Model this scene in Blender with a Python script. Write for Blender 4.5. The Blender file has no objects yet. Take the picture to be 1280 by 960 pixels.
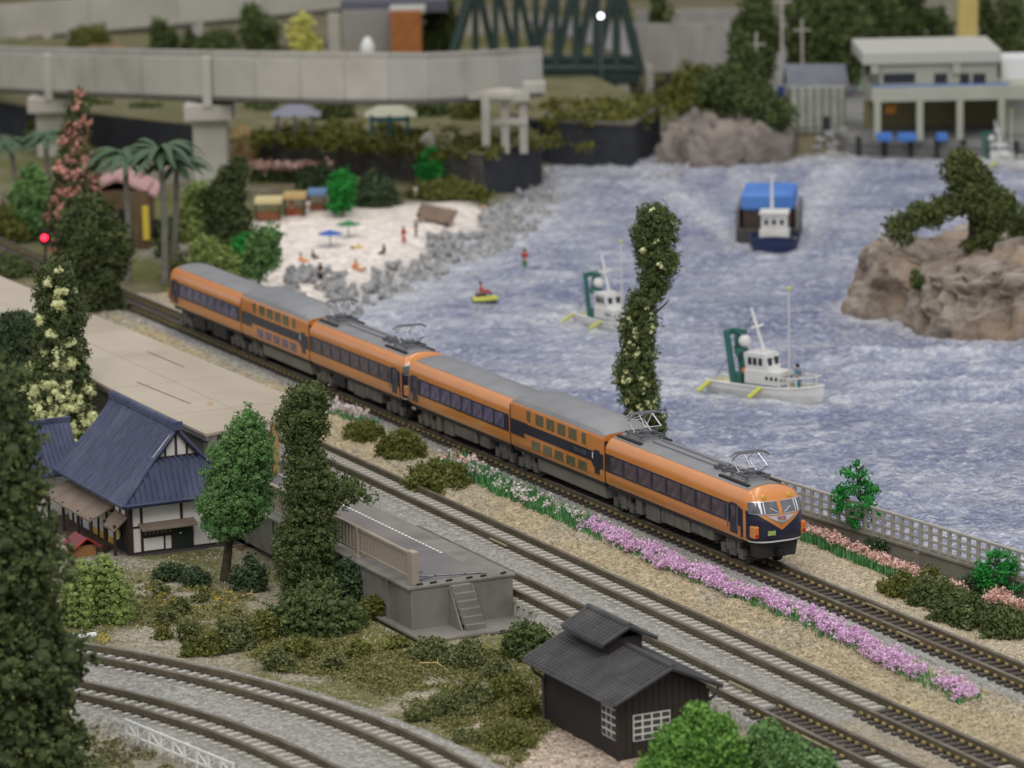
import bpy, math, random
import numpy as np
from mathutils import Matrix, Vector

# ------------------------------------------------------------------ units: everything below is written in millimetres (N scale layout)
S = 0.001
scene = bpy.context.scene
COL = scene.collection
rng = np.random.default_rng(7)
random.seed(7)

# ------------------------------------------------------------------ camera
FPX, PITCH, ROLL, YAW = 5000.0, math.radians(11.27), -0.02, math.radians(25.7)
CAM = np.array([-569.0, -1058.0, 289.0])
FW = np.array([math.sin(YAW) * math.cos(PITCH), math.cos(YAW) * math.cos(PITCH), -math.sin(PITCH)])
_r = np.array([math.cos(YAW), -math.sin(YAW), 0.0])
_u = np.cross(_r, FW)
RT = _r * math.cos(ROLL) + _u * math.sin(ROLL)
UP = -_r * math.sin(ROLL) + _u * math.cos(ROLL)
cam_data = bpy.data.cameras.new('camera')
cam = bpy.data.objects.new('camera', cam_data)
COL.objects.link(cam)
M = Matrix.Identity(4)
for i in range(3):
    M[i][0], M[i][1], M[i][2], M[i][3] = RT[i], UP[i], -FW[i], CAM[i] * S
cam.matrix_world = M
cam_data.sensor_width = 36.0
cam_data.lens = FPX / 1280 * 36.0
cam_data.clip_start = 0.05
cam_data.clip_end = 30.0
cam_data.dof.use_dof = True
cam_data.dof.focus_distance = 1.19
cam_data.dof.aperture_fstop = 36.0
scene.camera = cam

# ------------------------------------------------------------------ room light: grey-white hall, rows of ceiling tubes
world = bpy.data.worlds.new('World')
scene.world = world
world.use_nodes = True
world.node_tree.nodes['Background'].inputs[0].default_value = (0.90, 0.94, 1.0, 1)
world.node_tree.nodes['Background'].inputs[1].default_value = 0.84
def ceiling_lamp(loc, sx, sy, power, rz):
    d = bpy.data.lights.new('ceiling_lamp', 'AREA')
    d.shape = 'RECTANGLE'; d.size = sx; d.size_y = sy; d.energy = power
    d.color = (1.0, 0.965, 0.90)
    o = bpy.data.objects.new('ceiling_lamp', d); COL.objects.link(o)
    o.location = [c * S for c in loc]; o.rotation_euler = (0, 0, rz)
LAMP = 0.95
ceiling_lamp((-650, -350, 2000), 0.28, 1.3, 6.0 * LAMP, -YAW)
ceiling_lamp((150, 0, 2000), 0.28, 1.3, 5.5 * LAMP, -YAW)
ceiling_lamp((700, 1300, 2100), 0.28, 1.3, 6.0 * LAMP, -YAW)
ceiling_lamp((-100, 1500, 2100), 0.28, 1.3, 6.0 * LAMP, -YAW)
ceiling_lamp((-1500, -1700, 2000), 0.28, 1.3, 31.0 * LAMP, -YAW)
ceiling_lamp((-500, -2000, 2000), 0.28, 1.3, 26.0 * LAMP, -YAW)
scene.view_settings.view_transform = 'Standard'
scene.view_settings.look = 'None'
scene.view_settings.exposure = -0.2
scene.view_settings.gamma = 1.0
scene.render.engine = 'CYCLES'
scene.render.resolution_x, scene.render.resolution_y = 1024, 768

# ------------------------------------------------------------------ pixel helpers (photo is 1280 x 960)
def ray(x, y):
    return (x - 640) / FPX * RT - (y - 480) / FPX * UP + FW
def at(x, y, z=-5.0):
    d = ray(x, y); return CAM + d * (z - CAM[2]) / d[2]
def atX(x, y, X):
    d = ray(x, y); return CAM + d * (X - CAM[0]) / d[0]
def atY(x, y, Y):
    d = ray(x, y); return CAM + d * (Y - CAM[1]) / d[1]
def atD(x, y, dep):
    return CAM + ray(x, y) * dep
def pxmm(p):
    return FPX / float((np.asarray(p, float) - CAM) @ FW)

# ------------------------------------------------------------------ materials
def lin(c):
    return tuple((v / 255 / 12.92) if v / 255 <= 0.04045 else ((v / 255 + 0.055) / 1.055) ** 2.4 for v in c)
MATS = {}
def mat(name, col, rough=0.6, col2=None, feat=3.0, bump=0.0, bfeat=None, metal=0.0, spec=0.4, detail=4.0,
        island=None, coat=0.0, trans=0.0, emit=0.0, stretch=None, lo=0.35, hi=0.65, dirt=None, dfeat=20.0):
    if name in MATS: return MATS[name]
    m = bpy.data.materials.new(name); m.use_nodes = True
    nt = m.node_tree; N = nt.nodes; L = nt.links
    b = N['Principled BSDF']
    b.inputs['Roughness'].default_value = rough
    b.inputs['Metallic'].default_value = metal
    b.inputs['Specular IOR Level'].default_value = spec
    if coat: b.inputs['Coat Weight'].default_value = coat; b.inputs['Coat Roughness'].default_value = 0.12
    if trans: b.inputs['Transmission Weight'].default_value = trans
    c1 = (*lin(col), 1)
    b.inputs['Base Color'].default_value = c1
    if emit:
        b.inputs['Emission Color'].default_value = c1; b.inputs['Emission Strength'].default_value = emit
    tc = N.new('ShaderNodeTexCoord')
    src = tc.outputs['Object']
    if stretch:
        mp = N.new('ShaderNodeMapping'); mp.inputs['Scale'].default_value = stretch
        L.new(src, mp.inputs['Vector']); src = mp.outputs['Vector']
    out = None
    if island:
        g = N.new('ShaderNodeAttribute'); g.attribute_name = 'tint'
        r = N.new('ShaderNodeValToRGB')
        cols = [col] + list(island)
        el = r.color_ramp.elements
        while len(el) < len(cols): el.new(0.5)
        for i, cc in enumerate(cols):
            el[i].position = i / max(1, len(cols) - 1); el[i].color = (*lin(cc), 1)
        L.new(g.outputs['Fac'], r.inputs['Fac'])
        out = r.outputs['Color']
    if col2 is not None:
        n = N.new('ShaderNodeTexNoise'); n.inputs['Scale'].default_value = 1000.0 / feat
        n.inputs['Detail'].default_value = detail; n.inputs['Roughness'].default_value = 0.6
        L.new(src, n.inputs['Vector'])
        r = N.new('ShaderNodeValToRGB')
        r.color_ramp.elements[0].position = lo; r.color_ramp.elements[1].position = hi
        r.color_ramp.elements[0].color = c1; r.color_ramp.elements[1].color = (*lin(col2), 1)
        L.new(n.outputs['Fac'], r.inputs['Fac'])
        if out is None: out = r.outputs['Color']
        else:
            mx = N.new('ShaderNodeMix'); mx.data_type = 'RGBA'; mx.inputs['Factor'].default_value = 0.4
            L.new(out, mx.inputs['A']); L.new(r.outputs['Color'], mx.inputs['B']); out = mx.outputs['Result']
    if dirt is not None:
        n = N.new('ShaderNodeTexNoise'); n.inputs['Scale'].default_value = 1000.0 / dfeat; n.inputs['Detail'].default_value = 5
        L.new(tc.outputs['Object'], n.inputs['Vector'])
        r = N.new('ShaderNodeValToRGB'); r.color_ramp.elements[0].position = 0.5; r.color_ramp.elements[1].position = 0.75
        L.new(n.outputs['Fac'], r.inputs['Fac'])
        mx = N.new('ShaderNodeMix'); mx.data_type = 'RGBA'
        L.new(r.outputs['Color'], mx.inputs['Factor'])
        if out is None: mx.inputs['A'].default_value = c1
        else: L.new(out, mx.inputs['A'])
        mx.inputs['B'].default_value = (*lin(dirt), 1); out = mx.outputs['Result']
    if out is not None: L.new(out, b.inputs['Base Color'])
    if bump:
        n = N.new('ShaderNodeTexNoise'); n.inputs['Scale'].default_value = 1000.0 / (bfeat or feat); n.inputs['Detail'].default_value = 3
        L.new(src, n.inputs['Vector'])
        bp = N.new('ShaderNodeBump'); bp.inputs['Strength'].default_value = 0.8; bp.inputs['Distance'].default_value = bump * S
        L.new(n.outputs['Fac'], bp.inputs['Height']); L.new(bp.outputs['Normal'], b.inputs['Normal'])
    MATS[name] = m
    return m

# ------------------------------------------------------------------ object helpers
ORG = {}
def tag(o, label, cat, group=None):
    o['label'] = label; o['category'] = cat
    if group: o['group'] = group
    return o
def thing(name, label, cat, loc, group=None):
    o = bpy.data.objects.new(name, None); COL.objects.link(o)
    o.empty_display_size = 0.002
    o.location = [float(c) * S for c in loc]; ORG[o.name] = np.array(loc, float)
    return tag(o, label, cat, group)
def link_mesh(name, V, Fc, material, parent=None, org=None, smooth=False, bev=0.0, kind=None, mats=None, midx=None):
    if org is None: org = ORG[parent.name] if parent is not None else np.zeros(3)
    org = np.asarray(org, float)
    me = bpy.data.meshes.new(name)
    V = (np.asarray(V, float) - org) * S
    if isinstance(Fc, np.ndarray):
        n, k = Fc.shape
        me.vertices.add(len(V)); me.vertices.foreach_set('co', V.ravel())
        me.loops.add(n * k); me.loops.foreach_set('vertex_index', Fc.ravel().astype(np.int32))
        me.polygons.add(n); me.polygons.foreach_set('loop_start', np.arange(0, n * k, k, dtype=np.int32))
        me.update(calc_edges=True)
    else:
        me.from_pydata(V.tolist(), [], Fc)
        me.update()
    for m_ in (mats or [material]): me.materials.append(m_)
    if midx is not None: me.polygons.foreach_set('material_index', np.asarray(midx, np.int32))
    if smooth: me.polygons.foreach_set('use_smooth', np.ones(len(me.polygons), bool))
    o = bpy.data.objects.new(name, me); COL.objects.link(o)
    if parent is not None:
        o.parent = parent
        po = ORG[parent.name]; o.location = [float(a) * S for a in (org - po)]
    else:
        o.location = [float(a) * S for a in org]
    ORG[o.name] = org
    if bev:
        md = o.modifiers.new('bevel', 'BEVEL'); md.width = bev * S; md.segments = 2; md.limit_method = 'ANGLE'
    if kind: o['kind'] = kind
    return o
def piece(name, mesh, parent, loc, rz=0.0, scale=None):
    o = bpy.data.objects.new(name, mesh); COL.objects.link(o)
    o.parent = parent
    o.location = [float(a) * S for a in (np.asarray(loc, float) - ORG[parent.name])]
    if rz: o.rotation_euler = (0, 0, rz)
    if scale: o.scale = scale
    ORG[o.name] = np.asarray(loc, float)
    return o

class MB:
    def __init__(s): s.v = []; s.f = []; s.m = []; s.cm = 0
    def add(s, V, Fc):
        b = len(s.v); s.v += [tuple(float(c) for c in p) for p in V]
        s.f += [tuple(i + b for i in q) for q in Fc]; s.m += [s.cm] * len(Fc); return s
    def box(s, x0, x1, y0, y1, z0, z1):
        if x0 > x1: x0, x1 = x1, x0
        if y0 > y1: y0, y1 = y1, y0
        return s.add([(x0,y0,z0),(x1,y0,z0),(x1,y1,z0),(x0,y1,z0),(x0,y0,z1),(x1,y0,z1),(x1,y1,z1),(x0,y1,z1)],
                     [(0,3,2,1),(4,5,6,7),(0,1,5,4),(1,2,6,5),(2,3,7,6),(3,0,4,7)])
    def obox(s, c, size, rz=0.0, tilt=None):
        hx, hy, hz = [a / 2 for a in size]
        P = np.array([(x,y,z) for z in (-hz,hz) for x,y in ((-hx,-hy),(hx,-hy),(hx,hy),(-hx,hy))])
        if tilt is not None: P = P @ np.array(tilt.to_3x3()).T
        ca, sa = math.cos(rz), math.sin(rz)
        Q = np.c_[P[:,0]*ca-P[:,1]*sa, P[:,0]*sa+P[:,1]*ca, P[:,2]] + np.asarray(c, float)
        return s.add(Q, [(0,3,2,1),(4,5,6,7),(0,1,5,4),(1,2,6,5),(2,3,7,6),(3,0,4,7)])
    def tube(s, pts, r, n=6, r2=None, cap=True):
        pts = [np.asarray(p, float) for p in pts]; k = len(pts)
        rs = r if isinstance(r, (list, tuple)) else [r + ((r2 if r2 is not None else r) - r) * i / max(1, k-1) for i in range(k)]
        V = []
        for i, p in enumerate(pts):
            t = pts[min(i+1, k-1)] - pts[max(i-1, 0)]; t = t / (np.linalg.norm(t) + 1e-9)
            a = np.array([0, 0, 1.0]) if abs(t[2]) < 0.9 else np.array([1.0, 0, 0])
            e1 = np.cross(t, a); e1 /= np.linalg.norm(e1); e2 = np.cross(t, e1)
            for j in range(n):
                th = 2*math.pi*j/n; V.append(p + rs[i]*(math.cos(th)*e1 + math.sin(th)*e2))
        Fc = []
        for i in range(k-1):
            for j in range(n):
                Fc.append((i*n+j, (i+1)*n+j, (i+1)*n+(j+1)%n, i*n+(j+1)%n))
        if cap: Fc.append(tuple(range(n))); Fc.append(tuple((k-1)*n + j for j in range(n-1, -1, -1)))
        return s.add(V, Fc)
    def prism(s, poly, axis, a, b):   # poly in the other two axes (cyclic order), extruded a..b
        n = len(poly); V = []
        for t in (a, b):
            for (p, q) in poly:
                V.append({'x': (t, p, q), 'y': (p, t, q), 'z': (p, q, t)}[axis])
        Fc = [tuple(range(n-1, -1, -1)), tuple(range(n, 2*n))] + [(i, (i+1) % n, n + (i+1) % n, n + i) for i in range(n)]
        return s.add(V, Fc)
    def grid(s, G):      # G[i][j] points
        G = np.asarray(G, float); a, b = G.shape[:2]
        return s.add(G.reshape(-1, 3), [(i*b+j, i*b+j+1, (i+1)*b+j+1, (i+1)*b+j) for i in range(a-1) for j in range(b-1)])
    def slab(s, G, off):  # closed thick sheet: G surface, off = vector for the back side
        G = np.asarray(G, float); a, b = G.shape[:2]
        n = a*b; V = np.concatenate([G.reshape(-1,3), (G + np.asarray(off, float)).reshape(-1,3)])
        Fc = [(i*b+j, i*b+j+1, (i+1)*b+j+1, (i+1)*b+j) for i in range(a-1) for j in range(b-1)]
        Fc += [(n+i*b+j, n+(i+1)*b+j, n+(i+1)*b+j+1, n+i*b+j+1) for i in range(a-1) for j in range(b-1)]
        for j in range(b-1):
            Fc.append((j, n+j, n+j+1, j+1)); k = (a-1)*b + j; Fc.append((k, k+1, n+k+1, n+k))
        for i in range(a-1):
            k = i*b; Fc.append((k, k+b, n+k+b, n+k)); k = i*b+b-1; Fc.append((k, n+k, n+k+b, k+b))
        return s.add(V, Fc)
    def ball(s, c, r, n=8, m=5, squash=1.0, jit=0.0):
        V = [(c[0], c[1], c[2]-r*squash)]
        for i in range(1, m):
            th = math.pi*i/m
            for j in range(n):
                q = r*(1 + jit*(random.random()-.5)); ph = 2*math.pi*j/n
                V.append((c[0]+q*math.sin(th)*math.cos(ph), c[1]+q*math.sin(th)*math.sin(ph), c[2]-q*squash*math.cos(th)))
        V.append((c[0], c[1], c[2]+r*squash)); last = len(V)-1
        Fc = [(0, 1+(j+1) % n, 1+j) for j in range(n)]
        for i in range(m-2):
            for j in range(n): Fc.append((1+i*n+j, 1+i*n+(j+1) % n, 1+(i+1)*n+(j+1) % n, 1+(i+1)*n+j))
        Fc += [(last, 1+(m-2)*n+j, 1+(m-2)*n+(j+1) % n) for j in range(n)]
        return s.add(V, Fc)
    def mesh(s, name, material, org=(0,0,0), mats=None):
        me = bpy.data.meshes.new(name)
        me.from_pydata(((np.array(s.v) - np.array(org)) * S).tolist(), [], s.f); me.update()
        for m_ in (mats or [material]): me.materials.append(m_)
        if mats: me.polygons.foreach_set('material_index', np.array(s.m, np.int32))
        return me
    def build(s, name, material, parent=None, org=None, smooth=False, bev=0.0, kind=None, mats=None):
        return link_mesh(name, s.v, s.f, material, parent, org, smooth, bev, kind, mats, s.m if mats else None)

# value noise on arrays
def _hash(ix, iy, seed):
    h = (ix.astype(np.int64)*374761393 + iy.astype(np.int64)*668265263 + seed*1442695041) & 0xffffffff
    h = ((h ^ (h >> 13)) * 1274126177) & 0xffffffff
    return ((h ^ (h >> 16)) & 0xffff) / 65535.0
def vnoise(x, y, seed=0):
    x = np.asarray(x, float); y = np.asarray(y, float)
    ix = np.floor(x); iy = np.floor(y); fx = x-ix; fy = y-iy
    fx = fx*fx*(3-2*fx); fy = fy*fy*(3-2*fy)
    a = _hash(ix,iy,seed); b = _hash(ix+1,iy,seed); c = _hash(ix,iy+1,seed); d = _hash(ix+1,iy+1,seed)
    return (a*(1-fx)+b*fx)*(1-fy) + (c*(1-fx)+d*fx)*fy
def fbm(x, y, feat, octv=4, seed=0, gain=0.5):
    t = 0; amp = 1; tot = 0; f = 1.0/feat
    for i in range(octv):
        t = t + amp*vnoise(x*f + 17.3*i, y*f - 9.1*i, seed+i); tot += amp; amp *= gain; f *= 2.03
    return t/tot
def inpoly(X, Y, poly):
    ins = np.zeros(np.shape(X), bool); n = len(poly)
    for i in range(n):
        x0, y0 = poly[i][0], poly[i][1]; x1, y1 = poly[(i+1) % n][0], poly[(i+1) % n][1]
        c = ((y0 > Y) != (y1 > Y)) & (X < (x1-x0)*(Y-y0)/((y1-y0) if y1 != y0 else 1e-9) + x0)
        ins ^= c
    return ins
def distline(X, Y, pts):
    d = np.full(np.shape(X), 1e9)
    for a, b in zip(pts[:-1], pts[1:]):
        dx, dy = b[0]-a[0], b[1]-a[1]; L2 = dx*dx+dy*dy+1e-9
        t = np.clip(((X-a[0])*dx+(Y-a[1])*dy)/L2, 0, 1)
        d = np.minimum(d, np.hypot(X-a[0]-t*dx, Y-a[1]-t*dy))
    return d
def sstep(a, b, x):
    t = np.clip((x-a)/(b-a), 0, 1); return t*t*(3-2*t)

# ------------------------------------------------------------------ foliage
def leaf_cloud(blobs, n, size, flat=0.8, seed=0, tuft=7):
    """n small leaf faces gathered in tufts over the surface of the blobs; returns verts, faces, tint per vertex"""
    r = np.random.default_rng(seed)
    B = np.array(blobs, float)
    area = (B[:,3]*B[:,4] + B[:,3]*B[:,5] + B[:,4]*B[:,5]); pr = area/area.sum()
    m = max(1, n//tuft)
    k = r.choice(len(B), m, p=pr)
    bt = r.random(len(B))
    d = r.normal(size=(m,3)); d /= np.linalg.norm(d, axis=1)[:,None]
    rad = 0.80 + 0.34*r.random(m)**1.3
    T = B[k,:3] + d*B[k,3:6]*rad[:,None]
    tt = .25*bt[k] + .40*r.random(m) + .22*(d[:,2]*.5+.5)*0 + .10
    q = r.integers(0, m, n)
    P = T[q] + r.normal(size=(n,3))*size*.55
    nm = d[q] + flat*r.normal(size=(n,3)); nm /= np.linalg.norm(nm, axis=1)[:,None]
    tint = np.clip(tt[q] + .26*r.random(n), 0, 1)
    a = np.cross(nm, r.normal(size=(n,3))); a /= np.linalg.norm(a, axis=1)[:,None] + 1e-9
    b = np.cross(nm, a)
    s1 = (size*(0.5+r.random(n)))[:,None]*.5; s2 = (size*(0.4+.8*r.random(n)))[:,None]*.5
    j = lambda: (1+.5*(r.random(n)-.5))[:,None]
    up = nm*(size*.3*r.random(n))[:,None]
    V = np.stack([P-a*s1*j()-b*s2*.5, P+b*s2*-1*j()*.6+a*s1*.6-up, P+a*s1*j()+b*s2*.5, P-a*s1*.4+b*s2*j()+up], 1).reshape(-1,3)
    Fc = np.arange(4*n).reshape(n,4)
    return V, Fc, np.repeat(tint, 4)
def set_tint(o, t):
    at_ = o.data.attributes.new('tint', 'FLOAT', 'POINT'); at_.data.foreach_set('value', np.asarray(t, np.float32)); return o
def cores(blobs, k=.8, jit=.35):
    mb = MB()
    for (x,y,z,a,b,c) in blobs:
        q0 = len(mb.v); mb.ball((0,0,0), 1.0, 7, 5, 1.0, jit)
        for i in range(q0, len(mb.v)):
            v = mb.v[i]; mb.v[i] = (x+v[0]*a*k, y+v[1]*b*k, z+v[2]*c*k)
    return mb
def foliage(name, blobs, n, size, material, parent=None, org=None, seed=0, flat=1.0, kind=None, corek=.5):
    V, Fc, tn = leaf_cloud(blobs, n, size, flat, seed)
    if corek:
        cb = cores(blobs, corek); nv = len(V)
        faces = Fc.tolist() + [tuple(i+nv for i in f) for f in cb.f]
        o = link_mesh(name, np.concatenate([V, np.array(cb.v)]), faces, material, parent, org, False, 0, kind)
        return set_tint(o, np.r_[tn, np.random.default_rng(seed+3).random(len(cb.v))*.6])
    return set_tint(link_mesh(name, V, Fc, material, parent, org, False, 0, kind), tn)
def row_blobs(base, rows, cr, dens=1.0, seed=0, depth=1.0):
    """rows: (px, py, width_px) of a crown's outline, placed upright at the depth of base"""
    r = np.random.default_rng(seed); s = pxmm(base)
    R = [(((px-base_px(base)[0])/s), base[2] + (base_px(base)[1]-py)/s/.98, w/2/s) for px,py,w in rows]
    R.sort(key=lambda q: q[1]); out = []
    zs = np.array([q[1] for q in R]); xs = np.array([q[0] for q in R]); ws = np.array([q[2] for q in R])
    z = zs[0]
    RH = np.array([_r[0], _r[1], 0.0]); FH = np.array([math.sin(YAW), math.cos(YAW), 0.0])
    while z <= zs[-1]:
        w = np.interp(z, zs, ws)*(.88+.24*r.random()); x = np.interp(z, zs, xs)
        q = min(cr, max(w*.75, .5)); rr = max(0.0, w-q*.75)
        m = max(1, int(round(dens*2*math.pi*rr/(q*1.35))))
        for k in range(m):
            th = 2*math.pi*(k+r.random())/m
            p = base*0 + np.array([base[0], base[1], 0]) + RH*(x+rr*math.cos(th)*(.72+.42*r.random())) + FH*(rr*math.sin(th)*depth*(.8+.3*r.random()))
            g = q*(.75+.5*r.random())
            out.append((p[0], p[1], z + q*.5*(r.random()-.5), g, g, g*(.7+.4*r.random())))
        if rr > q*1.1:
            p = np.array([base[0], base[1], 0]) + RH*x
            out.append((p[0], p[1], z, rr*.75, rr*.75, q*1.1))
        z += q*1.0
    return out
def base_px(p):
    d = np.asarray(p, float) - CAM; zc = d@FW
    return 640+FPX*(d@RT)/zc, 480-FPX*(d@UP)/zc
def trunk(name, base, top, r0, r1, material, parent, bends=2, limbs=(), seed=0):
    r = np.random.default_rng(seed); mb = MB()
    pts = []
    for i in range(bends+2):
        t = i/(bends+1); p = np.asarray(base, float)*(1-t)+np.asarray(top, float)*t
        if 0 < i < bends+1: p[:2] += r.normal(size=2)*r0*.5
        pts.append(p)
    pts[0][2] -= 1.0
    mb.tube(pts, r0, 8, r1)
    for t in limbs:
        p = np.asarray(base, float)*(1-t)+np.asarray(top, float)*t
        a = r.random()*6.28; L = np.linalg.norm(np.asarray(top)-np.asarray(base))*.10
        mb.tube([p, p+np.array([math.cos(a)*L*.6, math.sin(a)*L*.6, L*.5]), p+np.array([math.cos(a)*L, math.sin(a)*L, L*.9])], r0*.4, 5, r0*.15)
    return mb.build(name, material, parent)
BARK = mat('bark', (74,62,48), .9, (46,40,32), 2.0, .3)
def leafmat(name, *cols, rough=.75):
    return mat(name, cols[0], rough, island=cols[1:], spec=.25)
G_DARK = leafmat('foam_dark', (52,62,36), (72,84,46), (90,102,58), (114,122,74))
G_PINE = leafmat('foam_pine', (46,58,38), (64,76,44), (84,94,54), (110,116,68))
G_OLIVE = leafmat('foam_olive', (66,72,30), (86,90,40), (104,108,52), (124,122,66))
G_MID = leafmat('foam_mid', (62,94,52), (84,118,66), (104,138,80), (132,158,100))
G_BANK = leafmat('foam_bank', (68,76,44), (88,94,56), (106,110,68), (128,128,86))
G_BRIGHT = leafmat('foam_bright', (24,98,40), (36,122,48), (48,138,56), (30,108,44))
G_LIGHT = leafmat('foam_light', (96,112,58), (116,132,70), (134,148,84), (92,118,60))
G_BLUE = leafmat('foam_deep', (44,58,42), (58,74,50), (74,90,60), (92,104,72))  # deep green leaf colours of the darkest shrubs
C_CREAM = leafmat('blossom_cream', (206,206,150), (222,222,172), (190,196,128), (228,226,186))
C_PINK = leafmat('blossom_pink', (206,144,128), (222,166,150), (188,124,112), (230,186,172))
def tree(name, label, px, py, z, rows, leaf, size=1.0, dens=1.0, cr=3.0, cover=2.2, seed=1, group=None, cat='tree', trunk_r=1.0, trunk_top=None, blossom=None, depth=.9, bark=BARK, limbs=(.4,.6,.75), flat=1.0, extra=None, corek=.5, base=None):
    base = at(px, py, z) if base is None else np.asarray(base, float)
    t = thing(name, label, cat, base, group)
    B = row_blobs(base, rows, cr, dens, seed, depth)
    if extra: B += extra(base)
    A = np.array(B); area = 4*math.pi*(A[:,3]*A[:,5]).sum()
    n = int(min(40000, max(200, cover*area*.75/(size*size*.5))))
    foliage('crown', B, n, size, leaf, t, seed=seed, flat=flat, corek=corek)
    top = A[np.argmax(A[:,2]), :3]
    tt = trunk_top if trunk_top is not None else .9
    s = pxmm(base)
    midx = A[:, :2].mean(0)
    trunk('trunk', base, np.array([*(base[:2]*(1-tt)+top[:2]*tt), base[2]+(top[2]-base[2])*tt]), trunk_r, trunk_r*.3, bark, t, 2, limbs, seed)
    if blossom:
        bm, sel, n2, bs, bk_ = blossom      # sel(blob)->probability
        r = np.random.default_rng(seed+50)
        SB = [(b[0]+r.normal()*b[3]*.2, b[1]-abs(r.normal())*b[3]*.3, b[2], b[3]*.85, b[4]*.85, b[5]*.85) for b in B if r.random() < sel(b, base, s)]
        SB = [(x-FW[0]*q*.5+r.normal()*q*.3, y-FW[1]*q*.5, zz+q*.3*r.normal(), q*bk_*(.6+.7*r.random()), q*bk_, w*bk_) for (x,y,zz,q,_,w) in SB for _k in range(2)]
        if SB: foliage('blossom', SB, n2, bs, bm, t, seed=seed+9, corek=.75)
    return t
def bush(name, label, px, py, wpx, hpx, leaf, size=1.0, cr=2.6, cover=2.2, seed=1, group=None, z=-6.0, cat='bush', nmax=9000):
    base = at(px, py, z); s = pxmm(base); r = np.random.default_rng(seed)
    w = wpx/2/s; h = hpx/s
    m = max(3, int(2.6*(w/cr)**2)); B = []
    for i in range(m):
        a = 6.28*r.random(); q = math.sqrt(r.random())
        g = min(cr, w*.6)*(.65+.6*r.random())
        hh = max(g*.5, (h-g*.6)*math.sqrt(max(0.05, 1-q*q)))
        x = base[0]+math.cos(a)*q*(w-g*.5); y = base[1]+w*.5+math.sin(a)*q*(w-g*.5)
        zz = z
        while zz < z+hh+.1:
            B.append((x, y, zz+g*.3, g, g, g*.8)); zz += g*1.1
    A = np.array(B); area = 4*math.pi*(A[:,3]*A[:,5]).sum()
    n = int(min(nmax, max(150, cover*area*.7/(size*size*.5))))
    o = foliage(name, B, n, size, leaf, None, org=base, seed=seed)
    return tag(o, label, cat, group)

# ================================================================== SETTING
SEA_Z = -15.0
def P2(x, y, z=-14.0):
    p = at(x, y, z); return (p[0], p[1])
COAST = [(52,-700),(52,330),P2(380,400),P2(430,385),P2(500,352),P2(560,322),P2(640,278),P2(662,240),P2(690,215),P2(700,196),P2(790,208),P2(825,188),P2(900,200),P2(1000,196),P2(1060,193),P2(1280,200),P2(1700,225),(2200,500),(2200,-700)]
BEACH = [P2(300,278,-6),P2(400,264,-6),P2(560,250,-6),P2(640,262,-8),P2(650,280,-12),P2(560,335,-12),P2(500,362,-12),P2(430,395,-12),P2(330,400,-10),P2(318,345,-8)]
CC = np.array([-480.0, -186.0]); R1, R2 = 314.3, 284.2
FENCE = [(40.0,62.0),(44.0,20.0),(56.5,-100.0),(62.0,-155.0),(74.0,-270.0),(90.0,-420.0)]

def ground_near(X, Y):
    rc = np.hypot(X-CC[0], Y-CC[1])
    n1 = fbm(X, Y, 30, 4, 3); n2 = fbm(X, Y, 5, 3, 9); n3 = fbm(X, Y, 1.8, 2, 21)
    z = -6.4 + 2.2*(n1-.5) + 1.0*(n2-.5)
    strip = sstep(-81.5, -78, X)*1.0
    z = z*(1-strip) + (-2.45 + .35*(n2-.5))*strip
    cv = sstep(266, 273, rc)*(1-sstep(326, 334, rc))
    z = z*(1-cv) + (-2.45+.3*(n2-.5))*cv
    # sandy strips beside the main line are lumpy, the sea side drops a little
    lump = sstep(-37, -34, X)*(1-sstep(-9, -6, X))
    z = z + lump*(2.4*(n2-.4) + 1.0*(n1-.5) + 2.0*(n3-.5) + .8)
    sea = sstep(15, 22, X); z = z + sea*(-.8+1.0*(n2-.5)+.5*(n3-.5)) - 2.2*sstep(30, 46, X)
    dm = sstep(-7, -3, X)*(1-sstep(12, 16, X)); z = z - .15*dm
    z = z + .35*(n3-.5)*(1-strip)*(1-cv)
    # deep below platform and houses
    pl = sstep(-118, -113, X)*(1-sstep(-78.5, -75.5, X))*sstep(-52, -48, Y)
    z = z*(1-pl) + (-8.2)*pl
    return z, rc, n1, n2, n3, strip, cv, lump, sea
def zone_mix(c, base, w):
    return c*(1-w[..., None]) + np.array(lin(base))*w[..., None]
def grid_mesh(name, xs, ys, Z, mask=None, mats_=None, kind='structure', attr=None, fattr=None, smooth=True):
    X, Y = np.meshgrid(xs, ys, indexing='ij')
    nx, ny = X.shape
    idx = np.arange(nx*ny).reshape(nx, ny)
    Fc = np.stack([idx[:-1,:-1], idx[1:,:-1], idx[1:,1:], idx[:-1,1:]], -1).reshape(-1, 4)
    if mask is not None: Fc = Fc[mask.ravel()]
    V = np.stack([X, Y, Z], -1).reshape(-1, 3)
    o = link_mesh(name, V, Fc, mats_, None, (0,0,0), smooth)
    if attr is not None:
        a = o.data.color_attributes.new('zone', 'FLOAT_COLOR', 'POINT')
        a.data.foreach_set('color', np.concatenate([attr.reshape(-1,3), np.ones((nx*ny,1))], 1).ravel())
    if fattr is not None:
        a = o.data.attributes.new('foam', 'FLOAT', 'POINT'); a.data.foreach_set('value', fattr.ravel())
    o['kind'] = kind
    return o
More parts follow.
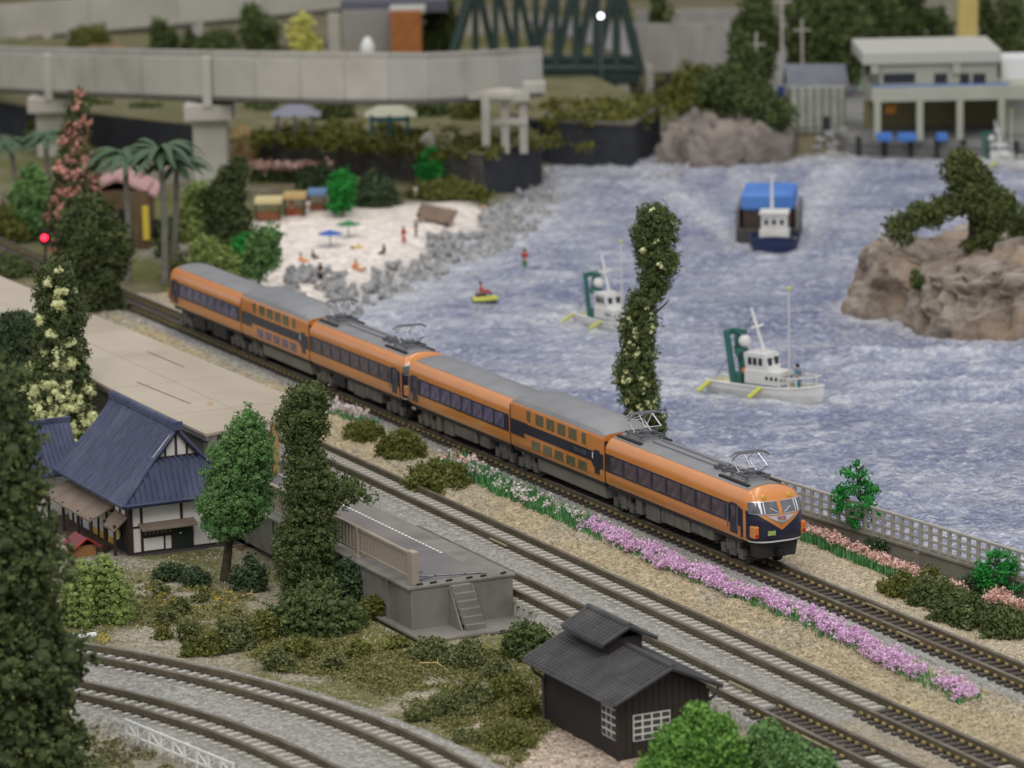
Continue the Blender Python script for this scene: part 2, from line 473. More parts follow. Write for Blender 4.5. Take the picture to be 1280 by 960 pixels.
def zone_material(name, speck=.35, feat=1.1, bump=.35):
    m = bpy.data.materials.new(name); m.use_nodes = True; nt = m.node_tree; N = nt.nodes; L = nt.links
    b = N['Principled BSDF']; b.inputs['Roughness'].default_value = .9; b.inputs['Specular IOR Level'].default_value = .2
    at_ = N.new('ShaderNodeVertexColor'); at_.layer_name = 'zone'
    tc = N.new('ShaderNodeTexCoord')
    n = N.new('ShaderNodeTexNoise'); n.inputs['Scale'].default_value = 1000/feat; n.inputs['Detail'].default_value = 3; n.inputs['Roughness'].default_value = .7
    v = N.new('ShaderNodeTexVoronoi'); v.inputs['Scale'].default_value = 1000/(feat*1.1)
    L.new(tc.outputs['Object'], n.inputs['Vector']); L.new(tc.outputs['Object'], v.inputs['Vector'])
    mr = N.new('ShaderNodeMapRange'); mr.inputs['From Min'].default_value = .3; mr.inputs['From Max'].default_value = .7
    mr.inputs['To Min'].default_value = 1-speck; mr.inputs['To Max'].default_value = 1+speck
    L.new(n.outputs['Fac'], mr.inputs['Value'])
    hs = N.new('ShaderNodeSeparateColor'); L.new(v.outputs['Color'], hs.inputs['Color'])
    mr2 = N.new('ShaderNodeMapRange'); mr2.inputs['To Min'].default_value = 1-speck*.9; mr2.inputs['To Max'].default_value = 1+speck*.9
    L.new(hs.outputs['Red'], mr2.inputs['Value'])
    mul = N.new('ShaderNodeMath'); mul.operation = 'MULTIPLY'; L.new(mr.outputs['Result'], mul.inputs[0]); L.new(mr2.outputs['Result'], mul.inputs[1])
    sc = N.new('ShaderNodeVectorMath'); sc.operation = 'SCALE'
    L.new(at_.outputs['Color'], sc.inputs[0]); L.new(mul.outputs[0], sc.inputs['Scale'])
    L.new(sc.outputs['Vector'], b.inputs['Base Color'])
    bp = N.new('ShaderNodeBump'); bp.inputs['Distance'].default_value = bump*S; bp.inputs['Strength'].default_value = .9
    ad = N.new('ShaderNodeMath'); ad.operation = 'SUBTRACT'; L.new(n.outputs['Fac'], ad.inputs[0]); L.new(v.outputs['Distance'], ad.inputs[1])
    L.new(ad.outputs[0], bp.inputs['Height']); L.new(bp.outputs['Normal'], b.inputs['Normal'])
    return m
def build_ground():
    xs = np.arange(-330, 60.1, 2.0); ys = np.arange(-420, 520.1, 2.0)
    X, Y = np.meshgrid(xs, ys, indexing='ij')
    z, rc, n1, n2, n3, strip, cv, lump, sea = ground_near(X, Y)
    c = np.zeros(X.shape+(3,)) + np.array(lin((138,131,114)))
    moss = sstep(.34, .48, fbm(X, Y, 22, 4, 5))*(1-strip)*(1-cv)
    c = zone_mix(c, (96,96,54), np.clip(moss*1.1,0,1)*.9)
    c = zone_mix(c, (100,98,52), sstep(-175,-150,X)*(1-strip)*(1-cv)*(1-sstep(-20,20,Y))*sstep(.38,.5,n1)*.85)
    c = zone_mix(c, (158,148,132), sstep(.54,.66,fbm(X,Y,26,3,31))*(1-strip)*(1-cv)*.6)
    shed = sstep(0, 8, 14-np.maximum(np.maximum(-126-X, X+118)*.6, np.maximum(-215-Y, Y+128)*.5)) * (1-strip)
    c = zone_mix(c, (184,164,148), np.clip(shed,0,1)*.9)
    c = zone_mix(c, (146,143,137), strip); c = zone_mix(c, (146,143,137), cv)
    brown = sstep(-67,-63,X)*(1-sstep(-53,-51,X))*(1-sstep(-192,-186,Y + 6*(n2-.5)))
    c = zone_mix(c, (150,136,114), brown*.9)
    c = zone_mix(c, (166,151,122), sstep(-37.5,-36,X+2*(n2-.5))*(1-sstep(-13,-9,X+6*(n1-.5)+4*(n2-.5))))
    c = zone_mix(c, (150,144,132), sstep(.48,.6,n1)*lump*.6)
    c = zone_mix(c, (146,144,140), sstep(-12,-8,X+4*(n1-.5))*(1-sstep(-3,0,X))*.9)
    c = zone_mix(c, (176,162,140), sstep(14,17,X+3*(n2-.5)))
    c = zone_mix(c, (110,104,66), sstep(32,42,X+10*(n1-.5)))
    far = sstep(430, 500, Y)*sstep(-60,-20,X)
    c = zone_mix(c, (150,140,118), far*.6)
    # nothing beyond the quay wall line
    fx = np.interp(-Y, [-62,-20,100,155,270], [40,44,56.5,62,74])
    o = grid_mesh('ground', xs, ys, z, mats_=zone_material('ground_gravel'), attr=c)
build_ground()
def land_h(X, Y):
    inside = inpoly(X, Y, COAST)
    d = distline(X, Y, COAST)
    sd = np.where(inside, -d, d)
    n = fbm(X, Y, 60, 4, 13)
    z = np.where(sd > 0, -15.5 + np.minimum(sd, 26)/26*8.5, -15.5 - np.minimum(-sd, 30)*.8)
    z = z + (n-.5)*3*(sd > 10)
    return z, sd
def build_far_ground():
    xs = np.arange(-500, 1500.1, 9.0); ys = np.arange(-600, 2300.1, 9.0)
    X, Y = np.meshgrid(xs, ys, indexing='ij')
    z, sd = land_h(X, Y)
    near = (X > -326) & (X < 56) & (Y > -416) & (Y < 516)
    z = np.where(near | ((X > 40) & (X < 80) & (Y < 320)), -34, z)
    c = np.zeros(X.shape+(3,)) + np.array(lin((120,112,88)))
    n = fbm(X, Y, 70, 4, 2)
    c = zone_mix(c, (92,94,48), sstep(.42,.55,n)*.85)
    c = zone_mix(c, (150,142,130), sstep(.52,.66,fbm(X,Y,90,3,8))*.7)
    bd = np.where(inpoly(X, Y, BEACH), 1.0, 0.0); bdist = distline(X, Y, BEACH+BEACH[:1])
    c = zone_mix(c, (226,214,204), np.clip(np.where(bd > 0, 1, 1-bdist/9), 0, 1))
    rocky = (1-sstep(0, 22, np.abs(sd)))*(Y < 760)*(X < 420)
    c = zone_mix(c, (170,168,166), rocky*.8)
    o = grid_mesh('terrain', xs, ys, z, mats_=zone_material('far_ground', .2, 3.0, .5), attr=c)
build_far_ground()

# ---- sea: painted plaster waves under gloss varnish
BOATS = []   # (x, y, heading, length) filled for wakes before the sea is built
def heading(p, q): return math.atan2(q[1]-p[1], q[0]-p[0])
b1s, b1b = at(893, 482, -13), at(1030, 500, -13)
b2s, b2b = at(728, 398, -13), at(786, 409, -13)
b3s, b3b = at(948, 262, -13), at(974, 318, -13)
for s_, b_ in ((b1s,b1b),(b2s,b2b),(b3s,b3b)):
    BOATS.append((s_, b_))
ISLAND_C = at(1310, 372, -14)
def island_r(th):   # outline radius of the rock by bearing
    return 84*(1 + .13*np.sin(2*th+.6) + .09*np.sin(5*th+1) + .05*np.sin(9*th))
def build_sea():
    xs = np.arange(36, 900.1, 2.0); ys = np.arange(-420, 1000.1, 2.0)
    X, Y = np.meshgrid(xs, ys, indexing='ij')
    # rotate the wave field roughly along the shore
    a = math.radians(24); U = X*math.cos(a)-Y*math.sin(a); W = X*math.sin(a)+Y*math.cos(a)
    rid = lambda u, w, f, sd: (1-np.abs(2*vnoise(u/f + 1.3*vnoise(u/(f*2.3), w/(f*2.3), sd+5), w/f, sd)-1))
    r1_ = rid(U*.62, W, 13, 41)**1.6; r2_ = rid(U*.8, W, 6.0, 45)**1.5; r3_ = rid(X*.9, Y, 3.6, 47)
    swell = fbm(U*.5, W, 60, 3, 49)
    z = SEA_Z - 1.2 + 2.2*(swell-.5) + 1.5*r1_*(.4+swell) + 1.25*r2_*(.4+.9*fbm(X,Y,25,2,50)) + .8*r3_
    calm = fbm(U*.6, W, 46, 4, 61, .6)
    foam = .42*sstep(.42, .8, calm)
    foam = np.maximum(foam, .72*sstep(.55, .95, r1_)*sstep(.40, .62, calm))
    foam = np.maximum(foam, .66*sstep(.62, .98, r2_)*sstep(.34, .60, fbm(X, Y, 22, 3, 64)))
    dc = distline(X, Y, COAST[1:-2])
    foam = np.maximum(foam, (1-sstep(8, 55, dc + 34*(fbm(X,Y,16,3,90)-.5)))*.95)
    di = np.hypot(X-ISLAND_C[0], Y-ISLAND_C[1]) - island_r(np.arctan2(Y-ISLAND_C[1], X-ISLAND_C[0]))
    foam = np.maximum(foam, (1-sstep(0, 16, di + 12*(fbm(X,Y,8,3,91)-.5)))*.9)
    # rollers running into the rock
    st = at(1210, 475, -14); ww = (X-st[0])*math.sin(YAW)+(Y-st[1])*math.cos(YAW); uu = (X-st[0])*math.cos(YAW)-(Y-st[1])*math.sin(YAW)
    band = (np.abs(uu) < 60)*(np.abs(ww) < 70)
    ph = ww/26 + .8*fbm(X,Y,40,2,93)
    roll = np.clip(np.sin(ph*2*math.pi), 0, 1)**3*band*sstep(0,25,60-np.abs(uu))
    z = z + 2.2*roll; foam = np.maximum(foam, roll*.8*sstep(.3,.6,fbm(X,Y,10,2,94)))
    for s_, b_ in BOATS:
        h = heading(s_, b_); L = math.hypot(b_[0]-s_[0], b_[1]-s_[1])
        dx = (X-b_[0]); dy = (Y-b_[1]); fx = dx*math.cos(h)+dy*math.sin(h); fy = -dx*math.sin(h)+dy*math.cos(h)
        ns = fbm(X, Y, 7, 3, 95)
        wk = (fx < 6)*(fx > -L*4.5)*np.exp(-((np.abs(fy) - (7 - fx*.16))/(5.0-fx*.045))**2)
        wk = np.maximum(wk, (fx < -L)*(fx > -L*3.6)*np.exp(-(fy/11)**2)*.9)
        wk = wk*sstep(-L*4.5, -L*1.5, fx)
        foam = np.maximum(foam, wk*(.45+.9*ns)); z = z + wk*1.7*(ns-.2)
    foam = foam*(.5+.75*fbm(X, Y, 4.0, 3, 97))
    m = bpy.data.materials.new('painted_sea'); m.use_nodes = True; nt = m.node_tree; N = nt.nodes; L_ = nt.links
    b = N['Principled BSDF']; b.inputs['Roughness'].default_value = .14; b.inputs['Specular IOR Level'].default_value = .6
    tc = N.new('ShaderNodeTexCoord')
    n1 = N.new('ShaderNodeTexNoise'); n1.inputs['Scale'].default_value = 1000/38; n1.inputs['Detail'].default_value = 6; n1.inputs['Roughness'].default_value = .65
    mp = N.new('ShaderNodeMapping'); mp.inputs['Scale'].default_value = (.55, 1.0, 1); mp.inputs['Rotation'].default_value = (0,0,.42)
    L_.new(tc.outputs['Object'], mp.inputs['Vector']); L_.new(mp.outputs['Vector'], n1.inputs['Vector'])
    r1 = N.new('ShaderNodeValToRGB'); e = r1.color_ramp.elements
    e[0].position = .36; e[0].color = (*lin((108,114,145)),1); e[1].position = .66; e[1].color = (*lin((150,153,169)),1)
    e2 = e.new(.5); e2.color = (*lin((128,133,157)),1)
    L_.new(n1.outputs['Fac'], r1.inputs['Fac'])
    fa = N.new('ShaderNodeAttribute'); fa.attribute_name = 'foam'
    n2 = N.new('ShaderNodeTexNoise'); n2.inputs['Scale'].default_value = 1000/3.2; n2.inputs['Detail'].default_value = 6; n2.inputs['Roughness'].default_value = .7
    L_.new(mp.outputs['Vector'], n2.inputs['Vector'])
    mr = N.new('ShaderNodeMapRange'); mr.inputs['From Min'].default_value = .3; mr.inputs['From Max'].default_value = .7; mr.inputs['To Min'].default_value = -.5; mr.inputs['To Max'].default_value = .5
    L_.new(n2.outputs['Fac'], mr.inputs['Value'])
    ad = N.new('ShaderNodeMath'); ad.operation = 'ADD'; ad.use_clamp = True; L_.new(fa.outputs['Fac'], ad.inputs[0]); L_.new(mr.outputs['Result'], ad.inputs[1])
    n4 = N.new('ShaderNodeTexNoise'); n4.inputs['Scale'].default_value = 1000/1.9; n4.inputs['Detail'].default_value = 2  # fine white flecks painted into the colour to imitate glints on the water
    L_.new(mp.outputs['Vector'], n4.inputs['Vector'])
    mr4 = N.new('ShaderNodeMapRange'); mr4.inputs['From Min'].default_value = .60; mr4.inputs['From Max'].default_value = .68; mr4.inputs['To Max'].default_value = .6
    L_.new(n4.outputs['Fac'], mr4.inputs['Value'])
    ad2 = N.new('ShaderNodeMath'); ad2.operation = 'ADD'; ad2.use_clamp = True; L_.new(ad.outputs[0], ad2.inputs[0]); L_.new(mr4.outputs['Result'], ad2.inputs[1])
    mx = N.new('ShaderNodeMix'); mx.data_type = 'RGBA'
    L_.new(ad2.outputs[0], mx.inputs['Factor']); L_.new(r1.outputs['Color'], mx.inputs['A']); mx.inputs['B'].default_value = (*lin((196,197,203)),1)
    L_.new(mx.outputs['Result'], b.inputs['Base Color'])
    n3 = N.new('ShaderNodeTexNoise'); n3.inputs['Scale'].default_value = 1000/2.6; n3.inputs['Detail'].default_value = 2
    L_.new(tc.outputs['Object'], n3.inputs['Vector'])
    bp = N.new('ShaderNodeBump'); bp.inputs['Distance'].default_value = 2.6*S; bp.inputs['Strength'].default_value = 1.0
    L_.new(n3.outputs['Fac'], bp.inputs['Height']); L_.new(bp.outputs['Normal'], b.inputs['Normal'])
    sx = (X[:-1,:-1]+1.3); 
    mask = ~((X[:-1,:-1] < 50) & (Y[:-1,:-1] < 0))
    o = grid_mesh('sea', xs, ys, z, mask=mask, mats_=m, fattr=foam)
build_sea()

# room beyond the layout
wall = MB(); c0 = CAM + FW*2950; 
RH = np.array([math.cos(YAW), -math.sin(YAW), 0]); FH = np.array([math.sin(YAW), math.cos(YAW), 0])
def bk(u, d, z): return (CAM[0]+RH[0]*u+FH[0]*d, CAM[1]+RH[1]*u+FH[1]*d, z)
wall.slab([[bk(-1600,3050,-60), bk(1600,3050,-60)],[bk(-1600,3050,900), bk(1600,3050,900)]], FH*20)
o = wall.build('room_wall', mat('wall_paint', (128,124,142), .9, (112,108,124), 120)); o['kind'] = 'structure'

# ================================================================== TRACKS
RAILM = mat('rail_side', (104,92,72), .6, (82,72,58), 6, metal=.2)
RAILTOP = mat('rail_head', (156,148,132), .35, (118,108,90), 9, metal=.75)
CONC = mat('sleeper_concrete', (186,182,172), .8, (158,154,146), 2)
WOOD = mat('sleeper_wood', (62,56,52), .85, (84,76,68), 1.5)
PLATE = mat('tie_plate', (172,152,96), .7)
DARKPL = mat('tie_plate_dark', (72,66,54), .7)
def sleeper_mesh(m1, m2, wdt):
    mb = MB(); mb.box(-7.6, 7.6, -wdt/2, wdt/2, -3.2, -1.75); mb.cm = 1
    for sx in (-4.5, 4.5):
        mb.box(sx-1.25, sx+1.25, -wdt*.36, wdt*.36, -1.8, -1.25)
    return mb.mesh('sleeper', m1, mats=[m1, m2])
SL_C = sleeper_mesh(CONC, DARKPL, 1.35); SL_W = sleeper_mesh(WOOD, PLATE, 1.8)
def track(name, label, path, pitch, wood, cat='railway track'):
    """path: dense list of (x,y); wood(i,p)->bool"""
    P = np.array(path); t = thing(name, label, cat, (P[len(P)//2][0], P[len(P)//2][1], -2.4), 'railway tracks of the layout')
    T = np.gradient(P, axis=0); T /= np.linalg.norm(T, axis=1)[:,None]; Nn = np.c_[T[:,1], -T[:,0]]
    for sg in (-1, 1):
        C = P + Nn*4.5*sg
        def bar(hw0, hw1, z0, z1):
            mb = MB(); rows = []
            for (hw, z) in ((hw0,z0),(hw1,z1)):
                pass
            n = len(C); V = []
            for i in range(n):
                for (o_, z) in ((-hw0,z0),(hw0,z0),(hw1,z1),(-hw1,z1)):
                    V.append((C[i][0]+Nn[i][0]*o_, C[i][1]+Nn[i][1]*o_, z))
            Fc = [(0,1,2,3), tuple((n-1)*4+k for k in (3,2,1,0))]
            for i in range(n-1):
                for k in range(4): Fc.append((i*4+k, i*4+(k+1)%4, (i+1)*4+(k+1)%4, (i+1)*4+k))
            mb.add(V, Fc); return mb
        rl = bar(.75, .62, -1.75, -.12); ro = rl.build('rail', RAILM, t)
        bar(.6, .5, -.12, 0.0).build('rail_head', RAILTOP, ro)
    L = np.r_[0, np.cumsum(np.linalg.norm(np.diff(P, axis=0), axis=1))]
    s = pitch/2; i = 0
    while s < L[-1]:
        x = np.interp(s, L, P[:,0]); y = np.interp(s, L, P[:,1]); k = np.searchsorted(L, s)-1
        w = wood(i, (x, y))
        piece('sleeper', SL_W if w else SL_C, t, (x, y, 0), math.atan2(T[k][1], T[k][0])-math.pi/2+random.uniform(-.03,.03), (random.uniform(.97,1.03), random.uniform(.9,1.1), 1))
        s += pitch; i += 1
    return t
track('railway_track', 'straight track with dark wooden sleepers carrying the orange train', [(4.5, y) for y in np.arange(-370, 880, 30)], 4.2, lambda i,p: True)
t2 = track('railway_track', 'straight track on pale sleepers between platform gravel and the flower strip', [(-45.5, y) for y in np.arange(-420, 330, 30)], 3.9, lambda i,p: -246 < p[1] < -186)
t3 = track('railway_track', 'straight track running from the platform side past the dark shed', [(-69.6, y) for y in np.arange(-420, 90, 30)], 3.9, lambda i,p: -222 < p[1] < -172)
def arc(R, a0, a1): return [(CC[0]+R*math.cos(a), CC[1]+R*math.sin(a)) for a in np.linspace(a0, a1, 60)]
c1 = track('railway_track', 'outer curved track bordering the grassy bank', arc(R1, -.7, .95), 4.0, lambda i,p: False)
c2 = track('railway_track', 'inner curved track beside the small white fence', arc(R2, -.7, .95), 4.0, lambda i,p: False)
JM = mat('rail_joiner', (150,140,110), .5, metal=.3)
def joiner(tr, x, y):
    mb = MB(); mb.box(x-.35, x+.35, y-6, y+6, -1.2, -.75); mb.build('rail_joiner', JM, tr)
for (px, py, X, tr) in ((925,852,-67.0,t3),(1020,930,-76,t3),(622,640,-51.2,t2)):
    p = atX(px, py, X); joiner(tr, X, p[1])
for (y) in (-98, -130): 
    mb = MB(); x = 8.0 if y == -98 else -1.0
    mb.box(x-.35, x+.35, y-6, y+6, -1.2, -.75); mb.build('rail_joiner', JM, bpy.data.objects['railway_track'])

# loose stones over ballast and sandy strips (too many to count)
def stones(name, P, size, mat_, seed, label):
    r = np.random.default_rng(seed); n = len(P); z = ground_near(P[:,0], P[:,1])[0]
    c = np.c_[P, z+size*.1]; s = size*(.5+r.random(n))
    T = np.array([(0,0,1),(.943,0,-.333),(-.471,.816,-.333),(-.471,-.816,-.333)])
    a = r.random(n)*6.28; ca, sa = np.cos(a), np.sin(a)
    J = T[None]*(1+.5*(r.random((n,4,1))-.5))
    V = np.stack([J[:,:,0]*ca[:,None]-J[:,:,1]*sa[:,None], J[:,:,0]*sa[:,None]+J[:,:,1]*ca[:,None], J[:,:,2]*(.5+.5*r.random((n,1)))], -1)*s[:,None,None]*.6 + c[:,None,:]
    F0 = np.array([(0,1,2),(0,2,3),(0,3,1)]); Fc = (np.arange(n)*4)[:,None,None] + F0[None]
    o = link_mesh(name, V.reshape(-1,3), Fc.reshape(-1,3), mat_, None, (P[0][0], P[0][1], -3), False, 0, 'stuff')
    set_tint(o, np.repeat(r.random(n), 4)); return tag(o, label, 'gravel')
rg = np.random.default_rng(99)
def uni(x0, x1, y0, y1, n): return np.c_[rg.uniform(x0, x1, n), rg.uniform(y0, y1, n)]
GRV = mat('stone_grey', (124,121,115), .9, island=[(138,135,128), (150,147,140), (164,160,152)], spec=.2)
SND = mat('stone_tan', (128,113,88), .9, island=[(154,139,112), (172,159,132), (190,180,160)], spec=.2)
P_ = np.concatenate([uni(-79,-37,-300,-40,17000), uni(-76,-37,-40,260,11000)])
stones('gravel', P_, .46, GRV, 1, 'grey gravel between the straight station tracks')
th_ = rg.uniform(-.32, .8, 15000); rr_ = rg.uniform(270, 329, 15000)
stones('gravel', np.c_[CC[0]+rr_*np.cos(th_), CC[1]+rr_*np.sin(th_)], .46, GRV, 2, 'grey gravel around the two curved tracks')
stones('gravel', np.concatenate([uni(-13,-3,-250,240,8000), uni(-2,11,-250,-45,3000)]), .46, GRV, 3, 'grey gravel under and beside the wooden-sleeper track')
stones('gravel', np.concatenate([uni(-37,-11,-280,-60,14000), uni(-37,-11,-60,260,11000)]), .56, SND, 4, 'tan stones over the sandy strip with the flower bed')
stones('gravel', uni(14,38,-260,60,9000), .56, SND, 5, 'pale tan stones between main track and salmon flowers')
P_ = np.concatenate([uni(-240,-85,-190,85,14000)]); rc_ = np.hypot(P_[:,0]-CC[0], P_[:,1]-CC[1])
P_ = P_[(rc_ > 331) & ~((P_[:,0] > -113) & (P_[:,1] > -48))]
stones('gravel', P_, .7, mat('stone_mixed', (104,96,80), .9, island=[(126,118,100), (146,138,120), (164,156,142)], spec=.2), 6, 'mixed brown grey gravel of the bank before the farmhouse')

# ================================================================== TRAIN
ORANGE = mat('train_orange', (205,130,60), .3, (198,124,56), 30, coat=.6, spec=.5, dirt=(190,120,58), dfeat=16)
NAVY = mat('train_navy', (30,32,52), .35, (36,38,58), 20, coat=.3)
ROOFG = mat('train_roof_grey', (134,134,135), .5, (124,124,126), 12, dirt=(114,112,110), dfeat=30)
UNDER = mat('underframe_grey', (108,104,97), .7, (84,80,75), 3)
UNDERD = mat('underframe_dark', (40,38,37), .7, (52,50,47), 3)
SKIRT = mat('skirt_grey', (130,125,117), .6, (118,114,107), 10)
GLASS_P = mat('window_glass_violet', (112,104,134), .15, (74,68,92), 3, spec=.7)
GLASS_D = mat('window_glass_dark', (58,54,62), .15, (96,80,92), 3, spec=.7)
GLASS_G = mat('window_glass_green', (78,88,84), .15, (112,100,52), 3, spec=.7)
GLASS_F = mat('windscreen_glass', (66,66,72), .08, (104,104,110), 4, spec=.8)
SILVER = mat('bright_metal', (200,200,204), .28, metal=.85)
DULLM = mat('dull_metal', (120,120,126), .45, metal=.6)
WHITEP = mat('white_paint', (226,226,224), .45)
GOLD = mat('lamp_gold', (232,190,84), .2, metal=.3)
RED = mat('lamp_red', (176,40,34), .3)
AMBER = mat('lamp_amber', (226,110,40), .3)
PLATEG = mat('plate_green', (176,186,120), .5, (120,140,60), .8)
BLACKM = mat('gap_black', (24,23,24), .7)
XC = 4.5
PA_O = [(8.9,8.9),(9.3,9.6),(9.35,12),(9.35,19.5),(9.12,21.0),(8.55,22.2),(7.7,23.1),(6.7,23.6)]
PA_R = [(6.7,23.6),(4.6,24.3),(2.3,24.7),(0,24.8)]
PB_O = [(8.9,8.9),(9.3,9.6),(9.35,12),(9.35,21.5),(9.25,23.0),(9.0,23.7)]
PB_R = [(9.0,23.7),(8.3,25.0),(6.8,26.1),(4.0,26.8),(0,27.1)]
def hw_at(z, prof):
    zz = [p[1] for p in prof]; xx = [p[0] for p in prof]; return float(np.interp(z, zz, xx))
def ring(prof):   # closed polygon (x,z)
    r = [(XC+x, z) for x, z in prof]; l = [(XC-x, z) for x, z in prof[::-1] if x > 1e-6]
    return r + l
WIN_CACHE = {}
def win_mesh(w, h, m, name='window'):
    k = (round(w,2), round(h,2), m.name)
    if k not in WIN_CACHE:
        mb = MB(); mb.box(-.14, .14, -w/2, w/2, -h/2, h/2); me = mb.mesh(name, m); WIN_CACHE[k] = me
    return WIN_CACHE[k]
def text_mesh(txt, size, m, depth=.03):
    cu = bpy.data.curves.new('lettering', 'FONT'); cu.body = txt; cu.size = size*S; cu.extrude = depth*S; cu.align_x = 'CENTER'; cu.align_y = 'CENTER'
    o = bpy.data.objects.new('lettering', cu); COL.objects.link(o)
    dg = bpy.context.evaluated_depsgraph_get(); me = bpy.data.meshes.new_from_object(o.evaluated_get(dg))
    bpy.data.objects.remove(o); me.materials.clear(); me.materials.append(m); return me
def pantograph(t, y, z0=24.8):
    base = MB()
    for sx in (-3.6, 3.6): base.box(XC+sx-.25, XC+sx+.25, y-6, y+6, z0+1.0, z0+1.5)
    for sy in (-5.2, 0, 5.2): base.box(XC-4.2, XC+4.2, y+sy-.25, y+sy+.25, z0+1.0, z0+1.45)
    for sx in (-3.6, 3.6):
        for sy in (-4.6, 4.6): base.tube([(XC+sx, y+sy, z0-.4), (XC+sx, y+sy, z0+1.1)], [.7,.35], 8)
    base.tube([(XC-3.2, y, z0+1.6), (XC+3.2, y, z0+1.6)], .45, 6); base.box(XC-1.2, XC+1.2, y-2, y+2.2, z0+1.2, z0+2.2)
    p = base.build('pantograph', DULLM, t)
    arm = MB(); kz = z0+4.4; tz = z0+7.6
    for sx in (-2.9, 2.9):
        for sy in (-1, 1):
            arm.tube([(XC+sx, y+sy*1.0, z0+1.6), (XC+sx*.95, y+sy*6.0, kz)], .2, 5)
            arm.tube([(XC+sx*.95, y+sy*6.0, kz), (XC+sx*.8, y+sy*.9, tz)], .17, 5)
    for sy in (-1, 1):
        arm.tube([(XC-2.9, y+sy*6.0, kz), (XC+2.9, y+sy*6.0, kz)], .2, 5)
        arm.tube([(XC-2.7, y+sy*6.0, kz), (XC+2.3, y+sy*.9, tz)], .15, 5)
    arm.build('arm', SILVER, p)
    sh = MB()
    for sy in (-.9, .9):
        sh.tube([(XC-6.2, y+sy, tz-.9), (XC-4.8, y+sy, tz+.1), (XC-3.4, y+sy, tz+.25), (XC+3.4, y+sy, tz+.25), (XC+4.8, y+sy, tz+.1), (XC+6.2, y+sy, tz-.9)], .3, 6)
    sh.box(XC-2.6, XC-2.2, y-1, y+1, tz, tz+.2); sh.box(XC+2.2, XC+2.6, y-1, y+1, tz, tz+.2)
    sh.build('collector_shoe', DULLM, p)
def bogie(t, y):
    mb = MB()
    for sx in (-6.6, 6.6):
        mb.box(XC+sx-.5, XC+sx+.5, y-7.4, y+7.4, 3.2, 4.6)
        mb.box(XC+sx-.7, XC+sx+.7, y-2.0, y+2.0, 2.2, 6.8)
        for sy in (-5.4, 5.4): mb.box(XC+sx-.8, XC+sx+.8, y+sy-1.3, y+sy+1.3, 2.0, 4.9)
        for sy in (-3.4, 3.4): mb.tube([(XC+sx, y+sy, 4.4), (XC+sx, y+sy, 7.6)], .8, 7)
    mb.box(XC-6, XC+6, y-1.6, y+1.6, 4, 8.5)
    b = mb.build('bogie', UNDER, t)
    for sy in (-5.4, 5.4):
        w = MB()
        for sx in (-4.9, 4.9): w.tube([(XC+sx-.8, y+sy, 2.75), (XC+sx+.8, y+sy, 2.75)], 2.7, 14)
        w.tube([(XC-4.9, y+sy, 2.75), (XC+4.9, y+sy, 2.75)], .6, 6)
        w.build('wheelset', UNDERD, b)
class Nose:
    def __init__(s, y0, L, dr, prof):
        s.y0, s.L, s.dr, s.prof = y0, L, dr, prof
    def pt(s, xf, z, off=0.0):      # xf: -1..1 across the nose, straight lines stay straight
        hw = hw_at(z, s.prof); xf = max(-1.0, min(1.0, xf))
        Lz = s.L*float(np.interp(z, [8.9,11,15.5,18,21.3,22.8,23.6,24.4,24.8], [.94,1,.98,.92,.70,.55,.42,.2,0.0]))
        sp = math.copysign(abs(xf)**1.5, xf); cp = math.sqrt(max(0.0, 1-sp*sp))
        return (XC+hw*xf+sp*off, s.y0+s.dr*(Lz*cp**.66+cp*off), z+off*.25*(z > 21.5))
    def patch(s, name, m, parent, p0, p1, z0, z1, off, n=20, k=10, smooth=True):
        G = []
        for i in range(k+1):
            row = []
            for j in range(n+1):
                ph = p0+(p1-p0)*j/n
                a = z0(ph) if callable(z0) else z0; b = z1(ph) if callable(z1) else z1
                row.append(s.pt(ph, a+(b-a)*i/k, off))
            G.append(row)
        mb = MB(); mb.grid(G); return mb.build(name, m, parent, smooth=smooth)
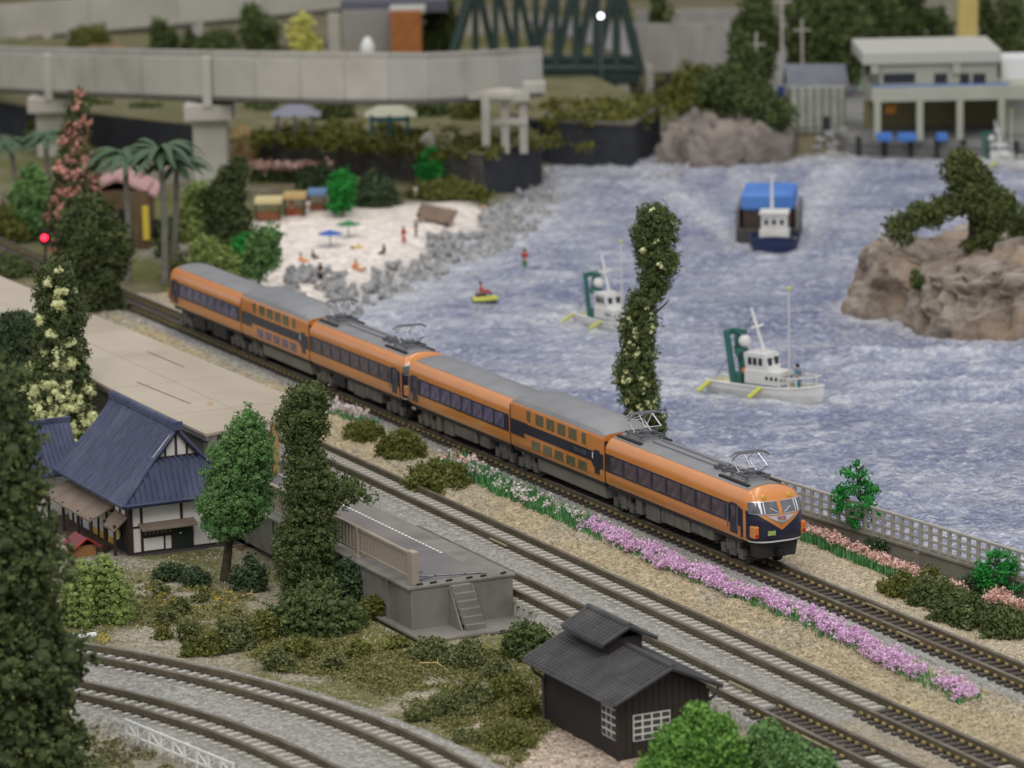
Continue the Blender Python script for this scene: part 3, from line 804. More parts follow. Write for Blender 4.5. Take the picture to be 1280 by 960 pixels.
def nose_end(t, y0, L, dr, full=True):
    prof = PA_O + PA_R[1:]
    ns = Nose(y0, L, dr, prof); H = math.pi/2
    XS = [math.copysign(abs(math.sin(-H+math.pi*j/40))**.66, j-20) for j in range(41)]
    zs = [8.9,9.6,11,13,15,17,18.5,20,21,22,22.8,23.4,23.8,24.2,24.5,24.7,24.8]
    mb = MB(); mb.grid([[ns.pt(x, z) for x in XS] for z in zs])
    body = mb.build('nose', ORANGE, t, smooth=True)
    bt = MB(); bt.add([ns.pt(x, 8.9) for x in XS], [tuple(range(41))]); bt.build('nose_floor', UNDERD, t)
    zv = lambda x: 12.5 + 5.9*min(1.0, abs(x)/.92)
    ns.patch('front_band', NAVY, body, -1, 1, 9.0, zv, .10, 60)
    ns.patch('trim_line', WHITEP, body, -.97, .97, 8.92, 9.4, .22, 40, 2)
    for sg in (-1, 1):
        a, b = sorted((sg*.07, sg*.955))
        zl = lambda x: 17.5 + .5*abs(x)**3
        w = ns.patch('windscreen', GLASS_F, body, a, b, zl, 21.0, .14, 20, 5)
        ns.patch('windscreen_frame', SILVER, w, a, b, lambda x: zl(x)-.16, lambda x: zl(x)+.06, .2, 20, 1)
        ns.patch('windscreen_frame', SILVER, w, a, b, 20.95, 21.12, .2, 20, 1)
        q0, q1 = sorted((sg*.62, sg*.67)); ns.patch('pillar', WHITEP, w, q0, q1, 17.8, 21.0, .22, 2, 4)
        q0, q1 = sorted((sg*.53, sg*.56)); ns.patch('pillar', WHITEP, w, q0, q1, 17.8, 21.0, .2, 2, 4)
        w1 = MB(); w1.tube([ns.pt(sg*.12, 17.9, .32), ns.pt(sg*.36, 19.3, .36)], .1, 5); w1.build('wiper', WHITEP, w)
        q = ns.pt(sg*.5, 22.2, 0.05); ml = MB(); ml.tube([np.array(q)+np.array([0,-dr*.6,0]), np.array(q)+np.array([0,dr*.7,.05])], .62, 12); hl = ml.build('headlight', GOLD, body)
        # side lamp housings at sill height
        q = ns.pt(sg*.86, 12.2, 0.0); h = MB(); h.box(q[0]-.85, q[0]+.85, q[1]-2.2*dr, q[1]+1.4*dr, 10.4, 14.1); hb = h.build('lamp_housing', ORANGE, body, bev=.35)
        for dz, lm in ((-1.0, RED), (1.0, AMBER)):
            l = MB(); l.tube([(q[0], q[1]+1.3*dr, 12.3+dz), (q[0], q[1]+1.6*dr, 12.3+dz)], .55, 10); l.build('tail_lamp', lm, hb)
    if full:
        tl = lambda x: 14.35 + 2.5*min(1.0, abs(x)/.47)
        ns.patch('emblem', SILVER, body, -.47, .47, tl, 16.95, .3, 20, 4)
        me = text_mesh('特急', 1.5, RED); c_ = ns.pt(0, 16.1, .5)
        o = bpy.data.objects.new('lettering', me); COL.objects.link(o); o.parent = body
        o.location = [float(a)*S for a in (np.array(c_)-ORG[body.name])]; o.rotation_euler = (math.radians(90), 0, 0); ORG[o.name] = np.array(c_)
        ns.patch('number_plate', PLATEG, body, -.5, -.24, 11.2, 12.6, .25, 6, 3)
    return body
def car(kind, yf, yr, label, nose_f=0.0, nose_r=0.0, panto=False, nw=8, glass=GLASS_P, full=True):
    """yf: front (towards the viewer) y, yr: rear y"""
    t = thing('train_car', label, 'train car', (XC, (yf+yr)/2, 0), 'cars of the orange express train')
    gap = .75
    y0 = yf + (nose_f if nose_f else gap); y1 = yr - (nose_r if nose_r else gap)
    PO, PR = (PA_O, PA_R) if kind == 'A' else (PB_O, PB_R)
    prof = PO + PR[1:] if kind == 'A' else PO + [(7.5, 24.3), (0, 24.6)]
    mb = MB(); mb.prism(ring(prof), 'y', y0, y1); body = mb.build('body', ORANGE, t)
    for poly in body.data.polygons: poly.use_smooth = len(poly.vertices) == 4
    body.data.set_sharp_from_angle(angle=math.radians(40)) if hasattr(body.data, 'set_sharp_from_angle') else None
    # roof
    rf = MB(); G = []
    if kind == 'A':
        full_r = [(-x, z) for x, z in PR[:-1]] + [(x, z) for x, z in PR[::-1]]
        for y in (y0+.2, y1-.2): G.append([(XC+x, y, z+.09) for x, z in full_r])
    else:
        full_r = [(-x, z) for x, z in PR[:-1]] + [(x, z) for x, z in PR[::-1]]
        for y, k in ((y0+.3, .28), (y0+5.5, 1), (y1-5.5, 1), (y1-.3, .28)):
            G.append([(XC+x, y, 23.75+(z-23.7)*k+.06) for x, z in full_r])
        rf.add(G[0], [tuple(range(len(full_r)))]); rf.add(G[-1], [tuple(range(len(full_r)-1, -1, -1))])
    rf.grid(G); rfo = rf.build('roof', ROOFG, t, smooth=(kind == 'A'))
    if kind == 'B':
        for poly in rfo.data.polygons: poly.use_smooth = True
        rfo.data.set_sharp_from_angle(angle=math.radians(25))
    fl = MB(); fl.box(XC-8.6, XC+8.6, y0+.5, y1-.5, 7.6, 8.95); fl.build('floor_frame', UNDERD, t)
    R = random.Random(int(abs(yf)*7)+3)
    for sx in (-1, 1):
        X = XC+sx*9.35
        if kind == 'A':
            b = MB(); b.box(X-.06, X+.06, y0+.02, y1-.02, 13.0, 18.9); band = b.build('window_band', NAVY if glass is GLASS_D else NAVY, t)
            ya = y0 + (8.5 if nose_f else 3.0); yb = y1 - (8.5 if nose_r else 3.0)
            pw = (yb-ya)/nw
            for i in range(nw):
                piece('window', win_mesh(pw*.82, 4.6, glass), t, (X, ya+pw*(i+.5), 16.0))
            for (nz, yd) in ((nose_f, y0+4.2), (nose_r, y1-4.2)):
                if nz:
                    d = MB(); d.box(X-.1, X+.1, yd-2.2, yd+2.2, 10.2, 19.4); do = d.build('door', NAVY, t)
                    g_ = MB(); g_.box(X-.16, X+.16, yd-1.2, yd+1.2, 15, 18.6); g_.build('door_glass', GLASS_D, do)
                    for dy in (-3.0, 3.0): 
                        hh = MB(); hh.tube([(X+sx*.45, yd+dy, 11.5), (X+sx*.45, yd+dy, 18.6)], .2, 5); hh.build('grab_rail', DULLM, do)
        else:
            b = MB(); L = y1-y0
            poly = [(y0+.02,13.0),(y0+7,13.0),(y0+8.6,14.6),(y1-9.6,14.6),(y1-11,13.0),(y1-.02,13.0),(y1-.02,18.2),(y1-12,18.2),(y1-13,18.0),(y0+.02,18.0)]
            b.prism(poly, 'x', X-.07, X+.07); b.build('window_band', NAVY, t)
            ya, yb = y0+9.5, y1-9.5; nwu = 6; pw = (yb-ya)/nwu
            for i in range(nwu):
                w_ = pw*.7 if 0 < i < nwu-1 else pw*.34
                piece('upper_window', win_mesh(w_, 3.7, GLASS_G), t, (X-sx*.05, ya+pw*(i+.5), 20.9))
            pl = (yb-ya-6)/5
            for i in range(5): piece('lower_window', win_mesh(pl*.72, 3.0, GLASS_G if glass is GLASS_D else GLASS_P), t, (X, ya+1+pl*(i+.5), 11.9))
            dd = MB(); dd.box(X-.1, X+.1, y0+2.6, y0+6.2, 11.0, 18.8); dd.build('door', NAVY, t)
            if sx == -1:
                me = text_mesh('VISTA CAR', 1.9, DULLM)
                o = bpy.data.objects.new('lettering', me); COL.objects.link(o); o.parent = t
                p = np.array([X-.12, y0+16.5, 16.3]); o.location = [float(a)*S for a in (p-ORG[t.name])]; o.rotation_euler = (math.radians(90), 0, math.radians(-90)); ORG[o.name] = p
                m_ = MB(); m_.box(X-.14, X-.05, y0+7.2, y0+7.7, 15.6, 17.6); m_.build('door_mark', WHITEP, t)
    # underfloor gear
    if kind == 'A':
        yb0, yb1 = y0 + (9 if nose_f else 8.2), y1 - (9 if nose_r else 8.2)
        bogie(t, yb0); bogie(t, yb1)
        y = yb0+10
        while y < yb1-13:
            L = R.choice([5, 7, 9, 14, 18]); L = min(L, yb1-10-y); zb = R.choice([2.6, 2.9, 3.6, 4.4])
            for sx in (-1, 1):
                e = MB(); e.box(XC+sx*5.0, XC+sx*8.3, y, y+L, zb, 8.2); e.build('equipment_box', UNDER if R.random() < .75 else UNDERD, t, bev=.25)
            y += L+R.choice([.8, 1.5, 3.0])
        c_ = MB(); c_.box(XC-4.8, XC+4.8, yb0+9, yb1-9, 4.5, 8.4); c_.build('centre_sill', UNDERD, t)
    else:
        k = MB(); sk = [(XC-8.2,8.9),(XC-7.2,3.0),(XC+7.2,3.0),(XC+8.2,8.9)]
        k.prism(sk, 'y', y0+2.5, y1-16.5); k.build('side_skirt', SKIRT, t, bev=.3)
        bogie(t, y1-8.2)
    # bellows / gap between cars
    if not nose_f:
        g_ = MB(); g_.box(XC-8.9, XC+8.9, y0-1.6, y0+.1, 9.2, 22.4); g_.build('gangway', BLACKM, t)
    if nose_f: nose_end(t, y0, nose_f, -1, full)
    if nose_r: nose_end(t, y1, nose_r, 1, False)
    if nose_f and full:
        s_ = MB(); s_.prism([(XC-7.4,8.9),(XC-6.4,3.6),(XC+6.4,3.6),(XC+7.4,8.9)], 'y', y0-5.4, y0-1.0); s_.build('pilot', UNDERD, t, bev=.4)
        cp = MB(); cp.box(XC-1.2, XC+1.2, y0-8.6, y0-5, 4.4, 6.4); cp.build('coupler', BLACKM, t, bev=.3)
    if kind == 'A' and panto:
        pantograph(t, y0+11); pantograph(t, y1-9)
        for sx in (-5.2, 5.2):
            for ya, yb in ((y0+2, y0+20), (y1-17, y1-1)):
                w = MB(); w.box(XC+sx-.55, XC+sx+.55, ya, yb, 24.0, 24.75); w.build('roof_walkway', UNDERD, t)
        w = MB(); w.tube([(XC-1.8, y0+22, 25.2), (XC-1.8, y1-18, 25.2)], .18, 5); w.tube([(XC+1.6, y0+22, 25.2), (XC+1.6, y1-18, 25.2)], .18, 5)
        w.build('roof_cable', DULLM, t)
        q = MB()
        for yy in (y0+22, y0+26.5): q.box(XC-3.2, XC+1.8, yy-1.1, yy+1.1, 24.6, 26.0); q.ball((XC-1.5, yy, 26.2), .8, 6, 4)
        q.build('roof_fuse_box', DULLM, t)
    elif kind == 'A':
        pass
    return t
YB = [434.0, 353.8, 286.9, 200.8, 116.4, 47.6, -49.5]
car('A', YB[1], YB[0], 'rearmost orange train car with rounded tail and plain grey roof', 0, 6.5, False, 8, GLASS_P)
car('B', YB[2], YB[1], 'double-deck orange train car of the rear set with raised grey roof', 0, 0, False, 8, GLASS_P)
car('A', YB[3], YB[2], 'orange train car with two pantographs coupled in the middle of the train', 5.0, 0, True, 8, GLASS_D, False)
car('A', YB[4], YB[3], 'orange train car with violet windows and plain grey roof behind the front set', 0, 4.0, False, 8, GLASS_P)
car('B', YB[5], YB[4], 'double-deck orange train car of the front set lettered on its navy band', 0, 0, False, 8, GLASS_D)
car('A', YB[6], YB[5], 'leading orange train car with navy V nose, windscreens and two raised pantographs', 8.5, 0, True, 8, GLASS_D, True)

# ================================================================== STATION
PLTOP = mat('platform_asphalt', (112,106,106), .85, (100,96,98), 10, .15, 1.2, dirt=(128,122,114), dfeat=40)
PLCON = mat('platform_concrete', (128,124,116), .8, (116,112,105), 8, .15, 1.5, dirt=(98,94,86), dfeat=14)
TAN = mat('railing_tan', (160,147,131), .6, (146,134,120), 12)
ROOFB = mat('canopy_roof_beige', (178,166,149), .75, (170,158,141), 40, dirt=(158,146,128), dfeat=45)
RUST = mat('rust_stain', (158,130,92), .8, (180,166,146), 3, lo=.35, hi=.6)
WALLG = mat('station_wall_olive', (104,100,86), .8, (96,92,80), 20)
t = thing('station_platform', 'long grey station platform with end steps and base plate', 'platform', (-93, 0, -7), None)
PX0, PX1, PY0, PY1, PT = -111.0, -77.0, -35.0, 440.0, 6.4
mb = MB(); mb.box(PX0+.8, PX1-.4, PY0+.4, PY1, -6.6, PT-1.0); mb.build('platform_wall', PLCON, t, bev=.2)
mb = MB(); mb.box(PX0-.3, PX1+.3, PY0, PY1, PT-1.0, PT-.05); mb.build('coping', PLCON, t, bev=.25)
mb = MB(); mb.box(PX0+6, PX1-7.5, PY0+5, PY1-2, PT-.1, PT+.12); mb.build('asphalt', PLTOP, t)
mb = MB(); mb.box(PX0-1.5, PX1+1.8, PY0-12.5, PY0+60, -7.6, -6.4); mb.build('base_plate', PLCON, t, bev=.4)
dm = MB(); dm.box(-.35,.35,-.7,.7,-.05,.08); dme = dm.mesh('safety_dot', WHITEP)
for i in range(60): piece('safety_dot', dme, t, (PX1-8.1, PY0+34+i*2.5, PT+.14))
for i in range(9):
    mb = MB(); y = PY0+16+i*22; mb.box(PX0+.2, PX0+.9, y-.7, y+.7, -6.5, PT-1.05); mb.build('buttress', PLCON, t)
for i in range(5):     # rows of blocks on the end wall
    pass
for i in range(6):
    mb = MB(); z1 = PT-.9-(i)*2.05; y1 = PY0-1.4*(i)
    mb.box(-98.0+.2*i, -91.6+.2*i, y1-1.6, PY0+.45 if i == 0 else y1+.2, -6.5 if i == 5 else z1-2.3, z1); 
    mb.build('step', PLCON, t, bev=.12)
mb = MB(); mb.prism([(PY0+.3,-6.5),(PY0+.3,PT-1.1),(PY0-.2,PT-1.6),(PY0-8.2,-6.3),(PY0-8.2,-6.5)], 'x', -98.3, -97.8); mb.build('step_side', PLCON, t)
mb = MB(); mb.prism([(PY0+.3,-6.5),(PY0+.3,PT-1.1),(PY0-.2,PT-1.6),(PY0-8.2,-6.3),(PY0-8.2,-6.5)], 'x', -91.2, -90.6); mb.build('step_side', PLCON, t)
cl = MB(); cl.box(-1.0,1.0,-.35,.35,-.05,.5); clm = cl.mesh('coping_clip', UNDERD)
for i, x in enumerate((-107,-102.5,-97.5,-91,-86.5,-80)): piece('coping_clip', clm, t, (x, PY0+1.4, PT), .1*i)
# loose rods lying at the platform end
for k, (x0,y0,x1,y1,r,lb) in enumerate(((-105,-25,-84,-31,.2,'thin metal rod lying slanted across the platform end'),(-105,-21.5,-100,-20.5,.28,'short metal rod lying by the railing post end, farther from the edge'),(-105,-29,-100,-27.6,.28,'short metal rod lying by the railing post end, nearer the edge'))):
    mb = MB(); mb.tube([(x0,y0,PT+.35),((x0+x1)/2,(y0+y1)/2,PT+.4),(x1,y1,PT+.35)], r, 6)
    for q in range(5 if k == 0 else 1): mb.ball((x0+(x1-x0)*(.1+.2*q), y0+(y1-y0)*(.1+.2*q), PT+.4), .32+.2*(q%2), 6, 4)
    o = mb.build('metal_rod', DULLM, None, org=(x0,y0,PT)); tag(o, lb, 'rod')
# dry moss flecks on the base plate
# railing
rl = thing('platform_railing', 'tan slatted railing along the house side of the platform', 'railing', (-108, 20, PT))
sl = MB(); sl.box(-.2,.2,-.72,.72,0,6.0); slm = sl.mesh('slat', TAN)
mb = MB(); mb.box(-109.1,-106.9,-33.6,-29.8,PT-.1,PT+9.9); mb.build('end_post', TAN, rl, bev=.3)
y = -29.8; seg = 38.0
while y < 108:
    ye = min(y+seg, 110)
    mb = MB(); mb.box(-108.6,-107.4,y,ye-1.6,PT+8.2,PT+9.2); mb.build('top_rail', TAN, rl, bev=.15)
    mb = MB(); mb.box(-108.5,-107.5,y,ye-1.6,PT+1.4,PT+2.2); mb.build('bottom_rail', TAN, rl, bev=.15)
    mb = MB(); mb.box(-108.9,-107.1,ye-1.6,ye,PT-.1,PT+9.3); mb.build('post', TAN, rl, bev=.2)
    mb = MB(); mb.box(-109.4,-106.6,ye-2.4,ye+.8,PT-.1,PT+.6); mb.build('post_foot', TAN, rl)
    n = int((ye-1.6-y)/2.3)
    for i in range(n): piece('slat', slm, rl, (-108, y+(i+.5)*(ye-1.6-y)/n, PT+2.2))
    y = ye
# canopy building
cb = thing('station_canopy', 'long flat beige canopy roof over the station platform', 'canopy roof', (-90, 280, PT))
RX0, RX1, RY0, RY1, RZ = -113.5, -66.0, 116.0, 470.0, 24.6
mb = MB(); mb.add([(RX0,RY0,RZ),(RX1-6,RY0+14,RZ),(RX1,RY0+46,RZ),(RX1-6,RY1,RZ),(RX0,RY1,RZ)]+[(RX0,RY0,RZ-1.3),(RX1-6,RY0+14,RZ-1.3),(RX1,RY0+46,RZ-1.3),(RX1-6,RY1,RZ-1.3),(RX0,RY1,RZ-1.3)],
   [(0,1,2,3,4),(9,8,7,6,5)]+[(i,5+i,5+(i+1)%5,(i+1)%5) for i in range(5)])
mb.build('roof_slab', ROOFB, cb, bev=.3)
mb = MB(); mb.box(RX0+.4, RX0+1.4, RY0+.5, RY1, RZ-2.6, RZ-1.3); mb.build('fascia', PLCON, cb)
mb = MB(); mb.box(RX0+2.4, RX0+4.0, RY0+5, RY1-3, -6.8, RZ-1.3); mb.build('side_wall', WALLG, cb)
mb = MB(); mb.box(RX0+1.2, RX0+4.6, RY0+1.5, RY0+5, PT-13, RZ-1.3); mb.build('corner_pillar', PLCON, cb, bev=.2)
SEAM = mat('roof_seam', (164,153,136), .8, (150,138,120), 10)
for k, y in enumerate(range(150, 460, 52)):
    mb = MB(); mb.box(RX0+.5, RX1-6.6, y-.12, y+.12, RZ-.02, RZ+.05); mb.build('roof_seam', SEAM, cb)
mb = MB(); mb.box(-91.0, -90.7, RY0+6, RY1-3, RZ-.02, RZ+.06); mb.build('roof_seam', SEAM, cb)
DKM = mat('roof_crack', (104,84,60), .8)
for (px0,py0,px1,py1) in ((172,478,238,505),(185,440,230,459)):
    a, b = at(px0,py0,RZ), at(px1,py1,RZ); mb = MB(); mb.tube([a, b], .22, 5); mb.build('roof_crack', DKM, cb)
p = at(262, 505, RZ); mb = MB(); mb.add([(p[0]+math.cos(a)*2.2*(.7+.3*math.sin(3*a)), p[1]+math.sin(a)*5*(.8+.2*math.cos(2*a)), RZ+.03) for a in np.linspace(0, 6.28, 14)[:-1]], [tuple(range(13))]); mb.build('rust_stain', RUST, cb)
YEL = mat('post_ochre', (166,138,90), .6, (150,124,80), 8)
for i, y in enumerate((124.5, 190, 256, 322, 388)):
    mb = MB(); mb.box(-87.2,-85.0,y-1.0,y+1.0,PT-.1,RZ-1.2); mb.build('canopy_post', YEL, cb, bev=.2)
# station sign in the shade of the canopy wall
sg = MB(); p = at(127, 517, 8); sg.box(-116.5,-115.0, 178, 186, 4, 13); sg.box(-116.2,-115.2,179,180,-7,4); sg.box(-116.2,-115.2,184,185,-7,4)
o = sg.build('notice_board', mat('notice_violet', (150,146,196), .6, (196,190,214), 2), None, org=(-116,182,-7)); tag(o, 'small violet notice board against the olive station wall', 'notice board')

# ================================================================== TRADITIONAL HOUSE
WPL = mat('plaster_white', (214,210,206), .75, (202,198,194), 14)
TIM = mat('timber_dark', (54,38,34), .7, (42,30,28), 4)
BTILE = mat('tile_blue', (68,74,102), .5, (57,62,88), 5, dirt=(88,93,116), dfeat=12)
BRN = mat('lean_to_board', (128,112,98), .8, (110,96,84), 6)
SOILM = mat('house_plinth', (126,108,92), .9, (108,94,80), 5, .2, 1.5)
GRND = mat('door_green', (34,44,40), .6, (28,36,34), 5)
HY = mat('shoji_amber', (206,164,64), .6)
hs = thing('farmhouse', 'white plaster farmhouse with dark timbers and steep blue tiled hip-and-gable roof', 'house', (-132.5, 115, -7))
HX0, HX1, HY0, HY1, HZ0, HZ1 = -150.0, -115.0, 90.0, 146.0, -6.6, 11.6
mb = MB(); mb.box(HX0-1.5, HX1+2.2, HY0-2.0, HY1+2, -8.0, -6.2); mb.build('plinth', SOILM, hs)
mb = MB(); mb.box(HX0-1.0, HX1+1.2, HY0-.8, HY1+1, -6.2, -5.4); mb.build('sill_beam', mat('sill_slate', (70,70,70), .7), hs)
mb = MB(); mb.box(HX0, HX1, HY0, HY1, -5.6, HZ1+.5); mb.build('wall', WPL, hs)
def post_front(x, z0, z1, w=.8): 
    mb = MB(); mb.box(x-w/2, x+w/2, HY0-.35, HY0+.1, z0, z1); mb.build('timber_post', TIM, hs)
def beam_front(x0, x1, z, h=.7):
    mb = MB(); mb.box(x0, x1, HY0-.3, HY0+.1, z-h/2, z+h/2); mb.build('timber_beam', TIM, hs)
mb = MB(); mb.box(HX0-.4, HX0+1.0, HY0-.5, HY0+1.0, -5.5, HZ1); mb.build('timber_post', TIM, hs)
mb = MB(); mb.box(HX1-.8, HX1+.4, HY0-.45, HY0+1.0, -5.5, HZ1); mb.build('timber_post', TIM, hs)
for x in (-146.0,): post_front(x, -5.5, HZ1)
post_front(-132.6, 3.4, HZ1); post_front(-119.0, 3.4, HZ1, .6)
beam_front(HX0, HX1, HZ1-.3, .8); beam_front(HX0, -146, 3.2, .6); beam_front(HX0, HX1, -5.2, .8)
mb = MB(); mb.slab([[(-147.2,HY0-4.2,3.0),(-128.6,HY0-4.2,3.0)],[(-147.2,HY0,4.3),(-128.6,HY0,4.3)]], (0,0,-.5)); mb.build('awning', BRN, hs)
mb = MB(); mb.box(-145.6,-136.0,HY0-.25,HY0+.1,-.6,2.6); lw = mb.build('lattice_window', TIM, hs)
for i in range(7):
    mb = MB(); x = -144.8+i*1.35; mb.box(x-.4, x+.4, HY0-.4, HY0-.2, .4, 2.2); mb.build('lattice_bar', mat('lattice_grey', (104,100,98), .7), lw)
mb = MB(); mb.box(-135.8,-128.9,HY0-.45,HY0+.1,-5.0,3.0); dr_ = mb.build('door', GRND, hs)
mb = MB(); mb.box(-133.6,-132.9,HY0-.62,HY0-.4,-.4,0); mb.build('handle', WHITEP, dr_)
post_front(-138.6, -5.2, -.6, .5); post_front(-136.0, -5.2, 2.8, .5)
mb = MB(); mb.box(-145.4,-138.9,HY0-.2,HY0+.1,-4.6,-.7); mb.build('panel', WPL, hs)
# side (towards -x): dark interior bays, amber screens, lean-to roofs
for k, y in enumerate((92, 97.5, 103, 110, 118, 126, 134, 142)):
    mb = MB(); mb.box(HX0-.4, HX0+.1, y-.5, y+.5, -5.5, HZ1); mb.build('timber_post', TIM, hs)
mb = MB(); mb.box(HX0-.2, HX0+.1, 91.5, 96.8, -5.4, 5); mb.build('dark_bay', BLACKM, hs)
mb = MB(); mb.box(HX0-.2, HX0+.1, 98, 102.6, -5.4, 5); mb.build('dark_bay', BLACKM, hs)
for (a, b) in ((104,109.3),(111,117),(119,125)):
    mb = MB(); mb.box(HX0-.18, HX0+.1, a, b, -5.3, -3.0); mb.build('amber_screen', HY, hs)
mb = MB(); mb.box(HX0-.3, HX0+.1, HY0+.2, HY1, 5.2, 6.0); mb.build('timber_beam', TIM, hs)
for (a, b, z, o_) in ((91.0, 101.8, 5.4, 4.8), (103.0, 146.0, 6.6, 8.4)):
    mb = MB(); mb.slab([[(HX0-o_,a,z-2.6),(HX0-o_,b,z-2.6)],[(HX0-.2,a-.2,z+1.4),(HX0-.2,b,z+1.4)]], (0,0,-.6)); mb.build('lean_to_roof', BRN, hs)
for y in (92, 101, 104, 116, 130, 144):
    mb = MB(); ox = 4.2 if y < 102 else 7.6; mb.box(HX0-ox-.4, HX0-ox+.4, y-.4, y+.4, -7, 4.2 if y < 102 else 4.6); mb.build('porch_post', TIM, hs)
mb = MB(); mb.box(HX0-8.6, HX0-.5, 103, 145, -7.4, -4.9); mb.build('veranda', mat('veranda_boards', (84,66,54), .7, (70,56,46), 3), hs)
p = (HX0-1.4, 95, 0); mb = MB(); mb.tube([(HX0-1.6,97,-1.5),(HX0-1.6,97,.2),(HX0-1.6,97,1.6)], [.7,1.1,.7], 8); mb.build('lantern', mat('lantern_cream', (226,206,140), .5), hs)
# roof
RXc, RZr, EZ = -132.5, 33.2, 11.2; EX = 21.0
def slope(tt):   # 0 ridge .. 1 eave: concave
    return EX*tt, RZr-(RZr-EZ)*(tt**.86)
TG = .40          # gable foot
YF0, YF1, YBk = HY0+3.0, HY0-4.6, HY1+4
ts = np.linspace(0, 1, 13)
def yfront(tt):
    return (YF0-1.6) if tt <= TG else YF0-1.6 + (YF1-(YF0-1.6))*((tt-TG)/(1-TG))
roof = None
for sg in (-1, 1):
    G = [[(RXc+sg*slope(tt)[0], yfront(tt), slope(tt)[1]), (RXc+sg*slope(tt)[0], YBk, slope(tt)[1])] for tt in ts]
    mb = MB(); mb.slab(G, (0,0,-.9)); ro = mb.build('roof_slope', BTILE, hs); 
    if sg == -1: roof = ro
    rb = MB(); y = YF1+.6
    while y < YBk:
        jy = random.uniform(-.14,.14); pts = [(RXc+sg*slope(tt)[0], y+jy+random.uniform(-.08,.08), slope(tt)[1]+.12+random.uniform(-.05,.07)) for tt in ts if yfront(tt) <= y]
        if len(pts) > 1: rb.tube(pts, .5, 6)
        y += 1.95
    rb.build('tile_rows', BTILE, ro, kind='stuff')
    bb = MB(); bb.tube([(RXc+sg*slope(tt)[0], yfront(tt), slope(tt)[1]+.1) for tt in ts], .62, 6); bb.build('verge_tile', BTILE, ro)
# front hip skirt
G = []
for tt in ts[ts >= TG-.02]:
    hx, z = slope(tt); G.append([(RXc+hx*u, yfront(tt)+.25, z-.05) for u in np.linspace(-1, 1, 9)])
G.insert(0, [(RXc+slope(TG)[0]*u, YF0+1.4, slope(TG)[1]+1.0) for u in np.linspace(-1, 1, 9)])
mb = MB(); mb.slab(G, (0,.0,-.9)); hip = mb.build('hip_roof', BTILE, hs)
rb = MB(); x = -EX+1
while x < EX-.5:
    pts = [(RXc+x, yfront(tt)+.2, slope(tt)[1]+.1) for tt in ts if tt >= TG and slope(tt)[0] >= abs(x)]
    if abs(x) < slope(TG)[0]: pts = [(RXc+x, YF0+1.4, slope(TG)[1]+1.1)] + pts
    if len(pts) > 1: rb.tube(pts, .48, 6)
    x += 1.95
rb.build('tile_rows', BTILE, hip, kind='stuff')
gx, gz = slope(TG)
mb = MB(); mb.prism([(RXc-gx, gz+.2), (RXc+gx, gz+.2), (RXc, RZr-.6)], 'y', YF0, YF0+.6); gb = mb.build('gable', WPL, hs)
for x, w in ((0,.7),(-3.6,.6),(3.6,.6)):
    mb = MB(); zt = RZr-.8-abs(x)*(RZr-gz)/gx; mb.box(RXc+x-w/2, RXc+x+w/2, YF0-.35, YF0, gz, zt); mb.build('gable_post', TIM, gb)
mb = MB(); mb.box(RXc-gx+.3, RXc+gx-.3, YF0-.3, YF0, gz+.1, gz+.9); mb.build('gable_beam', TIM, gb)
for sg in (-1, 1):
    mb = MB(); mb.tube([(RXc+sg*slope(tt)[0], YF0-1.3, slope(tt)[1]-.9) for tt in ts if tt <= TG+.05], .45, 5); mb.build('barge_board', TIM, gb)
rd = MB(); rd.box(RXc-1.1, RXc+1.1, YF0-2.2, YBk, RZr-.4, RZr+1.0); rd.tube([(RXc, YF0-2.4, RZr+1.2), (RXc, YBk, RZr+1.2)], .8, 8); rd.box(RXc-1.5, RXc+1.5, YF0-2.9, YF0-1.7, RZr-.6, RZr+1.9)
rd.build('ridge', BTILE, hs)
mb = MB(); mb.tube([(RXc-EX, YF1, EZ+.1), (RXc+EX, YF1, EZ+.1)], .5, 6); mb.build('eave_tile', BTILE, hs)
for sg in (-1,): 
    mb = MB(); mb.tube([(RXc+sg*EX, YF1, EZ+.1), (RXc+sg*EX, YBk, EZ+.1)], .5, 6); mb.build('eave_tile', BTILE, hs)
# second blue-roofed house further left
p = at(52, 528, 24); 
h2 = thing('side_house', 'smaller blue-roofed house half hidden behind the dark foreground tree', 'house', (p[0], p[1], -7))
hx, hy = p[0], p[1]
mb = MB(); mb.box(hx-9, hx+8, hy-8, hy+8, -7, 12); mb.build('wall', WPL, h2)
for sg in (-1, 1):
    G = [[(hx-11, hy+sg*13*tt, 24-15*tt**.9), (hx+9.5, hy+sg*13*tt, 24-15*tt**.9)] for tt in np.linspace(0,1,6)]
    mb = MB(); mb.slab(G, (0,0,-.8)); ro = mb.build('roof_slope', BTILE, h2)
    rb = MB()
    for x in np.arange(hx-10.4, hx+9.4, 1.6): rb.tube([(x, hy+sg*13*tt, 24.1-15*tt**.9) for tt in np.linspace(0,1,6)], .38, 5)
    rb.build('tile_rows', BTILE, ro, kind='stuff')
mb = MB(); mb.box(hx-11.2, hx+9.8, hy-.8, hy+.8, 23.6, 25.0); mb.build('ridge', BTILE, h2)
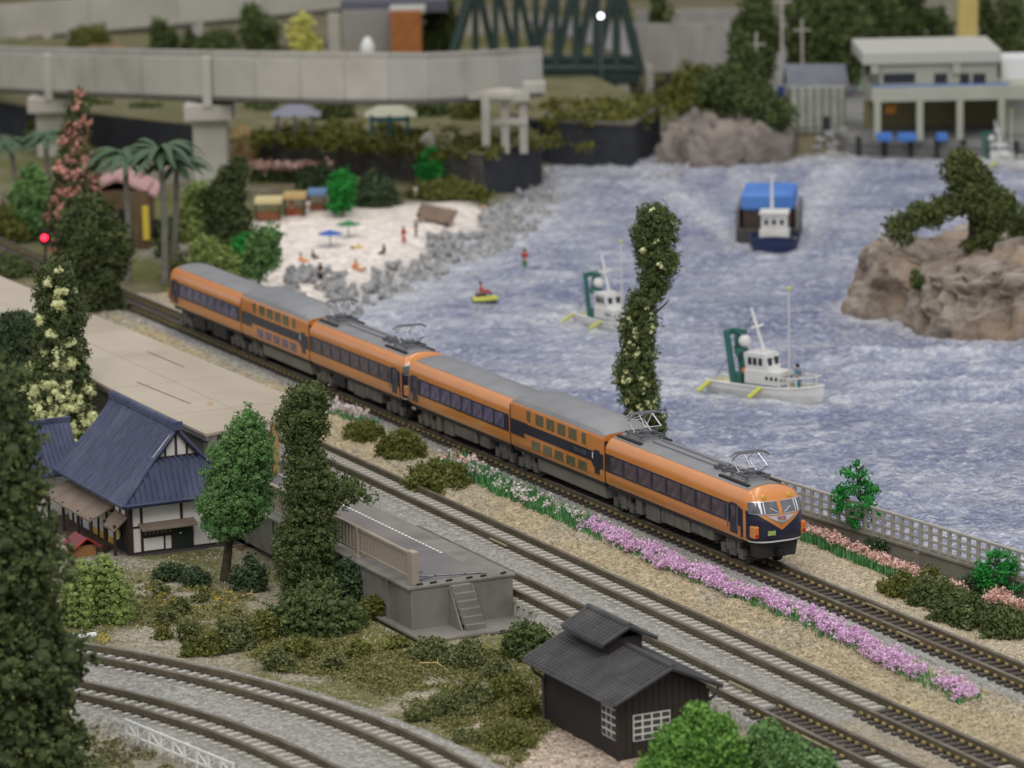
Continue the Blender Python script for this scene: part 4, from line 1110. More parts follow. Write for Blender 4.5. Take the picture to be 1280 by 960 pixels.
# little red-roofed shrine
p = at(108, 697, -6.5); sx, sy = p[0], p[1]
REDT = mat('tile_red', (122,58,58), .6, (104,48,50), 3); REDP = mat('paint_red', (150,48,46), .5); OCH = mat('shrine_ochre', (150,104,62), .6)
sh = thing('shrine', 'tiny ochre shrine with red gabled roof beside the round shrub', 'shrine', p)
mb = MB(); mb.box(sx-3.2, sx+3.2, sy, sy+9, -7, -2.6); mb.build('wall', OCH, sh)
for sg in (-1, 1):
    mb = MB(); mb.slab([[(sx, sy-1.2, 0), (sx, sy+10, 0)], [(sx+sg*4.4, sy-1.2, -3.2), (sx+sg*4.4, sy+10, -3.2)]], (0,0,-.4)); ro = mb.build('roof_slope', REDT, sh)
    mb = MB(); mb.tube([(sx, sy-1.3, 0), (sx+sg*4.4, sy-1.3, -3.2)], .35, 5); mb.build('verge_board', REDP, ro)

# ================================================================== DARK SHED
SHW = mat('shed_boards', (52,45,41), .75, (42,37,34), 3, stretch=(1,1,.2))
SHR = mat('shed_tile', (74,72,73), .7, (64,62,64), 6, dirt=(90,88,86), dfeat=10)
WFR = mat('window_white', (206,202,194), .5)
WGL = mat('shed_glass', (74,76,78), .25, (58,60,62), 3)
sd = thing('shed', 'small black boarded shed with ridge cupola and white grid windows', 'shed', (-104, -158, -7))
SX0, SX1, SY0, SY1, SZ0, SZ1 = -117.5, -92.0, -179.0, -136.0, -7.6, 8.6
mb = MB(); mb.prism([(SX0,SZ0),(SX1,SZ0),(SX1,SZ1+1.2),(-104.5,15.6),(SX0,SZ1)], 'y', SY0, SY1); mb.build('wall', SHW, sd)
bd = MB(); bd.box(-.12,.12,-.85,.85,0,1); bdm = bd.mesh('board', SHW)
for i in range(23):
    y = SY0+.95+i*1.86
    if not (-171.5 < y < -179): piece('board', bdm, sd, (SX0-.1, y, SZ0), scale=(1,1,SZ1-SZ0-.3))
bx_ = MB(); bx_.box(-.85,.85,-.12,.12,0,1); bxm = bx_.mesh('board', SHW)
for i in range(13):
    x = SX0+.95+i*1.95; zt = SZ1 + (1-abs(x+104.5)/13.6)*6.4; piece('board', bxm, sd, (x, SY0-.1, SZ0), scale=(1,1,zt-SZ0))
for x in (SX0-.2, SX1+.2):
    mb = MB(); mb.box(x-.5, x+.5, SY0-.4, SY0+.6, SZ0, SZ1); mb.build('corner_board', SHW, sd)
def shed_roof(parent, xc, zr, ez, ex_, ya, yb, nm='roof_slope', pit=1.9, exr=None):
    ez_ = ez
    for sg in (-1, 1):
        ex = ex_ if sg < 0 or exr is None else exr; ez = zr-(zr-ez_)*ex/ex_
        mb = MB(); mb.slab([[(xc, ya, zr), (xc, yb, zr)], [(xc+sg*ex, ya, ez), (xc+sg*ex, yb, ez)]], (0,0,-.8)); ro = mb.build(nm, SHR, parent)
        rb = MB(); n = int((yb-ya)/pit); L = math.hypot(ex, zr-ez); k = max(3, int(L/2.0))
        for i in range(n+1):
            y = ya+.2+i*(yb-ya-.4)/n
            rb.tube([(xc+sg*ex*t_, y, zr-(zr-ez)*t_+.1) for t_ in (0, 1)], .46, 6)
        for j in range(1, k):
            t_ = j/k; rb.tube([(xc+sg*ex*t_, ya, zr-(zr-ez)*t_+.12), (xc+sg*ex*t_, yb, zr-(zr-ez)*t_+.12)], .26, 4)
        rb.build('tile_rows', SHR, ro, kind='stuff')
        for y in (ya, yb):
            mb = MB(); mb.tube([(xc, y, zr+.05), (xc+sg*ex, y, ez+.05)], .55, 6); mb.build('verge_tile', SHR, ro)
    mb = MB(); mb.tube([(xc, ya-.3, zr+.3), (xc, yb+.3, zr+.3)], .85, 8); mb.build('ridge', SHR, parent)
shed_roof(sd, -104.5, 17.0, 9.4, 16.8, SY0-5, SY1+4.5, exr=14.6)
mb = MB(); mb.box(-109.4,-99.6,-158.2,-139.5,13.2,19.2); cu = mb.build('cupola', SHW, sd)
shed_roof(cu, -104.5, 22.6, 18.6, 8.2, -160.5, -137.2, 'cupola_roof', 1.8)
def grid_window(ax, a0, a1, z0, z1, n, m):
    mb = MB()
    if ax == 'y': mb.box(a0, a1, SY0-.45, SY0-.1, z0, z1)
    else: mb.box(SX0-.45, SX0-.1, a0, a1, z0, z1)
    w = mb.build('window', WFR, sd)
    cw, ch = (a1-a0)/n, (z1-z0)/m
    for i in range(n):
        for j in range(m):
            q = MB(); u0, u1 = a0+cw*i+.28, a0+cw*(i+1)-.28; v0, v1 = z0+ch*j+.28, z0+ch*(j+1)-.28
            if ax == 'y': q.box(u0, u1, SY0-.52, SY0-.3, v0, v1)
            else: q.box(SX0-.52, SX0-.3, u0, u1, v0, v1)
            q.build('pane', WGL, w)
grid_window('y', -113.6, -102.8, -2.4, 4.6, 4, 4)
grid_window('x', -178.2, -170.2, -2.0, 6.2, 3, 4)
for (x, sgn) in ((SX0-.3,-1),(SX1+.3,1)):
    for y in ((SY1-.5,) if sgn == -1 else (SY0+.3,)):
        mb = MB(); mb.tube([(x+sgn*3.4, y, 8.6), (x+sgn*3.2, y, 7.2), (x+sgn*.6, y, 5.2), (x+sgn*.3, y, 4), (x+sgn*.3, y, SZ0)], .45, 7); mb.build('drainpipe', SHR, sd)
mb = MB(); mb.tube([(-104.5-17.0, SY0-5, 9.0), (-104.5-17.0, SY1+4.5, 9.0)], .45, 6); mb.build('gutter', SHR, sd)

# ================================================================== SEA WALL AND LATTICE FENCE
SW = mat('seawall_concrete', (130,125,115), .8, (116,112,104), 10, .12, 2, dirt=(104,98,84), dfeat=14)
LAT = mat('lattice_grey_tan', (166,161,151), .7, (150,146,138), 6)
fw_ = thing('sea_wall', 'grey concrete sea wall topped by a lattice railing beside the pink flower bed', 'sea wall', (56, -100, -8))
segs = list(zip(FENCE[:-1], FENCE[1:]))
hm = MB(); hm.box(-.5,.5,-.5,.5,0,8.4); hmm = hm.mesh('lattice_post', LAT)
for (a, b) in segs:
    a = np.array(a); b = np.array(b); d = b-a; L = np.linalg.norm(d); u = d/L; rz = math.atan2(d[1], d[0]); mid = (a+b)/2
    mb = MB(); mb.obox((mid[0], mid[1], -6.6), (L+.4, 2.4, 15.0), rz); mb.build('wall_section', SW, fw_, bev=.2)
    mb = MB(); mb.obox((mid[0], mid[1], 1.2), (L+.5, 3.4, .9), rz); mb.build('wall_cap', SW, fw_, bev=.15)
    for z in (1.9, 4.3, 6.7): 
        mb = MB(); mb.obox((mid[0], mid[1], z+.3), (L+.2, .6, .7), rz); mb.build('lattice_rail', LAT, fw_)
    mb = MB(); mb.obox((mid[0], mid[1], 9.6), (L+.2, 1.1, .8), rz); mb.build('top_rail', LAT, fw_, bev=.1)
    n = int(L/4.6)
    for i in range(n):
        q = a+u*(i+.5)*L/n; piece('lattice_post', hmm, fw_, (q[0], q[1], 1.3), rz)
for s_ in (.55, 1.6, 2.3):
    i = int(s_); a = np.array(FENCE[i]); b = np.array(FENCE[i+1]); q = a+(b-a)*(s_-i)
    mb = MB(); mb.obox((q[0]-1.2, q[1], -5), (2.4, 2.6, 11.6), math.atan2((b-a)[1], (b-a)[0])); mb.build('pilaster', SW, fw_, bev=.15)
# little white fence in the lower left
pf = [at(158, 922, -3.2), at(292, 978, -3.2)]
wf = thing('white_fence', 'low white trellis fence beside the inner curved track', 'fence', pf[0])
a, b = pf; d = b-a; L = np.linalg.norm(d[:2]); rz = math.atan2(d[1], d[0]); mid = (a+b)/2
for z in (-2.0, 1.6):
    mb = MB(); mb.obox((mid[0], mid[1], z), (L, .45, .5), rz); mb.build('rail', WHITEP, wf)
n = 9
for i in range(n+1):
    q = a+d*i/n; mb = MB(); mb.obox((q[0], q[1], -.7), (.5, .5, 5.4), rz); mb.build('post', WHITEP, wf)
    if i < n:
        q2 = a+d*(i+1)/n; mb = MB(); mb.tube([(q[0],q[1],-2), (q2[0],q2[1],1.5)] if i % 2 else [(q[0],q[1],1.5),(q2[0],q2[1],-2)], .22, 4); mb.build('brace', WHITEP, wf)

# ================================================================== FOREGROUND PLANTING
WHF = leafmat('petal_white', (222,214,206), (232,226,222), (214,196,196), (226,208,210))
PKF = leafmat('petal_magenta', (200,148,190), (214,168,206), (226,190,220), (234,210,232))
PPF = leafmat('petal_salmon', (222,178,164), (232,202,190), (206,156,142), (236,216,204))
GRS = leafmat('grass_blade', (52,106,58), (74,134,76), (96,150,92), (120,166,112))
MOSS = leafmat('moss_tuft', (86,90,46), (104,106,58), (120,118,70), (140,134,88))
YLF = leafmat('moss_yellow', (176,150,48), (190,166,62), (150,134,50))
def zground(x, y):
    return float(ground_near(np.array([x]), np.array([y]))[0][0])
def strip_pts(pxs, z, n, width, seed, jit=1.0):
    r = np.random.default_rng(seed)
    W = np.array([at(x, y, z)[:2] for x, y in pxs]); L = np.r_[0, np.cumsum(np.linalg.norm(np.diff(W, axis=0), axis=1))]
    s = r.random(n)*L[-1]; x = np.interp(s, L, W[:,0]); y = np.interp(s, L, W[:,1])
    return np.c_[x + width*(r.random(n)-.5)*jit, y + width*(r.random(n)-.5)*.6], s/L[-1]
def blades(name, P, hmin, hmax, material, seed, label, cat, zoff=-.5, wdt=.45):
    r = np.random.default_rng(seed); n = len(P)
    zz = ground_near(P[:,0], P[:,1])[0]+zoff
    h = hmin+(hmax-hmin)*r.random(n); a = r.random(n)*6.28; lean = .35*h
    bx, by = np.cos(a), np.sin(a); b2 = r.random(n)*6.28
    base = np.c_[P, zz]; tip = base + np.c_[np.cos(b2)*lean*r.random(n), np.sin(b2)*lean*r.random(n), h]
    w = np.c_[bx, by, 0*bx]*wdt*.5; mid = base*.45+tip*.55
    V = np.stack([base-w, base+w, mid+w*.8, tip, mid-w*.8], 1).reshape(-1,3)
    Fc = np.arange(5*n).reshape(n,5)
    o = link_mesh(name, V, Fc, material, None, (P[0][0], P[0][1], -3), False, 0, 'stuff'); set_tint(o, np.repeat(r.random(n), 5)); return tag(o, label, cat)
def petals(name, P, hz, size, material, seed, label, cat, per=7, spread=.8):
    r = np.random.default_rng(seed); n = len(P)
    zz = ground_near(P[:,0], P[:,1])[0]
    C = np.c_[P, zz + hz[0] + (hz[1]-hz[0])*r.random(n)]
    B = [(c[0], c[1], c[2], spread*(.6+.7*r.random()), spread*(.6+.7*r.random()), spread*.8) for c in C]
    V, Fc, tn = leaf_cloud(B, n*per, size, .9, seed, 5)
    o = set_tint(link_mesh(name, V, Fc, material, None, (P[0][0], P[0][1], -3), False, 0, 'stuff'), tn); return tag(o, label, cat)
SP_A = [(412,520),(470,535),(560,580),(610,608),(680,640),(745,668)]
SP_B = [(735,665),(800,692),(860,720),(900,738),(950,757),(1010,782),(1060,805),(1110,830),(1160,856),(1222,884)]
P, s = strip_pts(SP_A[2:], -2.5, 3400, 9.0, 11); blades('grass_strip', P, 2.2, 5.0, GRS, 12, 'green blades under white flowers beside the straight track', 'grass')
P, s = strip_pts(SP_A[2:], -2.0, 230, 7.5, 13); petals('white_flowers', P, (2.6,4.8), .7, WHF, 14, 'white and pale pink flowers in the strip beside the train track', 'flowers', 5, .5)
P, s = strip_pts(SP_A[:2], -2.5, 300, 5, 15); blades('grass_strip', P, 1.6, 3.4, GRS, 16, 'small green grass patch with white blooms by the dark shrub and canopy end', 'grass')
P, s = strip_pts([(405,512),(455,528)], -2.0, 160, 6, 17); petals('white_flowers', P, (1.8,3.2), .8, WHF, 18, 'white blooms in the patch near the canopy end', 'flowers', 6, .8)
P, s = strip_pts(SP_B, -2.5, 2600, 8.0, 19); P[:,0] -= 1.0; blades('grass_strip', P, 1.2, 3.4, GRS, 20, 'green blades under the long magenta flower bed', 'grass')
P, s = strip_pts(SP_B, -2.0, 1500, 7.0, 21); P[:,0] += 2.6*(fbm(P[:,1], P[:,1]*0, 26, 3, 57)-.5)*2; keep = (fbm(P[:,0]*1.6, P[:,1], 9, 3, 55) > .36+.07*((s > .80) & (s < .93))); P = P[keep]
petals('magenta_flowers', P, (1.7,3.7), .62, PKF, 22, 'long bed of magenta pink flowers between the two straight tracks', 'flowers', 15, 1.0)
P, s = strip_pts([(560,585),(600,592)], -2, 40, 6, 23); petals('pink_flowers', P, (3,4.4), .8, PPF, 24, 'few pale pink blooms on the olive shrub before the white flowers', 'flowers', 8, .8)
SP_C = [(985,655),(1040,678),(1090,700),(1150,722),(1195,742)]
P, s = strip_pts(SP_C, -3, 1500, 7.0, 25); P[:,0] -= 2.2; blades('grass_strip', P, 2.0, 4.4, GRS, 26, 'green blades under the salmon flowers by the sea wall', 'grass', 0)
P, s = strip_pts(SP_C, -1.5, 420, 5.0, 27); P[:,0] += 1.5; petals('salmon_flowers', P, (3.0,4.8), .75, PPF, 28, 'pale salmon flower bed along the foot of the sea wall', 'flowers', 10, 1.0)
P, s = strip_pts([(1240,748),(1275,760)], -2, 90, 7, 29); petals('salmon_flowers', P, (3.5,5.5), .8, PPF, 30, 'salmon blooms among dark shrubs near the small green tree', 'flowers', 12, 1.2)

tree('conifer_tree', 'large blurred dark conifer rising beside the curved tracks and white fence', 8, 1010, -7, [(2,420,50),(0,455,84),(2,510,110),(4,570,150),(-4,640,156),(2,700,192),(0,770,186),(-2,830,214),(0,900,222),(4,960,236)], G_PINE, 1.35, 1.05, 3.8, 2.0, 3, trunk_r=2.6)
tree('blossoming_tree', 'tall dark tree with masses of cream blossom behind the blue-roofed house', 88, 590, -6, [(84,326,42),(80,360,56),(84,395,64),(80,430,62),(76,470,84),(80,505,92),(88,545,78)], G_PINE, .85, 1.0, 2.8, 2.0, 5, blossom=(C_CREAM, lambda b,base,s: .92 if (b[2]-base[2]) < 34 else .22, 16000, .8, .72))
tree('broadleaf_tree', 'fine-leaved mid green tree with bare brown trunk before the white farmhouse', 280, 727, -6.5, [(318,516,26),(314,540,56),(306,575,80),(300,605,92),(296,635,96),(290,655,84),(290,664,50)], G_MID, .6, 1.1, 2.6, 2.4, 7, trunk_r=1.7, trunk_top=.7)
def side_branch(base):
    out = []; r = np.random.default_rng(4)
    for (px, py, q) in ((412,618,4.2),(424,618,4.6),(438,612,4.8),(450,614,4.2),(460,622,2.8),(434,602,3.6),(420,630,3.4)):
        s = pxmm(base); bx, by = base_px(base)
        p = np.array([base[0],base[1],0]) + np.array([_r[0],_r[1],0])*(px-bx)/s
        out.append((p[0], p[1]-2, base[2]+(by-py)/s/.98, q, q, q*.8))
    return out
tree('conifer_tree', 'tall dark green tree with one side branch beside the platform railing', 385, 748, -6.5, [(392,484,40),(388,505,64),(385,530,62),(386,555,48),(388,580,64),(392,610,70),(388,640,66),(384,665,74),(384,695,84),(386,725,80),(388,745,60)], G_DARK, .74, 1.0, 2.7, 2.2, 9, trunk_r=1.6, extra=side_branch)
tree('blossoming_tree', 'twisted column-like tree dotted with cream blossom between train and sea', 806, 560, -5, [(824,266,44),(824,285,60),(820,310,56),(828,335,54),(822,356,42),(806,382,46),(798,408,48),(800,435,46),(795,462,52),(798,488,48),(804,512,48),(812,540,54)], G_DARK, .72, 1.05, 2.5, 2.3, 11, trunk_r=1.2, blossom=(C_CREAM, lambda b,base,s: .36 if (b[2]-base[2]) < 50 else .06, 2600, .6, .36))
def tiers(lst, seed):
    def fn(base):
        r = np.random.default_rng(seed); s = pxmm(base); bx, by = base_px(base); out = []
        for (px, py, w, m) in lst:
            for k in range(m):
                a = 6.28*(k+.6*r.random())/m; R = w/2/s*(.45+.55*r.random())
                p = np.array([base[0], base[1], 0]) + np.array([_r[0],_r[1],0])*((px-bx)/s+R*math.cos(a)) + np.array([math.sin(YAW), math.cos(YAW), 0])*R*math.sin(a)
                q = 1.5*(.7+.5*r.random()); out.append((p[0], p[1], base[2]+(by-py)/s/.98+.9*r.normal(), q*1.25, q*1.25, q*.6))
        return out
    return fn
tree('plastic_tree', 'small bright green tiered tree in front of the lattice sea wall', 1078, 690, -6, [(1072,580,8)], G_BRIGHT, .85, .62, 1.7, 1.5, 13, trunk_r=.9, trunk_top=1.0, corek=.4, extra=tiers([(1070,588,40,6),(1068,602,34,4),(1068,614,60,9),(1070,626,62,8),(1072,638,66,9),(1074,652,44,6)], 3), limbs=(.4,.5,.6,.7,.8,.9))
tree('plastic_tree', 'spreading bright green little tree beside the sea wall by the salmon blooms', 1258, 756, -6, [(1250,692,8)], G_BRIGHT, .85, .62, 1.7, 1.5, 15, trunk_r=.8, trunk_top=.95, corek=.4, extra=tiers([(1250,698,34,5),(1246,708,54,8),(1242,718,64,9),(1250,730,56,8),(1258,740,40,5)], 4), limbs=(.4,.6,.8))
tree('leafy_tree', 'bright leafy green tree top in front of the dark shed windows', 868, 1012, -7, [(880,886,26),(882,900,60),(874,918,100),(872,940,130),(876,965,150)], leafmat('foam_fresh', (62,96,40), (84,124,52), (102,146,64), (130,158,78)), 1.0, 1.0, 3.0, 2.4, 17, trunk_r=1.4)
tree('leafy_tree', 'darker shrubby tree top beside the bright one at the shed corner', 990, 1010, -7, [(958,912,30),(966,932,66),(990,950,104),(996,980,110)], G_MID, 1.0, 1.0, 3.0, 2.4, 19, trunk_r=1.2)

FG = 'dark green shrubs along the grassy bank'
bush('round_bush', 'round pale green twiggy bush beside the farmhouse corner', 132, 778, 104, 84, G_LIGHT, .75, 2.6, 2.2, 41)
bush('shrub', 'dark green shrub touching the foot of the tall side-branched tree and platform wall', 408, 792, 128, 60, G_DARK, 1.0, 3.0, 2.2, 42)
bush('shrub', 'dark bluish shrub squeezed between platform wall and tall tree', 445, 752, 70, 48, G_BLUE, 1.0, 2.8, 2.2, 43)
bush('shrub', 'dark green shrub between platform base plate and shed roof', 672, 822, 70, 38, G_DARK, 1.0, 2.6, 2.2, 44)
bush('shrub', 'dark shrub with dry twigs at the right foot of the broadleaf tree', 318, 736, 44, 40, G_BLUE, 1.0, 2.4, 2.2, 45)
bush('shrub', 'olive brown shrub on the sandy strip behind the white flower patch', 508, 578, 68, 38, G_OLIVE, .9, 2.4, 2.2, 46, z=-2.5)
bush('shrub', 'low olive shrub with pale blooms beside the white flower strip', 556, 614, 92, 34, G_OLIVE, .9, 2.2, 2.2, 47, z=-2.5)
bush('shrub', 'small olive shrub between canopy end and the darker olive shrub', 460, 552, 50, 24, G_OLIVE, .9, 2.0, 2.2, 48, z=-2.5)
for i, (x, y, w, h, m_) in enumerate(((215,728,44,20,G_BLUE),(246,732,30,24,G_BLUE),(258,752,26,14,G_BANK),(262,734,18,20,G_BLUE),(208,782,26,24,G_BANK),(222,770,36,16,G_BANK),(240,800,34,22,G_BANK),(300,812,60,34,G_BANK),(330,800,50,30,G_OLIVE),(268,818,40,26,G_OLIVE),(205,800,22,14,G_OLIVE),(352,838,40,24,G_BANK),(375,822,44,22,G_OLIVE),(420,836,26,18,G_BANK),(448,818,30,14,G_OLIVE),(200,742,20,14,G_BANK),(545,826,60,24,G_BANK),(590,834,60,28,G_BANK),(600,880,50,20,G_BANK),(570,892,64,22,G_BANK),(640,870,54,22,G_OLIVE),(660,896,40,20,G_OLIVE),(590,930,40,16,G_BANK),(530,900,36,14,G_BANK),(235,860-40,22,14,G_OLIVE),(500,812,30,12,G_OLIVE),(690,842,40,22,G_OLIVE),(640,935,60,20,G_OLIVE),(625,850,40,22,G_BANK),(470,768,36,20,G_OLIVE))):
    place = 'before the farmhouse plinth' if y < 760 else ('on the bank before the round pale bush' if x < 260 and y < 815 else ('on the bank between tall tree and outer curved track' if x < 470 else ('in the moss below the platform base plate' if y < 860 and x < 610 else ('beside the shed wall' if x > 610 else 'in the moss beside the outer curved track'))))
    bush('shrub', ('small ' if w < 32 else 'broad ') + ('olive' if m_ is G_OLIVE else ('blackish green' if m_ is G_BLUE else 'dark green')) + ' shrub ' + place, x, y, w, h, m_, .85, 2.0, 2.0, 60+i, group=FG, z=-6.2)
for i, (x, y, w, h, m_, lb) in enumerate(((1100,700,34,30,G_BLUE,'dark shrub behind the tiered tree at the sea wall foot'),(1060,682,40,18,G_DARK,'low dark shrub before the tiered tree trunk by the wall'),(1165,742,36,30,G_OLIVE,'olive shrub at the end of the salmon flower bed'),(1135,752,60,30,G_OLIVE,'low olive shrub in front of the salmon flowers near the track'),(1180,768,80,40,G_DARK,'dark shrub in the middle of the row by the train track'),(1215,790,90,44,G_DARK,'dark broad shrub in the row nearest the wooden-sleeper track'),(1262,806,70,46,G_DARK,'dark tall shrub closing the row beside the wooden-sleeper track'),(1225,750,50,28,G_BLUE,'dark shrub under the spreading bright little tree'))):
    bush('shrub', lb, x, y, w, h, m_, .95, 2.5, 2.2, 110+i, z=-5)
# mossy ground cover
def scatter_px(polys, n, seed, z=-6):
    r = np.random.default_rng(seed); out = []
    for poly, k in polys:
        xs = [p[0] for p in poly]; ys = [p[1] for p in poly]; c = 0; pp = np.array(poly, float)
        while c < k:
            x = r.uniform(min(xs), max(xs)); y = r.uniform(min(ys), max(ys))
            if inpoly(np.array([x]), np.array([y]), pp)[0]:
                p = at(x, y, z)
                if fbm(np.array([p[0]]), np.array([p[1]]), 9, 3, 71)[0] > .38: out.append((p[0], p[1]))
                c += 1
    return np.array(out)
bank = [([(150,725),(300,735),(345,765),(330,830),(250,800),(170,790)], 2000), ([(250,790),(420,800),(520,815),(640,812),(700,850),(690,905),(640,940),(560,905),(430,850),(330,830)], 7000), ([(500,870),(640,860),(690,905),(640,960),(600,945)], 2300), ([(90,860),(130,900),(300,960),(120,960)], 700)]
def moss_patch(name, P, size, material, seed, label, sp=1.5, per=13):
    r = np.random.default_rng(seed); zz = ground_near(P[:,0], P[:,1])[0]
    rc = np.hypot(P[:,0]-CC[0], P[:,1]-CC[1]); ok = ~((rc > 268) & (rc < 330)) & (P[:,0] < -84) & ~((P[:,0] > -113) & (P[:,1] > -48)) & ~((P[:,0] > -119) & (P[:,0] < -88) & (P[:,1] > -182) & (P[:,1] < -134)) & ~((P[:,1] > 84) & (P[:,0] > -162))
    B = [(p[0], p[1], z-.1, sp*(.5+1.0*r.random()), sp*(.5+1.0*r.random()), sp*(.25+.5*r.random())) for p, z in zip(P[ok], zz[ok])]
    V, Fc, tn = leaf_cloud(B, len(B)*per, size, .7, seed)
    o = set_tint(link_mesh(name, V, Fc, material, None, (P[0][0], P[0][1], -6), False, 0, 'stuff'), tn); return tag(o, label, 'ground cover')
moss_patch('moss', scatter_px(bank, 0, 31), .7, MOSS, 32, 'olive moss and tufts covering the gravelly bank', 1.25, 12)
moss_patch('moss', scatter_px([([(180,735),(300,735),(300,760),(200,760)], 240), ([(120,790),(150,800),(150,806),(120,800)], 40), ([(510,870),(600,850),(620,880)], 90)], 0, 33), .7, YLF, 34, 'yellow flowering moss before the farmhouse', .7, 7)
# twigs and litter
TW = mat('dry_twig', (196,166,112), .8)
for i, (x0,y0,x1,y1) in enumerate(((520,800,545,826),(525,826,560,836),(560,828,572,815),(300,735,330,728),(298,742,322,742))):
    a, b = at(x0,y0,-5), at(x1,y1,-5); zz = max(zground(a[0],a[1]), zground(b[0],b[1]))
    mb = MB(); m_ = (a+b)/2; mb.tube([(a[0],a[1],zz+.3),(m_[0]+1,m_[1],zz+1.4),(b[0],b[1],zz+.5)], .22, 4, .1); mb.tube([(m_[0]+1,m_[1],zz+1.4),(m_[0]+2,m_[1]+1.5,zz+2.4)], .14, 4, .06)
    o = mb.build('dry_twig', TW, None, org=(a[0],a[1],zz)); tag(o, 'thin straw-coloured dry twig lying in the moss of the bank', 'twig', 'dry twigs on the bank')
p = at(110, 798, -5); mb = MB(); mb.tube([(p[0]-3,p[1]+1.5,-4.6),(p[0],p[1],-4.2),(p[0]+2.6,p[1]+1,-4.4)], .75, 7); o = mb.build('white_log', WHITEP, None, org=p); tag(o, 'short white log at the edge of the outer curved track', 'log')

tree('conifer_tree', 'dark bluish tree overlapping the canopy roof edge beside the cream blossom tree', 22, 540, -6.5, [(34,392,34),(28,412,66),(20,436,84),(16,462,80),(18,500,70)], G_BLUE, 1.0, 1.0, 3.2, 2.0, 23, trunk_r=1.5)

# ================================================================== SEA THINGS
TEAL = mat('boat_green', (60,112,102), .5, (52,100,92), 6)
BWHITE = mat('boat_white', (222,220,216), .4, (210,208,204), 8)
DECKC = mat('boat_deck_cream', (212,204,160), .6)
YELF = mat('float_yellow', (198,196,84), .5)
HOLE = mat('porthole_dark', (44,48,54), .3)
BLUEB = mat('tarp_blue', (66,116,190), .55, (84,132,202), 20)
NAVYB = mat('hull_navy', (34,46,84), .5)
SKIN = mat('skin', (196,150,122), .6)
HAIR = mat('hair', (40,34,32), .7)
def loc2w(o, h, p):
    c, s_ = math.cos(h), math.sin(h); return (o[0]+p[0]*c-p[1]*s_, o[1]+p[0]*s_+p[1]*c, o[2]+p[2])
class LMB(MB):
    def __init__(s, o, h): super().__init__(); s.o = o; s.h = h
    def add(s, V, Fc): return super().add([loc2w(s.o, s.h, p) for p in V], Fc)
def hull(o, h, L, W, H, D, mat_, parent, name='hull'):
    """loft from stern (x=0) to bow (x=L); H freeboard, D draught"""
    st = []
    for i in range(13):
        t = i/12; x = L*t
        w = W/2*(1 if t < .55 else math.sqrt(max(0.0, 1-((t-.55)/.45)**2.2)))*(.9+.1*min(1,t*4)); zt = H*(1+.55*max(0,(t-.5)/.5)**2)
        kl = -D*(1-max(0,(t-.8)/.2)**2*.8)
        st.append([(x, -w, zt), (x, -w*.96, zt*.4), (x-.02*L*(t > .9), -w*.72, kl*.6), (x-.03*L*(t > .9), 0, kl), (x-.02*L*(t > .9), w*.72, kl*.6), (x, w*.96, zt*.4), (x, w, zt)])
    mb = LMB(o, h); mb.grid(st); mb.add(st[0], [tuple(range(7))]); hb = mb.build(name, mat_, parent, smooth=False)
    ins = LMB(o, h); ins.grid([[(q[0][0], q[0][1]*.97, H*.55), (q[0][0], -q[0][1]*.97, H*.55)] for q in st]); ins.build('deck', DECKC, parent)
    for sg in (0, 6):
        g_ = LMB(o, h); g_.tube([q[sg] for q in st], .45, 5); g_.build('gunwale', mat_, hb)
    return hb
